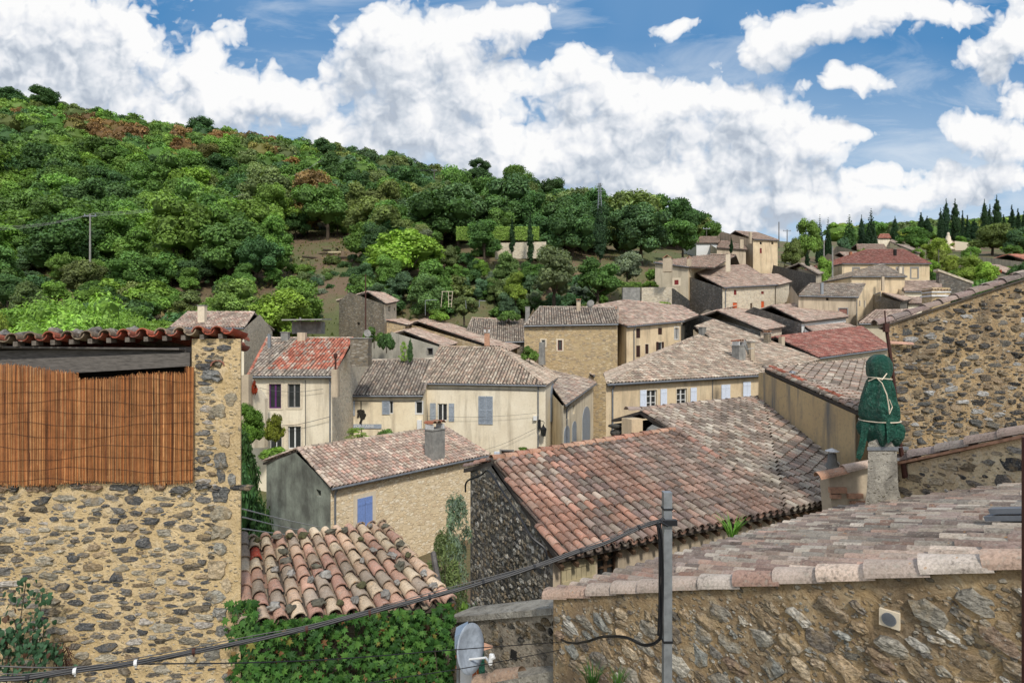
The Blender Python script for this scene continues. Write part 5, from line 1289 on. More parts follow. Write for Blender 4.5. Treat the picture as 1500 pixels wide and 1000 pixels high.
def bundle(m, pts, rad, k=4, twist=3., r=.45):
    c = spline(pts, 14); T = np.gradient(c, axis=0); T /= np.linalg.norm(T, axis=1)[:, None]
    L = np.concatenate([[0], np.cumsum(np.linalg.norm(np.diff(c, axis=0), axis=1))])
    for j in range(k):
        ph = 2*math.pi*j/k; q_ = []
        for i in range(len(c)):
            up = np.array([0, 0, 1.]) if abs(T[i][2]) < .8 else np.array([0, 1., 0]); a = unit(np.cross(T[i], up)); b_ = np.cross(a, T[i]); t_ = ph+L[i]*twist
            q_.append(c[i]+rad*(1-r)*(math.cos(t_)*a+math.sin(t_)*b_))
        m.tube(q_, rad*r, 6)
zc = [(-60,999),(0,994),(41,992),(110,982),(199,970),(363,938.5),(449.5,920),(541.6,896.5),(629.5,874),(708,852.5),(783,830),(851,806.6),(892,793),(936,773),(972,762)]
def cabY(px): return 3.0+(4.15-3.0)*max(0, px+60)/1030.
cable = [P(x, y, cabY(x)) for x, y in zc]
cb_ = thing('cable_bundle', 'thick twisted black cable bundle sagging across the foreground to the steel post', 'cable', cable[0])
m = M(); bundle(m, cable, .0145, 4, 5.); m.tube(spline([p_+UP*(.022+.006*math.sin(i*1.7)) for i, p_ in enumerate(cable)], 8), .003, 5); m.build('cable', K['cable'], cb_)
m = M(); dr = [P(972,758,4.13), P(966,768,4.12), P(969,790,4.12), P(970,850,4.14), P(969,900,4.16), P(966,935,4.18), P(945,944,4.3), P(915,933,4.6), P(885,932,5.0), P(850,941,5.6), P(830,940,6.2), P(820,934,6.7)]
bundle(m, dr, .013, 3, 4.); m.tube(spline([P(978,770,4.12), P(964,766,4.1), P(966,800,4.12), P(966,880,4.15), P(964,930,4.18)], 8), .008, 6); m.build('drop_cable', K['cable'], cb_)
for i, (px, py, k) in enumerate([(41,992,'cable'),(110,982,'steel'),(199,970,'steel'),(284,953.5,'rust'),(449.5,920,'rust'),(541.6,896.5,'rust'),(629.5,874,'cable'),(708,852.5,'cable'),(783,830,'cable'),(936,772,'cable'),(851,806.6,'cable')]):
    m = M(); c0 = P(px, py, cabY(px)); tdir = unit(P(px+10, py-2.2, cabY(px+10))-c0); m.tube([c0-tdir*.008, c0+tdir*.008], .0185, 10); m.tube([c0, c0-UP*.028], .005, 5); m.build('clip', K['white'] if k == 'steel' else K[k], cb_)
# thin wires
def wire(label, pts, r=.004, mt='wire', group=None, name='wire', sag=0):
    m = M(); m.tube(spline(pts, 8), r, 5); o = m.build(name, K[mt], None); tag(o, label, 'wire', group); return o
wire('upper thin black wire crossing in front of the ivy towards the rubble wall', [P(0,975,3.2), P(80,977,3.3), P(200,972,3.5), P(360,970,3.9), P(500,964,4.5), P(640,953,5.2), P(760,944,6.0), P(818,940,6.6)], .0045, 'cable')
wire('lower thin black wire passing under the satellite dish', [P(520,1003,4.6), P(600,990,4.9), P(680,978,5.2), P(760,963,5.8), P(822,951,6.5)], .004, 'cable')
wire('black cable draped down the dark rubble gable of the barn', [P(682,720,12.6), P(684,705,12.4), P(704,696,12.0), P(716,690,11.7), P(735,718,11.3), P(760,755,11.0), P(778,785,10.8), P(798,803,10.7), P(801,822,10.65)], .02, 'cable')
for i, (y0, y1) in enumerate(((745,772),(757,782),(774,785))):
    wire('%s of three pale wires left of the mossy gable' % ['top', 'middle', 'lowest'][i], [P(355,y0,9), P(420,(y0+y1)/2+3,14), P(470,y1,19)], .012, 'whitewire')
# ================================================================== TERRAIN
cols_ = np.concatenate([np.linspace(-900, 0, 10)[:-1], np.linspace(0, 1500, 46), np.linspace(1500, 2400, 10)[1:]])
ys_ = np.array([1, 4, 8, 14, 20, 26, 32, 38, 45, 52, 60, 67, 75, 82, 90, 100, 110, 122, 135, 150, 170, 195, 220, 250, 300, 370, 450, 650, 900, 1500, 2500, 4000.])
V = []
for y in ys_:
    for px in cols_:
        z = tz_uv(px, y); x = (px-HX)/F_*y
        z += (mnoise.noise(Vector((x*.08, y*.08, 0)))*1.0 if 60 < y < 400 else 0)
        V.append((x, y, z))
nc = len(cols_)
Fq = np.array([[i*nc+j, i*nc+j+1, (i+1)*nc+j+1, (i+1)*nc+j] for i in range(len(ys_)-1) for j in range(nc-1)])
m = M(); m.add(np.array(V), Fq)
k = np.array([(-9000, -2000, -30+Z0), (9000, -2000, -30+Z0), (9000, 8500, -30+Z0), (-9000, 8500, -30+Z0)]); k[:, 2] -= 3
m.add(k, np.array([[0, 1, 2, 3]]))
gm, nt, bs = mat('hillside_ground'); co = coords(nt)
n1 = nz(nt, co, .09, 6, .6); n2 = nz(nt, co, 1.3, 6, .7); n3 = nz(nt, co, 9, 4, .7)
c = mix(nt, (.13, .075, .05), (.24, .17, .11), n2); c = mix(nt, c, (.12, .15, .055), ramp(nt, n1, [(.44, 0), (.58, .85)])); c = mix(nt, c, (.06, .075, .03), ramp(nt, n3, [(.45, 0), (.7, .8)]))
setc(nt, bs, c); bump(nt, bs, n3, .12, .8)
g = m.build('hillside_ground', gm, None, True); tag(g, kind='structure')
# street between the cream and ochre houses
m = M(); m.add(np.array([P(800, 500, 30)*[1,1,0]+[0,0,Z0-10.35], P(950, 500, 30)*[1,1,0]+[0,0,Z0-10.35], P(905, 500, 66)*[1,1,0]+[0,0,Z0-9.35], P(868, 500, 66)*[1,1,0]+[0,0,Z0-9.35]]), np.array([[0,1,2,3]]))
st = m.build('street', K['cement'], None); tag(st, kind='structure')

# ================================================================== VEGETATION
def leafcloud(mm, centers, radii, n, size, up=.25, core=True, flat=1.0, asp=.62, cmul=None, seed=0, tips=.0):
    r_ = np.random.default_rng(seed+11)
    centers = np.array(centers); radii = np.array(radii)
    w = radii**2; w = w/w.sum(); idx = r_.choice(len(centers), n, p=w)
    d = r_.normal(size=(n, 3)); d /= np.linalg.norm(d, axis=1)[:, None]
    d[:, 2] = np.where(d[:, 2] < -.3, -d[:, 2]*.7, d[:, 2])
    rad = radii[idx]*r_.uniform(.78, 1.12, n)
    p = centers[idx]+d*rad[:, None]*np.array([1, 1, flat])
    nn = d*.8+r_.normal(size=(n, 3))*.5+np.array([0, 0, up]); nn /= np.linalg.norm(nn, axis=1)[:, None]
    t = np.cross(nn, r_.normal(size=(n, 3))); t /= np.linalg.norm(t, axis=1)[:, None]; b = np.cross(nn, t)
    s = size*r_.uniform(.6, 1.35, n)[:, None]
    V = np.stack([p-t*s, p-b*s*asp*.9+nn*s*.12, p+t*s, p+b*s*asp], 1).reshape(-1, 3)
    F = np.arange(4*n).reshape(-1, 4)
    cl = r_.uniform(.62, 1.4, len(centers))[idx]
    hz = (p[:, 2]-p[:, 2].min())/(np.ptp(p[:, 2])+1e-6)
    val = cl*r_.uniform(.75, 1.25, n)
    yel = r_.uniform(0, 1, n)
    c = np.stack([val*(.95+.25*yel*tips*4), val, val*(1.05-.35*yel)], 1)
    mm.add(V, F, 0, np.repeat(np.clip(c, 0, 1.8), 4, axis=0))
    if core:
        for i, (c_, r1) in enumerate(zip(centers, radii)): blob(mm, c_, r1*.80, (1, 1, flat), seed*50+i, .5, 1, 0, (.7, .75, .62))

def protos():
    out = {}
    def mk(name, cs, rs, n, size, tr, **kw):
        m = M(); leafcloud(m, cs, rs, n, size, **kw)
        cr = m.build('crown', K['leaf'], None); C.objects.unlink(cr)
        t = M()
        for pts, r in tr: t.tube(pts, r, 6)
        to = t.build('trunk', K['bark'], None); C.objects.unlink(to)
        out[name] = (cr, to)
    for k in range(7):      # round broadleaf, 1 unit = 1 m, about 7 m tall
        r_ = random.Random(k*7+1); cs = []; rs = []
        W = [3.0, 3.4, 2.6, 3.6, 2.9, 3.2, 2.3][k]; Ht = [7, 6.6, 7.6, 6.4, 7.2, 6.8, 8.2][k]
        for i in range(30):
            a = r_.uniform(0, 6.283); u = r_.uniform(-.85, 1); rr = math.sqrt(max(0, 1-u*u*(.5 if u < 0 else 1)))*r_.uniform(.55, .92)
            cs.append((W*rr*math.cos(a)*r_.uniform(.8, 1.15), W*rr*math.sin(a)*r_.uniform(.8, 1.15), Ht*.56+u*Ht*.34+r_.uniform(-.5, .5))); rs.append(r_.uniform(.4, 1.25))
        cs.append((0, 0, Ht*.55)); rs.append(W*.6)
        tr = [([(0, 0, -.8), (.1, 0, Ht*.2), (.0, .1, Ht*.5)], [.24, .18, .1])]
        for i in range(4):
            c_ = cs[i*5]; tr.append(([(0, .0, Ht*.2+i*.2), tuple(.5*x for x in c_[:2])+(Ht*.36,), c_], [.1, .07, .03]))
        mk('broad%d' % k, cs, rs, 7000, .155, tr, seed=k, up=.3)
    r_ = random.Random(400); cs = []; rs = []      # fine feathery crown for the near tree
    for i in range(70):
        a = r_.uniform(0, 6.283); u = r_.uniform(-.1, 1); rr = math.sqrt(max(0, 1-u*u))*r_.uniform(.5, .97)
        cs.append((3.6*rr*math.cos(a), 3.6*rr*math.sin(a), 3.9+u*2.5+r_.uniform(-.25, .25))); rs.append(r_.uniform(.3, .75))
    cs.append((0, 0, 4)); rs.append(2.4)
    mk('fine', cs, rs, 26000, .062, [([(0, 0, -.8), (0, 0, 3)], [.2, .12])], seed=400, up=.5, asp=.45)
    for k in range(2):      # spreading bushes
        r_ = random.Random(k+50); cs = []; rs = []
        for i in range(16):
            a = r_.uniform(0, 6.283); rr = r_.uniform(.2, .95)
            cs.append((1.5*rr*math.cos(a), 1.5*rr*math.sin(a), .3+1.5*(1-rr*rr)*r_.uniform(.3, 1.1))); rs.append(r_.uniform(.4, .7))
        mk('bush%d' % k, cs, rs, 2000, .15, [([(0, 0, -.4), (0, 0, .8)], [.1, .06])], seed=60+k, up=.3)
    for k in range(2):      # cypress 10 m
        r_ = random.Random(k+80); cs = []; rs = []
        for i in range(34):
            h = i/33; prof = (math.sin(math.pi*min(1, h*1.0)**.62))**.8 if h < 1 else 0
            R = [.72, 1.15][k]*max(.08, prof)*(1 if h < .9 else .6)
            a = r_.uniform(0, 6.283); cs.append((R*.35*math.cos(a), R*.35*math.sin(a), .3+h*9.6)); rs.append(max(.14, R*.8))
        mk('cypress%d' % k, cs, rs, 3600, .14, [([(0, 0, -.8), (0, 0, 2)], [.16, .12])], seed=80+k, up=.1, flat=1.25, asp=.45)
    # fir-like conifer 11 m
    r_ = random.Random(99); cs = []; rs = []
    for i in range(24):
        h = i/23; R = 2.3*(1-h)**.75+.2; nb = max(2, int(9*(1-h))+1)
        for j in range(nb):
            a = 6.283*j/nb+i; cs.append((R*.72*math.cos(a), R*.72*math.sin(a), 1.2+h*9.8-R*.12)); rs.append(max(.16, R*.34))
        cs.append((0, 0, 1.2+h*9.8)); rs.append(max(.15, R*.4))
    mk('fir', cs, rs, 4200, .16, [([(0, 0, -.8), (0, 0, 6), (0, 0, 10.5)], [.2, .12, .04])], seed=99, up=-.1, flat=.6, asp=.4)
    # airy upright sprays (plume shrub)
    cs = []; rs = []
    for i in range(40):
        a = r_.uniform(0, 6.283); h = r_.uniform(.1, 1); rr = r_.uniform(.1, .9)*(1.15-h*.6)
        cs.append((1.1*rr*math.cos(a), 1.1*rr*math.sin(a), .3+h*3)); rs.append(r_.uniform(.12, .28))
    mk('spray', cs, rs, 7000, .06, [([(0, 0, -.4), (.1, 0, 1.5), (.3, 0, 3)], [.05, .03, .01]), ([(0, 0, 0), (-.3, .1, 2.6)], [.04, .01])], seed=120, up=.5, core=False, flat=1.4, asp=.3)
    return out
PR = protos()
HTS = {'broad0': 7, 'broad1': 6.6, 'broad2': 7.6, 'broad3': 6.4, 'broad4': 7.2, 'broad5': 6.8, 'broad6': 8.2, 'bush0': 2.2, 'bush1': 2.2, 'cypress0': 10.1, 'cypress1': 10.1, 'fir': 11.3, 'spray': 3.4, 'fine': 6.9}
WDS = {'broad0': 7, 'broad1': 7.8, 'broad2': 6.2, 'broad3': 8.2, 'broad4': 6.8, 'broad5': 7.4, 'broad6': 5.6, 'bush0': 4, 'bush1': 4, 'cypress0': 1.5, 'cypress1': 2.3, 'fir': 5, 'spray': 2.4, 'fine': 7.6}
def plant(kind, name, label, cat, x, y, z, sz, sx, col, group=None, rot=None, lean=0):
    e = thing(name, label, cat, (x, y, z), group); e.rotation_euler = (lean, lean*.5, random.uniform(0, 6.28) if rot is None else rot); e.scale = (sx, sx, sz)
    cr, tr = PR[kind]
    a = cr.copy(); a.parent = e; a.color = (*col, 1); C.objects.link(a); a.name = 'crown'
    b = tr.copy(); b.parent = e; C.objects.link(b); b.name = 'trunk'
    return e
GR = {'mid': (.15, .265, .07), 'bright': (.215, .35, .075), 'dark': (.095, .18, .068), 'olive': (.21, .26, .10), 'rust': (.30, .18, .085), 'rust2': (.27, .23, .09), 'blue': (.135, .225, .12), 'yel': (.34, .41, .09), 'cyp': (.04, .085, .04), 'silver': (.25, .30, .21), 'lime': (.32, .49, .095)}
def vcol(c, v=.14): k = random.uniform(1-v, 1+v); return (c[0]*k*random.uniform(.92, 1.1), c[1]*k, c[2]*k*random.uniform(.85, 1.15))
def at(kind, name, label, cat, px, ytop, Y, wpx, col, group=None, ybase=None, zb=None, **kw):
    x = (px-HX)/F_*Y; zt = Z0-(ytop-HY)/F_*Y
    z = zb if zb is not None else (tz(x, Y) if ybase is None else Z0-(ybase-HY)/F_*Y)
    sz = max(.2, (zt-z)/HTS[kind]); sx = wpx*Y/F_/WDS[kind]
    footprints.append((x, Y, wpx*Y/F_*.3))
    return plant(kind, name, label, cat, x, Y, z, sz, sx, vcol(GR[col] if isinstance(col, str) else col, .08), group, **kw)

# individually placed trees and shrubs
at('fine', 'leafy_tree', 'broad bright green feathery tree rising right behind the red edged tiles', 'tree', 120, 436, 21, 330, 'lime', zb=Z0-8)
at('fine', 'leafy_tree', 'pale green low tree at the far left beyond the tile edge', 'tree', -25, 452, 25, 150, 'yel', zb=Z0-8)
at('cypress0', 'cypress_tree', 'short slim cypress beside the clipped bright hedge', 'tree', 750, 316, 86, 9, 'cyp', ybase=372)
at('cypress0', 'cypress_tree', 'slim dark cypress right of the clipped bright hedge', 'tree', 777, 310, 83, 11, 'cyp', ybase=388)
at('cypress1', 'cypress_tree', 'tall lone cypress standing above the bushes in the middle of the slope', 'tree', 879, 290, 84, 20, 'cyp', ybase=382)
at('cypress0', 'cypress_tree', 'tiny cypress on the hill crest beside the pole', 'tree', 772, 270, 150, 8, 'cyp', ybase=296)
at('cypress0', 'cypress_tree', 'small cypress in front of the skyline farmhouse', 'tree', 1071, 348, 92, 6, 'cyp', ybase=372)
at('cypress0', 'cypress_tree', 'small slim cypress beside the bright green garden trees near the road', 'tree', 1183, 366, 92, 7, 'cyp', ybase=394)
for i, (px, yt, yb, w_) in enumerate([(1311,316,352,11),(1349,311,338,9),(1358,316,346,14),(1378,304,352,10),(1386,290,355,12),(1399,290,354,13),(1410,308,354,7),(1417,315,354,9),(1427,319,350,12),(1442,291,345,11),(1450,299,345,8),(1460,285,342,12),(1470,314,342,7),(1482,300,342,9),(1491,305,342,8),(1500,309,342,8)]):
    at('cypress%d' % (1 if w_ > 9 else 0), 'cypress_tree', 'tall dark cypress in the row along the right hand hilltop', 'tree', px, yt, 165 if px < 1435 else 178, w_, 'cyp', 'cypresses along the right hilltop', ybase=yb+4)
at('fir', 'conifer_tree', 'thin dark conifer, left one of the pair behind the bright garden trees', 'tree', 1201, 313, 120, 13, 'cyp')
at('fir', 'conifer_tree', 'thin dark conifer, right one of the pair behind the bright garden trees', 'tree', 1213, 317, 122, 13, 'cyp')
at('fir', 'conifer_tree', 'broad blue green fir left of the two pointed conifers', 'tree', 1244, 313, 140, 23, 'dark')
at('cypress1', 'conifer_tree', 'pointed conifer squeezed between two broader firs', 'tree', 1262, 314, 142, 11, 'cyp')
at('fir', 'conifer_tree', 'tallest dense dark conifer on the skyline above the red hipped roof', 'tree', 1276, 304, 138, 20, 'cyp')
at('broad0', 'leafy_tree', 'big light green tree left of the thin conifers', 'tree', 1180, 326, 112, 44, 'bright')
at('broad4', 'leafy_tree', 'tawny leafed tree left of the big light green one', 'tree', 1160, 350, 104, 34, 'olive')
at('broad3', 'leafy_tree', 'large rounded green tree in front of the first hilltop cypresses', 'tree', 1338, 333, 140, 48, 'mid')
at('broad1', 'leafy_tree', 'yellow green garden tree below the hilltop cypresses', 'tree', 1377, 349, 122, 44, 'yel')
at('broad3', 'leafy_tree', 'huge rounded olive green tree at the right below the cypress row', 'tree', 1453, 330, 132, 68, 'olive')
at('broad0', 'leafy_tree', 'dark grey green tree cut by the right edge of the view', 'tree', 1502, 335, 125, 50, 'blue')
at('broad5', 'leafy_tree', 'rounded blue green tree beyond the pole', 'tree', 1238, 346, 125, 24, 'blue')
at('broad6', 'leafy_tree', 'bright green pointed garden tree beside the tall street pole', 'tree', 1206, 374, 88, 26, 'bright')
at('broad1', 'leafy_tree', 'bright green rounded shrub tree below the pointed one', 'tree', 1206, 395, 84, 26, 'lime')
at('bush0', 'shrub', 'bright green shrub left of the barn wall on the right slope', 'shrub', 1262, 358, 106, 26, 'bright')
for i, (px, yt, w_, cl, Yb) in enumerate([(1418,378,46,'yel',86),(1447,385,40,'lime',84),(1405,392,34,'bright',88),(1432,402,44,'mid',80),(1470,395,30,'bright',96),(1392,374,30,'yel',100),(1362,380,28,'lime',100),(1372,392,24,'mid',92),(1497,388,40,'dark',80),(1420,362,30,'bright',112),(1398,416,26,'dark',78),(1378,356,20,'yel',118),(1480,362,34,'mid',110),(1356,398,16,'olive',90),(1345,362,20,'bright',116)]):
    at(['broad0','broad1','broad5','bush0'][i % 4], 'garden_tree', 'bright green garden tree or shrub on the terraces of the right slope', 'tree', px, yt, Yb, w_, cl, 'garden trees on the right slope')
# mid-slope features
at('broad5', 'leafy_tree', 'spiky yellow green tree glowing in the middle of the slope', 'tree', 590, 333, 78, 130, (.36, .52, .08))
at('broad0', 'leafy_tree', 'large grey green tree above the wide satellite dish roof', 'tree', 812, 366, 70, 92, (.22, .28, .13), ybase=452)
at('broad4', 'leafy_tree', 'darker green tree right of the large grey green one', 'tree', 875, 378, 72, 74, (.13, .24, .08), ybase=450)
at('broad1', 'olive_tree', 'silvery olive tree above the garden retaining wall', 'tree', 918, 370, 80, 52, 'silver', ybase=415)
at('broad0', 'leafy_tree', 'yellow green leafy tree below the slim cypresses', 'tree', 755, 402, 72, 44, (.27, .38, .07), ybase=455)
at('broad6', 'leafy_tree', 'feathery dark tree left of the clipped hedge', 'tree', 710, 318, 84, 52, (.13, .24, .08), ybase=385)
at('broad2', 'leafy_tree', 'rounded green shrub tree below the left slim cypress', 'tree', 742, 372, 80, 40, (.19, .28, .11), ybase=428)
at('broad3', 'leafy_tree', 'large dark green spreading tree left of the lone tall cypress', 'tree', 838, 306, 92, 100, (.12, .22, .085), ybase=385)
at('broad1', 'leafy_tree', 'large dark spreading tree right of the lone tall cypress', 'tree', 940, 302, 96, 110, (.10, .19, .085), ybase=385)
at('broad5', 'leafy_tree', 'mid green tree between the dark trees and the pink flat roof', 'tree', 1000, 320, 100, 60, (.16, .27, .085), ybase=380)
at('bush1', 'shrub', 'leafy shrub against the pale chimneyed house', 'shrub', 965, 385, 76, 40, 'mid', ybase=412)
at('bush0', 'clipped_bush', 'neatly clipped green bush on top of the retaining wall', 'shrub', 953, 410, 72, 26, 'bright', ybase=421)
at('bush0', 'clipped_bush', 'bright rounded bush behind the wide satellite dish roof', 'shrub', 973, 440, 66, 28, 'lime', ybase=453)
at('broad2', 'leafy_tree', 'dark shrubby tree right of the brown stone house', 'tree', 625, 404, 66, 60, (.17, .27, .09), ybase=470)
at('broad4', 'leafy_tree', 'loose olive toned tree above the brown stone house roof', 'tree', 590, 400, 72, 56, 'blue', ybase=450)
at('broad0', 'leafy_tree', 'bright leaved tree left of the brown stone house', 'tree', 440, 412, 64, 100, (.23, .37, .09), ybase=500)
at('broad1', 'leafy_tree', 'yellow green tree spreading above the red roof', 'tree', 410, 425, 56, 110, (.27, .39, .07), ybase=510)
at('broad2', 'leafy_tree', 'green tree behind the pink roof at the left', 'tree', 345, 412, 60, 80, (.23, .36, .09), ybase=490)
at('bush1', 'shrub', 'leafy green shrub in front of the brown stone house gable', 'shrub', 548, 478, 50, 36, 'mid', ybase=505)
at('bush0', 'shrub', 'dark green shrub between the brown stone house and the grey gable', 'shrub', 566, 484, 47, 30, 'dark', ybase=512)
at('spray', 'shrub', 'bright feathery shoots in front of the weathered grey gable', 'shrub', 592, 500, 45, 20, 'lime', ybase=535)
at('cypress1', 'shrub', 'small dark conical shrub in front of the grey gable', 'shrub', 601, 504, 44.5, 9, 'dark', ybase=532)
at('bush1', 'shrub', 'dense round bush behind the cream hipped roof', 'shrub', 776, 506, 47, 28, 'mid', ybase=530)
at('broad0', 'tree', 'round bright green tree beside the corner pillar', 'tree', 364, 596, 24, 50, (.15, .27, .04), ybase=670)
at('broad4', 'leafy_tree', 'dark green leafy tree filling the gap beside the mossy gable', 'tree', 362, 640, 19, 86, (.075, .15, .045), zb=Z0-10.5)
at('broad2', 'leafy_tree', 'lower green foliage behind the three pale wires', 'tree', 352, 700, 16, 84, (.06, .13, .045), zb=Z0-10.5)
at('bush1', 'vine', 'reddening vine spilling over the garden wall of the red roofed house', 'plant', 404, 604, 31.5, 36, (.20, .22, .04), ybase=650)
at('bush0', 'shrub', 'yellow green hedge under the lower windows of the red roofed house', 'shrub', 405, 652, 30, 50, 'bright', ybase=670)
at('bush1', 'vine', 'small red leafed creeper on the garden wall', 'plant', 373, 556, 32, 10, (.35, .06, .03), ybase=580)
at('spray', 'potted_plant', 'yellow green bush growing under the faded sign', 'shrub', 522, 626, 33, 44, 'lime', ybase=650)
at('bush0', 'potted_plant', 'green garden plants behind the ridge of the yellow rubble house', 'shrub', 566, 626, 32.5, 34, 'mid', ybase=644)
at('bush1', 'shrub', 'strip of green leaves at the foot of the large cream house', 'shrub', 765, 655, 36, 36, 'bright', ybase=668)
at('spray', 'willowy_shrub', 'airy grey green shrub between the yellow rubble house and the barn gable', 'shrub', 664, 726, 12.6, 95, 'silver', zb=Z0-7.5)
at('spray', 'willowy_shrub', 'second airy green shrub low beside the barn gable', 'shrub', 650, 780, 11.2, 85, (.16, .22, .09), zb=Z0-7)
at('bush0', 'shrub', 'green weeds behind the tiled shed at the foot of the barn gable', 'shrub', 678, 866, 9.6, 40, 'mid', zb=Z0-5.4)
for i in range(105):
    px = random.uniform(415, 930); Yb = random.uniform(70, 91); x = (px-HX)/F_*Yb
    if any((x-fx)**2+(Yb-fy)**2 < (fr*.65)**2 for fx, fy, fr in footprints): continue
    kd = random.choice(['bush0', 'bush1', 'broad2', 'broad5', 'broad6']); s = random.uniform(.9, 1.9)*(1 if kd[1] == 'u' else .48)
    if px < 530: kd = 'bush0'; s = random.uniform(.4, .8)
    elif px > 640: s *= .62; Yb = min(Yb, 82)
    plant(kd, 'shrub', 'green shrub on the overgrown middle slope below the clipped hedge', 'shrub', x, Yb, tz(x, Yb)-.2, s, s, vcol(GR[random.choice(['mid', 'olive', 'dark', 'bright', 'blue', 'silver'])], .2), 'shrubs on the middle slope'); footprints.append((x, Yb, .8*s))
at('bush0', 'shrub', 'rounded green bush between the striped roof and the ochre rubble house', 'shrub', 745, 452, 62, 36, 'mid', ybase=470)
at('broad5', 'leafy_tree', 'leafy tree rising behind the long low roof', 'tree', 680, 432, 66, 46, 'olive', ybase=472)
at('bush1', 'shrub', 'low green bush behind the brown stone house annex', 'shrub', 640, 452, 64, 40, 'bright', ybase=472)
at('broad3', 'crest_tree', 'broad dark oak breaking the skyline at the crest', 'tree', 752, 244, 150, 62, 'mid', ybase=292)
at('broad0', 'crest_tree', 'smaller dark oak on the crest left of the broad one', 'tree', 700, 236, 158, 44, 'dark', ybase=275)
at('broad4', 'crest_tree', 'round dark crest tree above the long power lines', 'tree', 478, 204, 190, 40, 'dark', ybase=240)
at('broad2', 'crest_tree', 'dark tree standing proud of the ridge at upper left', 'tree', 295, 174, 205, 50, 'dark', ybase=215)
at('broad0', 'crest_tree', 'dark tree on the ridge near the left edge of the view', 'tree', 70, 132, 210, 56, 'dark', ybase=175)
at('broad5', 'crest_tree', 'dark bushy crest tree at the upper left corner of the wood', 'tree', 15, 126, 205, 60, 'dark', ybase=172)
# clipped hedge
def hedge(label, x0, x1, yt, yb, Y, col):
    a, b_ = P(x0, yb, Y), P(x1, yb, Y); H_ = (yb-yt)*Y/F_; m = M(); L = np.linalg.norm(b_-a); d = (b_-a)/L; n = int(L*H_*60)
    pp = a+d*rng.uniform(0, L, n)[:, None]+UP*rng.uniform(0, H_, n)[:, None]+np.array([0, -1, 0])*rng.uniform(0, .1, n)[:, None]; top = rng.random(n) < .3
    pp[top] += np.array([0, 1, 0])*rng.uniform(0, 1, top.sum())[:, None]; pp[top, 2] = a[2]+H_
    t = rng.normal(size=(n, 3)); t /= np.linalg.norm(t, axis=1)[:, None]; nn = np.cross(t, rng.normal(size=(n, 3))); nn /= np.linalg.norm(nn, axis=1)[:, None]; s = .12
    m.add(np.stack([pp-t*s, pp-nn*s*.6, pp+t*s, pp+nn*s*.6], 1).reshape(-1, 3), np.arange(4*n).reshape(-1, 4), 0, np.repeat(rng.uniform(.8, 1.2, (n, 1))*np.array(GR[col])*1.0, 4, axis=0))
    m.box((a+b_)/2+np.array([0, .5, H_/2]), d*L/2, (0, .42, 0), UP*H_*.47, 0, np.array(GR[col])*.5)
    o = m.build('hedge', K['leafc'], None); tag(o, label, 'hedge')
hedge('neatly clipped bright green hedge on the mid slope terrace', 668, 790, 332, 352, 88, 'lime')
hedge('low clipped hedge on the wall left of the round bush', 905, 940, 413, 420, 73, 'bright')
# terrace wall below the hedge, retaining wall by the black sided house, right hill walls
def stonewall(name, label, pts, Y0, Y1, th, mt):
    (x0, y0), (x1, y1), (x2, y2), (x3, y3) = pts      # tl tr br bl
    a, b_, c_, d_ = P(x0, y0, Y0), P(x1, y1, Y1), P(x2, y2, Y1), P(x3, y3, Y0); m = M(); m.prism([d_-UP*.6, c_-UP*.6, b_, a], (0, th, 0))
    o = m.build(name, K[mt], None); tag(o, label, 'wall')
stonewall('terrace_wall', 'rough stone terrace wall between the two slim cypresses', [(725,356),(800,354),(800,372),(725,374)], 86, 86, .6, 'palestone')
stonewall('retaining_wall', 'long pale rubble retaining wall beside the black sided stone house', [(940,421),(990,420),(1008,448),(940,446)], 71, 70, .6, 'palestone')
stonewall('retaining_wall', 'grey rendered end of the garden retaining wall', [(912,421),(938,421),(938,446),(912,440)], 71.2, 71.2, .6, 'cement')
stonewall('stair_wall', 'dark sloping stair wall against the black sided house', [(986,422),(1010,440),(1012,452),(986,448)], 69, 66, .5, 'drkstone')
stonewall('hill_wall', 'low pale stone wall on the right hilltop beside the statue', [(1399,353),(1425,356),(1425,363),(1399,363)], 140, 140, .6, 'trim')
stonewall('plot_wall', 'dark stone wall with a pale sloping coping on the right slope', [(1376,399),(1424,417),(1424,432),(1376,428)], 78, 76, .6, 'drkstone')
m = M(); a, b_ = P(1374, 397, 78), P(1426, 416, 76); m.prism([a, b_, b_+UP*.3, a+UP*.3], (0, .9, 0)); o = m.build('wall_coping', K['palestone'], None); tag(o, 'pale coping slabs along the dark sloping wall on the right slope', 'coping')
# garden walls left of the red house
stonewall('garden_wall', 'tall cream rendered garden wall end beside the pillar', [(366,556),(388,584),(388,640),(366,640)], 32, 33, .4, 'cream')
stonewall('garden_pier', 'narrow tan rendered pier left of the red roofed house', [(350,550),(364,548),(364,610),(350,612)], 31.5, 31.5, .5, 'tan')
# statue monument
sp = P(1389, 361, 141); m = M(); m.lathe(sp-UP*1, [(1.35, 0), (1.35, .5), (.95, .6), (.85, 2.2), (.6, 2.35), (.5, 3.3), (.32, 3.6), (.28, 3.75), (.3, 4.0), (.22, 4.35), (.02, 4.45)], 10)
o = m.build('monument', K['trim'], None, True); tag(o, 'pale stone monument with a small statue in front of the cypresses', 'monument')
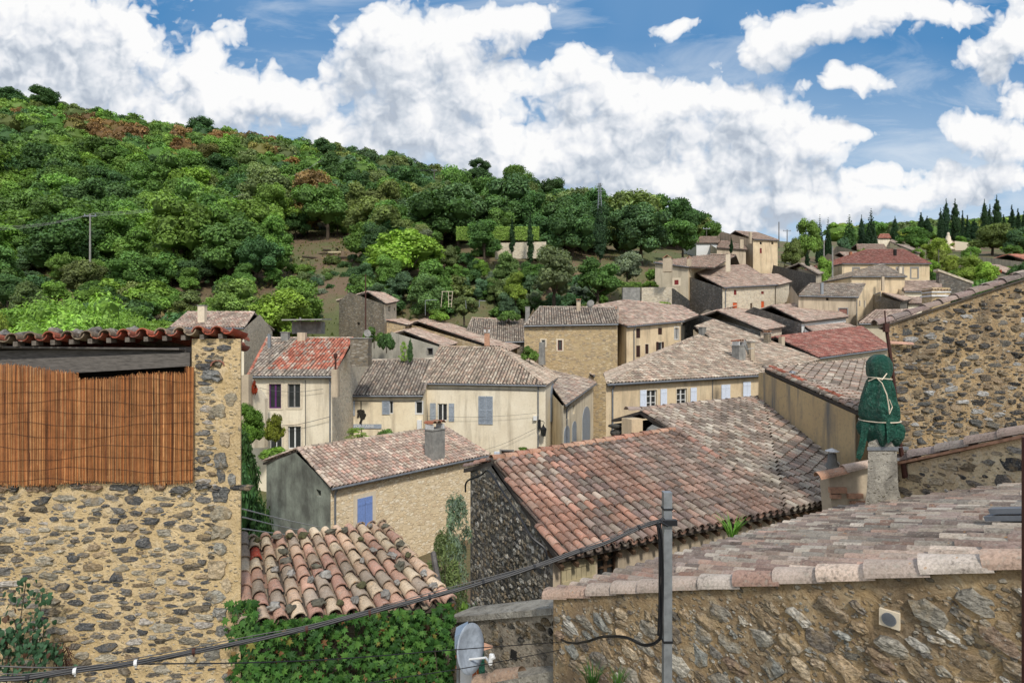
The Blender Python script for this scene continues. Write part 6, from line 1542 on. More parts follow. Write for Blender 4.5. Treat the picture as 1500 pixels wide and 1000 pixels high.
# tile capped brown stack
m = M(); a = P(1371, 428, 50); s_ = 50/F_
tsk = thing('brick_stack', 'wide brown rubble stack with a ragged tile cap poking above the near gable', 'chimney', a)
m.box(a-UP*s_*20, (s_*13.5, 0, 0), (0, .6, 0), (0, 0, s_*26)); m.build('stack', K['ochstone'], tsk)
m = M(); m.box(a+UP*s_*-6, (s_*15, 0, 0), (0, .7, 0), (0, 0, s_*1.2))
for i in range(7): cap_row(m, a+np.array([s_*(-14+i*4.3), -.7, s_*(1+random.uniform(-1, 1.5))]), a+np.array([s_*(-14+i*4.3), .6, s_*2]), 'pink', .12, .4, 5)
m.box(a+UP*s_*-.5, (s_*14, 0, 0), (0, .65, 0), (0, 0, s_*1.0)); m.build('tile_cap', [K['tile'], K['bed']], tsk)

# woods: individual trees on the near slope, one mass beyond
cand = []
Y = 77.0
while Y < 216:
    sp = 5.6 if Y < 120 else (6.2 if Y < 160 else 6.6)
    x = -860/F_*Y; x1 = (1035-HX)/F_*Y
    while x < x1:
        xx, yy = x+random.uniform(-1.9, 1.9), Y+random.uniform(-1.9, 1.9)
        px = HX+F_*xx/yy
        ok = px > -110
        if 405 < px < 525 and yy < 106: ok = False
        if any(abs(px-cx_) < 17 and yy < 96 for cx_ in (750, 777, 879)): ok = False
        if yy < 88 and mnoise.noise(Vector((xx*.07, yy*.10, 2))) > .22: ok = False
        if px > 700 and yy < 93: ok = False
        if 640 < px < 800 and 76 < yy < 94: ok = False
        if px > 900 and yy < 100: ok = False
        if any((xx-fx)**2+(yy-fy)**2 < (fr+1.2)**2 for fx, fy, fr in footprints): ok = False
        if ok: cand.append((yy, xx, px))
        x += sp
    Y += sp*.87
cand.sort()
def woodcol(px, y, x):
    py = HY-(tz(x, y)+6-Z0)/F_*0-0
    n = mnoise.noise(Vector((x*.03, y*.03, 5))); 
    py = HY-F_*(tz(x, y)+4-Z0)/y
    band = 150+(px-60)*.29
    pr = .42*math.exp(-((py-band-30)/42)**2) if 20 < px < 470 else .03*math.exp(-((py-band-10)/26)**2)
    if 330 < px < 400 and 200 < py < 285: pr = max(pr, .32)
    if random.random() < pr+n*.25*(pr > .1) and px < 480: return random.choice(['rust', 'rust', 'rust2', 'rust'])
    if px > 780: return random.choice(['dark', 'dark', 'mid', 'olive'])
    if px < 300 and py > 190: return random.choice(['bright', 'mid', 'mid', 'bright', 'dark'])
    if px > 480: return random.choice(['mid', 'dark', 'olive', 'olive', 'dark', 'blue'])
    return random.choice(['mid', 'bright', 'dark', 'mid', 'olive'])
LAB = {'rust': 'rust red leafed tree in the dense wood on the hillside', 'rust2': 'brownish turning tree in the dense wood on the hillside', 'bright': 'bright green leafy tree in the dense wood on the hillside', 'mid': 'mid green leafy tree in the dense wood on the hillside', 'dark': 'dark green leafy tree in the dense wood on the hillside', 'olive': 'olive toned leafy tree in the dense wood on the hillside', 'blue': 'bluish green leafy tree in the dense wood on the hillside'}
NIND = 285
for i, (y, x, px) in enumerate(cand[:NIND]):
    c = woodcol(px, y, x); k = random.randrange(7); s = random.choice([random.uniform(.75, 1.1), random.uniform(1.0, 1.35), random.uniform(1.3, 1.65)])
    plant('broad%d' % k, 'woodland_tree', LAB[c], 'tree', x, y, tz(x, y)-.2, s*random.uniform(.9, 1.15), s*random.uniform(.95, 1.2), vcol(GR[c], .2), LAB[c].replace('tree', 'trees'), lean=random.uniform(-.06, .06))
# the far wood as one mass
def crown_verts(k, n, size):
    m = M(); r_ = random.Random(k+5); cs = []; rs = []
    W, Ht = [(3.2, 7), (3.6, 6.5), (2.9, 7.8), (3.4, 6.8)][k]
    for i in range(16):
        a = r_.uniform(0, 6.283); u = r_.uniform(-.5, 1); rr = math.sqrt(max(0, 1-u*u))*.85
        cs.append((W*rr*math.cos(a), W*rr*math.sin(a), Ht*.55+u*Ht*.34)); rs.append(r_.uniform(.7, 1.3))
    cs.append((0, 0, Ht*.52)); rs.append(W*.62)
    leafcloud(m, cs, rs, n, size, seed=200+k, core=False)
    blob(m, cs[-1], W*.9, (1, 1, Ht*.38/W/.9), k, .4, 2, 0, (.7, .75, .62))
    V_ = np.vstack(m.v); C_ = np.vstack(m.c); q_ = [f for f in m.f if f.shape[1] == 4]; t_ = [f for f in m.f if f.shape[1] == 3]
    return V_, C_, np.vstack(q_), np.vstack(t_)
LOW = [crown_verts(k, 1900, .27) for k in range(4)]
wd = M()
def addlow(x, y, z, s, col, sxy=1):
    V_, C_, Q_, T_ = LOW[random.randrange(4)]; a = random.uniform(0, 6.28); ca, sa = math.cos(a), math.sin(a)
    W_ = np.stack([(V_[:, 0]*ca-V_[:, 1]*sa)*s*sxy+x, (V_[:, 0]*sa+V_[:, 1]*ca)*s*sxy+y, V_[:, 2]*s+z], 1)
    cc = C_*np.array(col); b0 = wd.n; wd.add(W_, Q_.copy(), 0, cc); wd.f.append(T_+b0); wd.m.append(np.zeros(len(T_), int))
for (y, x, px) in cand[NIND:]:
    if px < -60: continue
    c = woodcol(px, y, x); s = random.uniform(.75, 1.2); addlow(x, y, tz(x, y)-.3, s, vcol(GR[c], .2))
for i in range(120):       # wooded rise beyond the right village
    px = random.uniform(1225, 1560); y = random.uniform(235, 300); x = (px-HX)/F_*y
    addlow(x, y, tz(x, y)-1.5, random.uniform(.9, 1.4), vcol(GR[random.choice(['bright', 'olive', 'mid', 'yel'])], .15), 1.1)
wo = wd.build('woodland', K['leafc'], None); tag(wo, 'dense mixed wood covering the upper hillside with rust red patches', 'wood', kind='stuff')
# shrubs on the terraces at the foot of the slope
n_ = 0
for i in range(1100):
    y = random.uniform(52, 92); px = random.uniform(-40, 900); x = (px-HX)/F_*y
    if (420 < px < 510 and y > 76) or (px > 560 and y > 84 and px < 640): continue
    if any((x-fx)**2+(y-fy)**2 < (fr+.9)**2 for fx, fy, fr in footprints): continue
    if n_ > 120: break
    s = random.uniform(.6, 1.5); c = random.choice(['mid', 'bright', 'dark', 'olive', 'mid', 'blue']); k = random.random()
    if 400 < px < 530 and y > 62: k = 0; s = random.uniform(.4, .75)
    kd = 'bush%d' % random.randrange(2) if k < .6 else 'broad%d' % random.randrange(7)
    if kd[1] == 'r': s *= random.uniform(.35, .6)
    plant(kd, 'shrub', 'green shrub on the rough terraces at the foot of the wooded slope', 'shrub', x, y, tz(x, y)-.1, s, s*random.uniform(.9, 1.2), vcol(GR[c], .2), 'shrubs at the foot of the slope'); n_ += 1
    footprints.append((x, y, .9*s))
n_ = 0
for i in range(400):       # right hand slope shrubs
    y = random.uniform(86, 160); px = random.uniform(1010, 1540); x = (px-HX)/F_*y
    if any((x-fx)**2+(y-fy)**2 < (fr+1.0)**2 for fx, fy, fr in footprints): continue
    if n_ > 48: break
    s = random.uniform(.6, 1.2); c = random.choice(['bright', 'yel', 'mid', 'lime', 'dark', 'olive']); kd = random.choice(['bush0', 'bush1', 'broad0', 'broad5'])
    if kd[1] == 'r': s *= .45
    plant(kd, 'shrub', 'small green shrub among the gardens of the right hand slope', 'shrub', x, y, tz(x, y)-.1, s, s, vcol(GR[c], .15), 'shrubs on the right slope'); n_ += 1
    footprints.append((x, y, 1.2*s))
lg_ = 0
for i in range(9):       # felled logs and stumps on the bare slope
    px = random.uniform(432, 505); y_ = random.uniform(82, 100); x = (px-HX)/F_*y_; z = tz(x, y_); m = M(); a = random.uniform(0, 3.1); L_ = random.uniform(.5, 1.6)
    m.tube([(x-L_*math.cos(a), y_-L_*math.sin(a), z+.15), (x+L_*math.cos(a), y_+L_*math.sin(a), z+.22)], random.uniform(.1, .22), 8)
    tag(m.build('log', K['wood_pale' if i < 3 else 'bark'], None), 'cut log lying on the bare brown clearing in the wood', 'log', 'logs on the bare clearing')
# dry grass tufts
m = M(); n = 16000
yy = rng.uniform(56, 120, n); pxs = rng.uniform(-50, 1550, n); xx = (pxs-HX)/F_*yy; zz = np.array([tz(a, b) for a, b in zip(xx, yy)])
base_ = np.stack([xx, yy, zz-.05], 1); a = rng.uniform(0, 6.28, n); w_ = rng.uniform(.08, .3, n); h_ = rng.uniform(.15, .55, n)
d_ = np.stack([np.cos(a)*w_, np.sin(a)*w_, np.zeros(n)], 1); tpv = np.stack([rng.normal(0, .15, n), rng.normal(0, .15, n), h_], 1)
cg = np.array([(.20,.19,.07),(.10,.14,.04),(.28,.22,.10),(.13,.16,.05)])[rng.integers(0, 4, n)]
m.add(np.stack([base_-d_, base_+d_, base_+tpv], 1).reshape(-1, 3), np.arange(3*n).reshape(-1, 3), 0, np.repeat(cg, 3, axis=0))
o = m.build('dry_grass', K['leafc'], None); tag(o, 'rough dry grass scattered over the terraces', 'grass', kind='stuff')

# ------------------------------------------------------------------ close foliage
def lobed(mm, p, nrm, up, s, col, lobes=5):
    nrm = unit(nrm); t = unit(np.cross(up, nrm)); u = np.cross(nrm, t); pts = [p]
    if lobes == 5:
        prof = [(-90, .25), (-62, .55), (-35, .42), (-18, .9), (15, .5), (42, 1.0), (66, .55), (90, 1.18), (114, .55), (138, 1.0), (165, .5), (198, .9), (215, .42), (242, .55)]
    else:
        prof = [(-90, .45), (-50, .62), (-10, .6), (30, .62), (65, .8), (90, 1.15), (115, .8), (150, .62), (190, .6), (230, .62)]
    for a_, r in prof:
        a_ = math.radians(a_); pts.append(p+t*math.cos(a_)*r*s+u*math.sin(a_)*r*s-nrm*s*.22*r*r)
    n = len(pts)-1
    mm.add(np.array(pts), [[0, 1+i, 1+(i+1) % n] for i in range(n)], 0, np.array(col)[None]*np.concatenate([[1.15], rng.uniform(.85, 1.1, n)])[:, None])
iv = thing('ivy', 'glossy green creeper smothering the front of the small tiled shed', 'creeper', P(520, 1000, 7.5))
m = M(); st_ = M()
def ivy_ok(px, py):
    top = 905-(px-370)*.085 if px < 560 else 888-(px-560)*.02
    if px > 640: top = 878
    if px < 375: top = 880
    return 330 < px < 676 and py > top+ (6 if px > 375 else 0)
cnt = 0
while cnt < 3300:
    px = rng.uniform(330, 676); py = rng.uniform(872, 1040)
    if px < 352+10*mnoise.noise(Vector((0, py*.03, 3)))*2 and rng.random() < .8: continue
    if px > 664+14*mnoise.noise(Vector((7, py*.035, 3))): continue
    if not ivy_ok(px, py): continue
    if 395 < px < 560 and 925 < py < 985 and rng.random() < .50 : continue
    if mnoise.noise(Vector((px*.03, py*.03, 1))) < -.32 and rng.random() < .75: continue
    if 620 < px < 634 and 885 < py < 935 and rng.random() < .8: continue
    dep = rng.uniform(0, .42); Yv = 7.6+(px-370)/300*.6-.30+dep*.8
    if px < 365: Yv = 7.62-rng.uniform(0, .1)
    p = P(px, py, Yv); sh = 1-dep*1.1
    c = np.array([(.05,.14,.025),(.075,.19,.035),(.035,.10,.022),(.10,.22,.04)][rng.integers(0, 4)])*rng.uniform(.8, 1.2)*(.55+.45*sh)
    if rng.random() < .05: c = np.array([[.24, .22, .05], [.22, .10, .04], [.30, .20, .08]][rng.integers(0, 3)])
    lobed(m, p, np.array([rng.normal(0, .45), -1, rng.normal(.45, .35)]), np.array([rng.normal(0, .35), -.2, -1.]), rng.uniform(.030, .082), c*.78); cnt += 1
for i in range(160):      # sprays spilling up over the eave tiles
    px, py = [(485, 893), (410, 910), (440, 909), (655, 868), (380, 915)][rng.integers(0, 5)]; px += rng.normal(0, 13); py += rng.normal(0, 5)
    hp_ = hit(px, max(py, 884), SA+n_*.16, n_)
    if not 6.5 < hp_[1] < 9.6: continue
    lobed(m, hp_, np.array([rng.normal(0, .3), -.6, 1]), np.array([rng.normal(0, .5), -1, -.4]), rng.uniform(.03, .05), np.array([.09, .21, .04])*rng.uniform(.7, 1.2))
m.build('foliage', K['leafc'], iv)
for i in range(12):
    x0 = rng.uniform(360, 650); st_.tube(spline([P(x0, 1040, 8.0), P(x0+rng.normal(0, 10), 980, 7.9), P(x0+rng.normal(0, 14), 930, 7.95), P(x0+rng.normal(0, 16), 900, 8.05)], 5), rng.uniform(.006, .014), 5)
st_.build('stem', K['bark'], iv)
# creeper at the bottom left corner
cp = thing('climbing_plant', 'dark leafed climbing plant in the bottom left corner against the ochre wall', 'climber', P(30, 1000, 7.4))
m = M(); st_ = M(); cnt = 0
stemz = []
for (x0, x1, x2, yt) in ((10, 22, 38, 852), (30, 34, 20, 905), (5, 12, 4, 930), (52, 60, 66, 905), (70, 80, 74, 950), (-20, -8, -2, 900), (40, 52, 62, 868)):
    pts = spline([P(x0, 1060, 7.55), P(x1, 960, 7.5), P((x1+x2)/2, (960+yt)/2, 7.45), P(x2, yt, 7.5)], 8); st_.tube(pts, .006, 5); stemz.append(pts)
for i in range(520):
    pts = stemz[rng.integers(0, len(stemz))]; p = pts[rng.integers(2, len(pts))]+np.array([rng.normal(0, .085), rng.normal(-.05, .05), rng.normal(0, .06)])
    c = np.array([(.035,.085,.04),(.05,.11,.055),(.03,.065,.03),(.09,.05,.03)][min(3, int(rng.exponential(1.0)))])*rng.uniform(.8, 1.3)
    lobed(m, p, np.array([rng.normal(0, .5), -1, rng.normal(.3, .4)]), np.array([rng.normal(0, .4), 0, -1.]), rng.uniform(.03, .055), c, 3)
m.build('foliage', K['leafc'], cp); st_.build('stem', K['bark'], cp)
m = M()
for i in range(26):
    a = P(rng.uniform(84, 100), 985, 7.6); m.tube([a, a+np.array([rng.normal(.03, .05), -.03, rng.uniform(.1, .26)]), a+np.array([rng.normal(.06, .09), -.05, rng.uniform(.28, .42)])], .0035, 4)
o = m.build('dry_stalks', K['rust'], None); tag(o, 'dead reddish flower stalks beside the climbing plant', 'dry plant')
# grass tuft under the barn eave, plants at the foot of the wall
def tuft(name, label, c, n, h, col):
    m = M()
    for i in range(n):
        a = rng.uniform(0, 6.28); d = np.array([math.cos(a), math.sin(a), 0]); s = np.array([-d[1], d[0], 0])*.008*h/.3; hh = h*rng.uniform(.5, 1); b0 = c+d*rng.uniform(0, .05)
        V_ = [b0-s, b0+s, b0+d*hh*.25+UP*hh*.6+s*.7, b0+d*hh*.25+UP*hh*.6-s*.7, b0+d*hh*.7+UP*hh]
        m.add(np.array(V_), [[0, 1, 2, 3], [3, 2, 4]], 0, np.array(col)*rng.uniform(.7, 1.2))
    o = m.build(name, K['leafc'], None); tag(o, label, 'plant')
tuft('grass_tuft', 'bright green tuft of grass sprouting under the barn eave', hit(1072, 790, RA, nR), 70, .42, (.16, .34, .05))
tuft('grass_tuft', 'small weeds at the foot of the foreground rubble wall', P(868, 1004, 5.6), 60, .22, (.06, .16, .03))
tuft('grass_tuft', 'weeds growing on the ledge left of the post', P(905, 1008, 5.4), 40, .2, (.07, .15, .03))

# ------------------------------------------------------------------ poles, lines, small fittings
def pole(name, label, px, yt, yb, Y, r=.13, arms=1, mt='wood_old', group=None):
    t = thing(name, label, 'pole', P(px, yb, Y), group); m = M(); a, b_ = P(px, yb, Y)-UP*1.5, P(px, yt, Y); m.tube([a, b_], [r, r*.7], 8); m.build('pole', K[mt], t)
    if arms:
        m = M(); w_ = .75
        for k_ in range(arms):
            z_ = b_-UP*(.3+k_*.7); m.box(z_, (w_, 0, 0), (0, .05, 0), (0, 0, .05))
            for s_ in (-1, 0, 1): m.lathe(z_+np.array([s_*w_*.85, 0, .05]), [(.05, 0), (.08, .08), (.05, .16), (.02, .22)], 6)
        m.build('crossarm', K['steel'], t)
    return P(px, yt, Y)
p1 = pole('power_pole', 'power pole on the lower left slope with a crossarm', 132, 313, 402, 70, .12, mt='cement')
p2 = pole('power_pole', 'power pole high in the wood carrying the long lines', 477, 230, 262, 150, .14)
p3 = pole('power_pole', 'power pole near the crest in the middle of the wood', 636, 248, 272, 160, .14)
p4 = pole('power_pole', 'power pole against the dark crest tree', 779, 256, 288, 150, .13)
pole('street_pole', 'tall grey pole beside the skyline farmhouse', 1141, 325, 352, 108, .11, 0)
pole('street_pole', 'shorter pole with a small crossarm right of the skyline farmhouse', 1153, 336, 352, 112, .1, 1)
pole('street_pole', 'long grey street pole in front of the bright garden trees', 1219.5, 361, 412, 84, .13, 0, 'cement')
pole('street_pole', 'thin pole left of the two thin conifers', 1207, 352, 380, 98, .12, 0, 'cement')
pole('garden_pole', 'slim wooden pole among the gardens below the statue', 1375, 366, 392, 100, .08, 0)
pole('garden_pole', 'slim wooden pole left of the huge olive green tree', 1422, 368, 390, 100, .08, 0)
pole('street_pole', 'tiny pole pair on the crest left of the skyline farmhouse', 1035, 333, 346, 120, .08, 1)
def line(label, a, b_, sag, r=.03, mt='whitewire', group=None):
    m = M(); pts = [a+(b_-a)*t_-UP*sag*4*t_*(1-t_) for t_ in np.linspace(0, 1, 14)]; m.tube(pts, r, 4); o = m.build('power_line', K[mt], None); tag(o, label, 'wire', group)
for k_ in (-1, 0, 1):
    o_ = np.array([k_*.65, 0, -.1+k_*.22])
    line('pale power line sagging from the low left pole up to the wood pole', p1+o_, p2+o_, 3.2, .012, group='lines up to the wood pole')
    line('pale power line leaving the low left pole towards the left edge', p1+o_, P(-60, 330, 74)+o_, .8, .012, group='lines to the left edge')
    line('faint power line between the crest poles', p2+o_, p3+o_, 1.5, .02, 'wire', group='lines between the crest poles')
    line('faint power line from the crest pole to the dark tree pole', p3+o_, p4+o_, 1.5, .02, 'wire', group='lines to the dark tree pole')
# lattice pylon
ly = thing('lattice_mast', 'small lattice mast rising behind the lone tall cypress', 'mast', P(878.5, 300, 88)); m = M(); a = P(878.5, 305, 88); Hh = 37*88/F_
for sx, sy in ((-1, -1), (1, -1), (1, 1), (-1, 1)): m.tube([a+np.array([sx*.28, sy*.28, -1]), a+np.array([sx*.14, sy*.14, Hh])], .035, 4)
for i in range(9):
    z_ = Hh*i/9; w_ = .28-.14*i/9
    for sy in (-1, 1): m.tube([a+np.array([-w_, sy*w_, z_]), a+np.array([w_, sy*w_, z_+Hh/9])], .025, 4); m.tube([a+np.array([w_, sy*w_, z_]), a+np.array([-w_, sy*w_, z_+Hh/9])], .025, 4)
m.build('lattice', K['steel'], ly); m = M(); m.box(a+UP*(Hh-.2), (.5, 0, 0), (0, .04, 0), (0, 0, .04)); m.box(a+UP*(Hh-1.2), (.4, 0, 0), (0, .04, 0), (0, 0, .04)); m.build('crossarm', K['steel'], ly)
# thin antenna mast with a dish on the red roof house
am = thing('antenna_mast', 'thin rusty antenna mast with a small white dish beside the red roof', 'mast', P(538, 520, 38)); m = M(); m.tube([P(535.5, 525, 38), P(535.5, 402, 38)], [.05, .035], 6); m.build('pole', K['rust'], am)
m = M(); m.lathe(P(538, 488, 37.6), [(.01, -.06), (.24, 0), (.25, .02), (.01, -.02)], 16, axis=unit([.6, -.75, .2])); m.tube([P(538, 488, 37.6), P(546, 491, 37.3)], .02, 5); m.build('dish', K['cement'], am)
# dish on the wide roof, stack block on the red house
d2 = thing('satellite_dish', 'round grey satellite dish on the wide pink roof', 'satellite dish', P(864, 450, 53)); m = M(); m.lathe(P(865, 445, 53), [(.01, -.08), (.36, 0), (.37, .03), (.01, -.03)], 18, axis=unit([-.5, -.8, .25])); m.build('reflector', K['cement'], d2, True)
m = M(); m.tube([P(866, 446, 53.2), P(866, 456, 53.2)], .03, 5); m.build('mount', K['steel'], d2)
d3 = thing('satellite_dish', 'satellite dish on the double chimney of the white shuttered house', 'satellite dish', P(1092, 512, 31.5)); m = M(); m.lathe(P(1093, 508, 32), [(.01, -.08), (.42, 0), (.43, .03), (.01, -.03)], 18, axis=unit([.85, -.45, .25])); m.build('reflector', K['cement'], d3, True)
m = M(); m.tube([P(1095, 511, 31.9), P(1104, 510, 31.6)], .02, 5); m.build('feed_arm', K['white'], d3)
h_ = H['red']; a = P(529, 497, 37.5); s_ = 37.5/F_; m = M(); m.box(a-UP*s_*19, (s_*13, 0, 0), (0, .5, 0), (0, 0, s_*20)); m.build('chimney', K['brnstone'], h_['root'])
m = M(); m.box(a+UP*s_*1.8, (s_*14, 0, 0), (0, .55, 0), (0, 0, s_*.8)); m.build('chimney_slab', K['cement'], h_['root'])
a = P(491.5, 575, 33.2); s_ = 33.2/F_; m = M(); m.box(a+UP*s_*14, (s_*4.6, 0, 0), (0, .2, 0), (0, 0, s_*20)); c_ = m.build('chimney', K['tan'], h_['root']); m = M(); m.tube([a+UP*s_*34, a+UP*s_*50], .055, 8); m.lathe(a+UP*s_*50, [(.05, 0), (.12, .1), (.12, .25), (.05, .32)], 8); m.build('flue_pipe', K['rust'], c_)
# faded sign on the middle house
h_ = H['mid']; w0 = np.array([h_['a'][0], h_['a'][1], 0]); of = h_['of']
sa, sb = hit(500, 624, w0, of), hit(559, 624, w0, of); s_ = sa[1]/F_
sg = thing('shop_sign', 'long faded blue grey sign board with worn white letters on the low cream house', 'sign', sa)
m = M(); dS = unit(sb-sa); m.box((sa+sb)/2+of*.05, dS*np.linalg.norm(sb-sa)/2, UP*s_*3.1, of*.02); m.build('board', K['shut_g'], sg)
cu = bpy.data.curves.new('lettering', 'FONT'); cu.body = 'LA FONTAINE'; cu.size = s_*6.0; cu.align_x = 'CENTER'; cu.align_y = 'CENTER'; cu.extrude = .003
to = bpy.data.objects.new('lettering', cu); C.objects.link(to); dg = bpy.context.evaluated_depsgraph_get(); me = bpy.data.meshes.new_from_object(to.evaluated_get(dg)); C.objects.unlink(to); bpy.data.objects.remove(to)
me.materials.clear(); me.materials.append(K['white']); lt = bpy.data.objects.new('lettering', me); C.objects.link(lt); lt.location = tuple((sa+sb)/2+of*.08-UP*s_*.0); lt.rotation_euler = (math.pi/2, 0, math.atan2(dS[1], dS[0])); lt.parent = sg; lt.matrix_parent_inverse = sg.matrix_basis.inverted()
# black stain plant + box of air unit
a = hit(615, 621, w0, of); m = M(); m.box(a+of*.16, dS*s_*3.2, UP*s_*6.4, of*.15); o = m.build('air_unit', K['white'], None); tag(o, 'white air conditioning unit on the cream wall beside the chimney', 'air conditioner')
m = M()
for i in range(40): blob(m, hit(529+rng.normal(0, 2.2), 601+abs(rng.normal(0, 9)), w0, of)+of*.05, .09, (1, .5, 1.3), i, .7, 1, 0, (.05, .045, .035))
m.tube([hit(529, 588, w0, of)+of*.05, hit(530, 640, w0, of)+of*.05], .03, 5, 0, (.05, .04, .03)); o = m.build('dead_vine', K['rock'], None); tag(o, 'blackened dead vine trailing down the low cream house above the sign', 'plant')
# cables on facades
def facade(label, h, pts, off=.05, r=.012, mt='wire'):
    w_ = np.array([h['a'][0], h['a'][1], 0]); m = M(); m.tube(spline([hit(x, y, w_, h['of'])+h['of']*off for x, y in pts], 6), r, 5); o = m.build('facade_cable', K[mt], None); tag(o, label, 'cable')
facade('black cable under the gutter of the low cream house', H['mid'], [(489,586),(520,586.5),(560,587),(600,587),(616,585.5),(619,580)], .06, .02)
facade('vertical cable on the left of the large cream house', H['cream'], [(624,572),(626,600),(627,640)], .05, .02)
facade('black cable under the gutter of the large cream house', H['cream'], [(622,569),(680,569.5),(740,570.5),(787,572)], .06, .018)
facade('thin sagging wire across the large cream house', H['cream'], [(622,608),(680,610),(740,608),(786,604)], .3, .01)
facade('lower sagging wire across the large cream house', H['cream'], [(690,662),(735,650),(786,626)], .3, .01)
facade('vertical seam pipe on the red roofed house', H['red'], [(447.5,556),(448,600),(448,655)], .05, .022)
facade('sagging wire across the red roofed house', H['red'], [(370,563),(400,571),(440,573),(475,569)], .25, .012)
facade('double wire sagging over the lower windows of the red roofed house', H['red'], [(410,622),(440,620),(486,609)], .3, .016)
facade('thin vertical pipe on the white shuttered house', H['ws'], [(1043,552),(1043,570),(1043,586)], .05, .02, 'zinc')
# street lantern on the corner
h_ = H['cream']; w0 = np.array([h_['a'][0], h_['a'][1], 0]); c_ = h_['b']; lp = np.array([c_[0]+.02, c_[1]-.35, P(0, 634, c_[1])[2]]); lp = P(796, 633, c_[1]-.5); s_ = lp[1]/F_
la = thing('street_lantern', 'black four sided lantern on a curled bracket at the cream house corner', 'lamp', lp)
m = M(); m.lathe(lp-UP*.28, [(.02, 0), (.12, .02), (.2, .5), (.22, .52), (.08, .68), (.03, .8)], 4); m.build('lantern', K['glass'], la)
m = M(); m.lathe(lp+UP*.23, [(.23, 0), (.09, .16), (.03, .28)], 4); 
for sx, sy in ((1,0),(0,1),(-1,0),(0,-1)): m.tube([lp-UP*.28+np.array([sx*.12, sy*.12, 0]), lp+UP*.24+np.array([sx*.21, sy*.21, 0])], .016, 4)
m.build('frame', K['cable'], la)
m = M(); q0 = P(790, 618, c_[1]-.1); m.tube(spline([q0-UP*.2, q0+UP*.15, P(793, 616, c_[1]-.3), P(797, 618, c_[1]-.5), lp+UP*.48], 5), .022, 5); m.box(P(790, 621, c_[1]-.1), (.1, 0, 0), (0, .1, 0), (0, 0, .3)); m.build('bracket', K['cable'], la)
m = M(); m.box(hit(784, 612, w0, h_['of'])+h_['of']*.1, (.13, 0, 0), (0, .1, 0), (0, 0, .15)); o = m.build('junction_box', K['white'], None); tag(o, 'small pale junction box left of the street lantern', 'box')
# swing frame and garden bits in the mid garden
sw = thing('swing_frame', 'white garden swing frame with a ladder behind the long low roofs', 'swing', P(655, 450, 64)); m = M()
for a, b_ in (((647,427),(664,427)), ((648,427),(646,450)), ((663,427),(661,450)), ((657,427),(657,450))): m.tube([P(*a, 64), P(*b_, 64)], .028, 5)
for y_ in (433, 439, 445): m.tube([P(657, y_, 64), P(662, y_, 64)], .022, 4)
m.build('frame', K['trim'], sw)
m = M()
for a, b_ in (((623,440),(623,462)), ((623,440),(640,439)), ((682,440),(683,452)), ((702,440),(702,450)), ((702,440),(711,441))): m.tube([P(*a, 63), P(*b_, 63)], .03, 5)
o = m.build('washing_line_posts', K['steel'], None); tag(o, 'bare grey metal garden posts beside the swing frame', 'posts')
m = M(); m.box(P(450, 468, 47), (1.6, 0, .02), (0, 1.2, .05), (0, 0, .05)); m.box(P(440, 474, 47.2), (.06, 0, 0), (0, .06, 0), (0, 0, .5)); m.box(P(462, 476, 47.2), (.06, 0, 0), (0, .06, 0), (0, 0, .5)); m.box(P(452, 480, 48), (1.2, 0, 0), (0, .5, 0), (0, 0, .5))
o = m.build('garden_shelter', K['cement'], None); tag(o, 'low corrugated metal garden shelter under the trees behind the red roof', 'shelter')
m = M(); a = P(1186, 350, 92); 
# ------------------------------------------------------------------ camera
cam = bpy.data.cameras.new('camera'); co_ = bpy.data.objects.new('camera', cam); C.objects.link(co_)
co_.location = (0, 0, Z0); co_.rotation_euler = (math.pi/2, 0, 0); cam.sensor_width = 36; cam.lens = F_/1500*36; cam.clip_end = 9000; cam.clip_start = .05
bpy.context.scene.camera = co_
sc_ = bpy.context.scene
sc_.view_settings.view_transform = 'Standard'; sc_.view_settings.look = 'None'; sc_.view_settings.exposure = 0
# ------------------------------------------------------------------ sky with cumulus, sun
SKYS = .15; SUNE = 3.1
SUN = unit([.16, -.66, .72])
el = math.asin(SUN[2]); az = math.atan2(SUN[0], SUN[1])
w = bpy.data.worlds.new('World'); sc_.world = w; w.use_nodes = True; nt = w.node_tree; bg = nt.nodes['Background']
sky = N(nt, 'ShaderNodeTexSky', sky_type='NISHITA'); sky.sun_disc = False; sky.sun_elevation = el; sky.sun_rotation = az; sky.altitude = 200; sky.air_density = 1.0; sky.dust_density = .5; sky.ozone_density = 1.6
wtc = N(nt, 'ShaderNodeTexCoord'); wn_ = nz(nt, wtc.outputs['Generated'], 2.4, 3, .6)
wc = mix(nt, sky.outputs[0], (6.6, 6.8, 7.2), ramp(nt, wn_, [(.40, 0), (.56, .95)]))      # broken bright cloud all round
nt.links.new(wc, bg.inputs[0]); bg.inputs[1].default_value = SKYS
w.cycles.sampling_method = 'MANUAL'; w.cycles.sample_map_resolution = 512
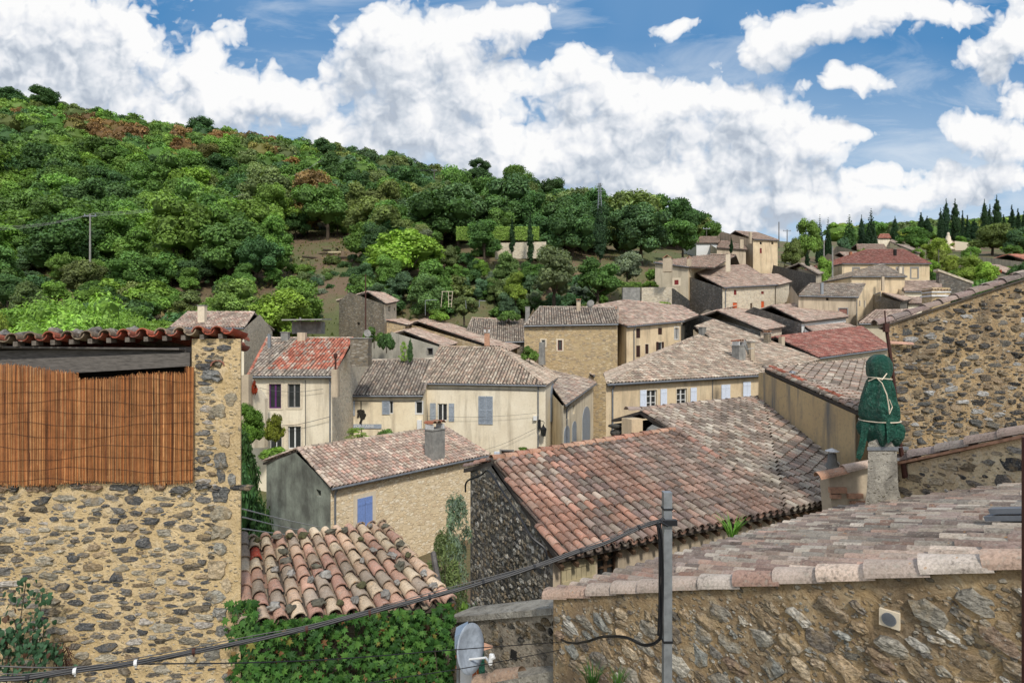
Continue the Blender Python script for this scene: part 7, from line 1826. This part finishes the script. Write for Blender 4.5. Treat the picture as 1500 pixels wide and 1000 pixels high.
# cloud layer: a far shell in front of the blue, its soft masses laid out per direction, its billows from noise
BL = [(60,60,175,115),(150,120,130,70),(20,140,120,60),(195,45,60,50),(300,90,50,48),(345,150,95,50),(430,140,62,40),(490,190,60,34),(250,165,70,30),
      (545,70,62,50),(590,110,80,75),(650,60,95,60),(740,25,85,35),(620,180,110,60),(700,130,60,50),(700,210,120,60),(570,40,50,30),
      (850,125,58,45),(930,150,90,58),(1000,140,50,40),(1090,140,75,42),(1110,190,100,55),(1180,210,55,40),(900,215,150,60),(1010,250,170,55),(1150,265,110,40),(800,250,120,45),
      (1000,310,220,40),(1180,300,120,25),
      (1130,50,42,36),(1190,40,70,40),(1270,30,80,34),(1350,10,80,24),(1445,85,52,34),(1490,40,50,50),(1420,195,42,30),(1470,215,60,42),(1490,150,30,26),(980,42,44,13),(1320,285,90,22),(1440,270,110,26),(1300,250,60,16),(1230,190,60,12),(1250,120,60,14),
      (1640,60,90,60),(1750,200,160,80),(-120,90,120,90),(-260,60,160,120),(300,-160,260,60),(900,-140,240,60),(1400,-120,160,50),(-600,200,300,120),(2200,150,300,120)]
BA = np.array(BL, float)
def blobs(U_, V_):
    x = U_*100+750; y = 500-V_*100
    acc = None
    for px, py, rx, ry in BA:
        v = 1-np.sqrt(((x-px)/(rx*1.10))**2+((y-py)/(ry*1.12))**2)
        k = .14
        if acc is None: acc = v
        else:
            h = np.maximum(k-np.abs(acc-v), 0)/k; acc = np.maximum(acc, v)+h**3*k/6
    return np.maximum(acc, -1.)
R_ = 7000.; us = np.linspace(-2.6, 2.6, 520); vs = np.concatenate([np.linspace(-.06, .75, 120), np.linspace(.75, 2.2, 60)[1:]])
uu, vv = np.meshgrid(us, vs); D = np.stack([uu, np.ones_like(uu), vv], -1); D /= np.linalg.norm(D, axis=-1)[..., None]
U_, V_ = uu*8.5, vv*8.5
sh_ = U_.shape
wx = np.array([mnoise.fractal(Vector((a*.7, b*.7, 4.)), 1., 2., 3) for a, b in zip(U_.ravel(), V_.ravel())]).reshape(sh_)
wy = np.array([mnoise.fractal(Vector((a*.7, b*.7, 14.)), 1., 2., 3) for a, b in zip(U_.ravel(), V_.ravel())]).reshape(sh_)
U2, V2 = U_+wx*.42, V_+wy*.34
b0 = blobs(U2, V2); b1 = blobs(U2+.12, V2+.2); b2 = blobs(U2+.2, V2+.6)
m = M(); nu, nv = len(us), len(vs)
idx = np.arange(nu*nv).reshape(nv, nu); Fq = np.stack([idx[:-1, :-1], idx[:-1, 1:], idx[1:, 1:], idx[1:, :-1]], -1).reshape(-1, 4)
m.add((D*R_).reshape(-1, 3)+np.array([0, 0, Z0]), Fq, 0, (np.stack([b0, b1, b2], -1).reshape(-1, 3)+1)/2)
cm = bpy.data.materials.new('cloud_layer'); cm.use_nodes = True; nt = cm.node_tree; nt.nodes.clear()
out = N(nt, 'ShaderNodeOutputMaterial'); a_ = N(nt, 'ShaderNodeAttribute', attribute_name='Col'); se = N(nt, 'ShaderNodeSeparateColor'); nt.links.new(a_.outputs['Color'], se.inputs[0])
ge = N(nt, 'ShaderNodeNewGeometry'); sp = N(nt, 'ShaderNodeSeparateXYZ'); nt.links.new(ge.outputs['Position'], sp.inputs[0])
ya = sp.outputs[1]
U = math_(nt, 'MULTIPLY', math_(nt, 'DIVIDE', sp.outputs[0], ya), 8.5); Vv = math_(nt, 'MULTIPLY', math_(nt, 'DIVIDE', sp.outputs[2], ya), 8.5)
cb = N(nt, 'ShaderNodeCombineXYZ'); nt.links.new(U, cb.inputs[0]); nt.links.new(Vv, cb.inputs[1])
def detail(dx, dy, det):
    of_ = N(nt, 'ShaderNodeVectorMath', operation='ADD'); nt.links.new(cb.outputs[0], of_.inputs[0]); of_.inputs[1].default_value = (dx, dy, 0)
    n1 = nz(nt, of_.outputs[0], 1.5, det, .56, .0); n1.node.noise_dimensions = '2D'
    wn = N(nt, 'ShaderNodeTexNoise'); wn.noise_dimensions = '2D'; wn.inputs['Scale'].default_value = 2.6; wn.inputs['Detail'].default_value = 2; nt.links.new(of_.outputs[0], wn.inputs['Vector'])
    w2 = N(nt, 'ShaderNodeVectorMath', operation='MULTIPLY_ADD'); nt.links.new(wn.outputs['Color'], w2.inputs[0]); w2.inputs[1].default_value = (.5, .5, 0); nt.links.new(of_.outputs[0], w2.inputs[2])
    vo = N(nt, 'ShaderNodeTexVoronoi', feature='F1'); vo.voronoi_dimensions = '2D'; vo.inputs['Scale'].default_value = 2.0; vo.inputs['Detail'].default_value = 2; vo.inputs['Roughness'].default_value = .6; nt.links.new(w2.outputs[0], vo.inputs['Vector'])
    return math_(nt, 'ADD', math_(nt, 'MULTIPLY', math_(nt, 'SUBTRACT', n1, .5), 1.4), math_(nt, 'MULTIPLY', math_(nt, 'SUBTRACT', .5, vo.outputs['Distance']), .7))
t0, t1, t2 = detail(0, 0, 8), detail(.08, .13, 5), detail(.22, .46, 3)
def lift(s_, t_, kb=2.0): return math_(nt, 'ADD', math_(nt, 'MULTIPLY', math_(nt, 'SUBTRACT', s_, .5), kb*1.5), math_(nt, 'ADD', t_, .42))
CB = .21
d0 = lift(se.outputs[0], t0)
alpha = ramp(nt, d0, [(CB-.06, 0), (CB+.18, .75), (CB+.5, 1)])
s = math_(nt, 'ADD', math_(nt, 'MULTIPLY', math_(nt, 'SUBTRACT', t0, t1), .62), math_(nt, 'MULTIPLY', math_(nt, 'SUBTRACT', t0, t2), .24))
s = math_(nt, 'ADD', s, math_(nt, 'MULTIPLY', math_(nt, 'SUBTRACT', se.outputs[0], se.outputs[2]), 1.35))
s = math_(nt, 'ADD', s, math_(nt, 'MULTIPLY', math_(nt, 'SUBTRACT', se.outputs[0], se.outputs[1]), 1.0))
s = math_(nt, 'ADD', s, math_(nt, 'MULTIPLY', math_(nt, 'SUBTRACT', se.outputs[0], .5), -.9))
s = math_(nt, 'ADD', s, .70, clamp=True)
ccol = ramp(nt, s, [(.0, (.46, .52, .61)), (.30, (.64, .69, .76)), (.60, (.84, .86, .90)), (.90, (.98, .98, .98))])
ms = N(nt, 'ShaderNodeMapping'); ms.inputs['Rotation'].default_value = (0, 0, .12); ms.inputs['Scale'].default_value = (.25, 1.1, 1); nt.links.new(cb.outputs[0], ms.inputs[0])
ci = ramp(nt, nz(nt, ms.outputs[0], 1.0, 6, .62, .9), [(.47, 0), (.78, .75)])
hz = ramp(nt, Vv, [(.0, .9), (.26, .62), (.62, .0)]); 
Vs = math_(nt, 'DIVIDE', Vv, 8.5); hz = ramp(nt, Vs, [(.10, .85), (.28, .55), (.52, .0)])
thin = math_(nt, 'MAXIMUM', math_(nt, 'MAXIMUM', ci, hz), .93)
tcol = mix(nt, mix(nt, (.075, .255, .53), (.56, .72, .86), hz), (.82, .87, .92), ci)
c = mix(nt, tcol, ccol, alpha); al = math_(nt, 'MAXIMUM', thin, alpha)
em = N(nt, 'ShaderNodeEmission'); nt.links.new(c, em.inputs[0]); tr = N(nt, 'ShaderNodeBsdfTransparent')
mx = N(nt, 'ShaderNodeMixShader'); nt.links.new(al, mx.inputs[0]); nt.links.new(tr.outputs[0], mx.inputs[1]); nt.links.new(em.outputs[0], mx.inputs[2]); nt.links.new(mx.outputs[0], out.inputs[0])
cm.cycles.emission_sampling = 'NONE'
so_ = m.build('sky', cm, None, True); tag(so_, kind='structure')
sl = bpy.data.lights.new('sun', 'SUN'); so = bpy.data.objects.new('sun', sl); C.objects.link(so); sl.energy = SUNE; sl.angle = math.radians(7); sl.color = (1, .95, .87)
so.rotation_euler = Vector(SUN).to_track_quat('Z', 'Y').to_euler()
cy = sc_.cycles; cy.max_bounces = 5; cy.diffuse_bounces = 3; cy.glossy_bounces = 2; cy.transparent_max_bounces = 8
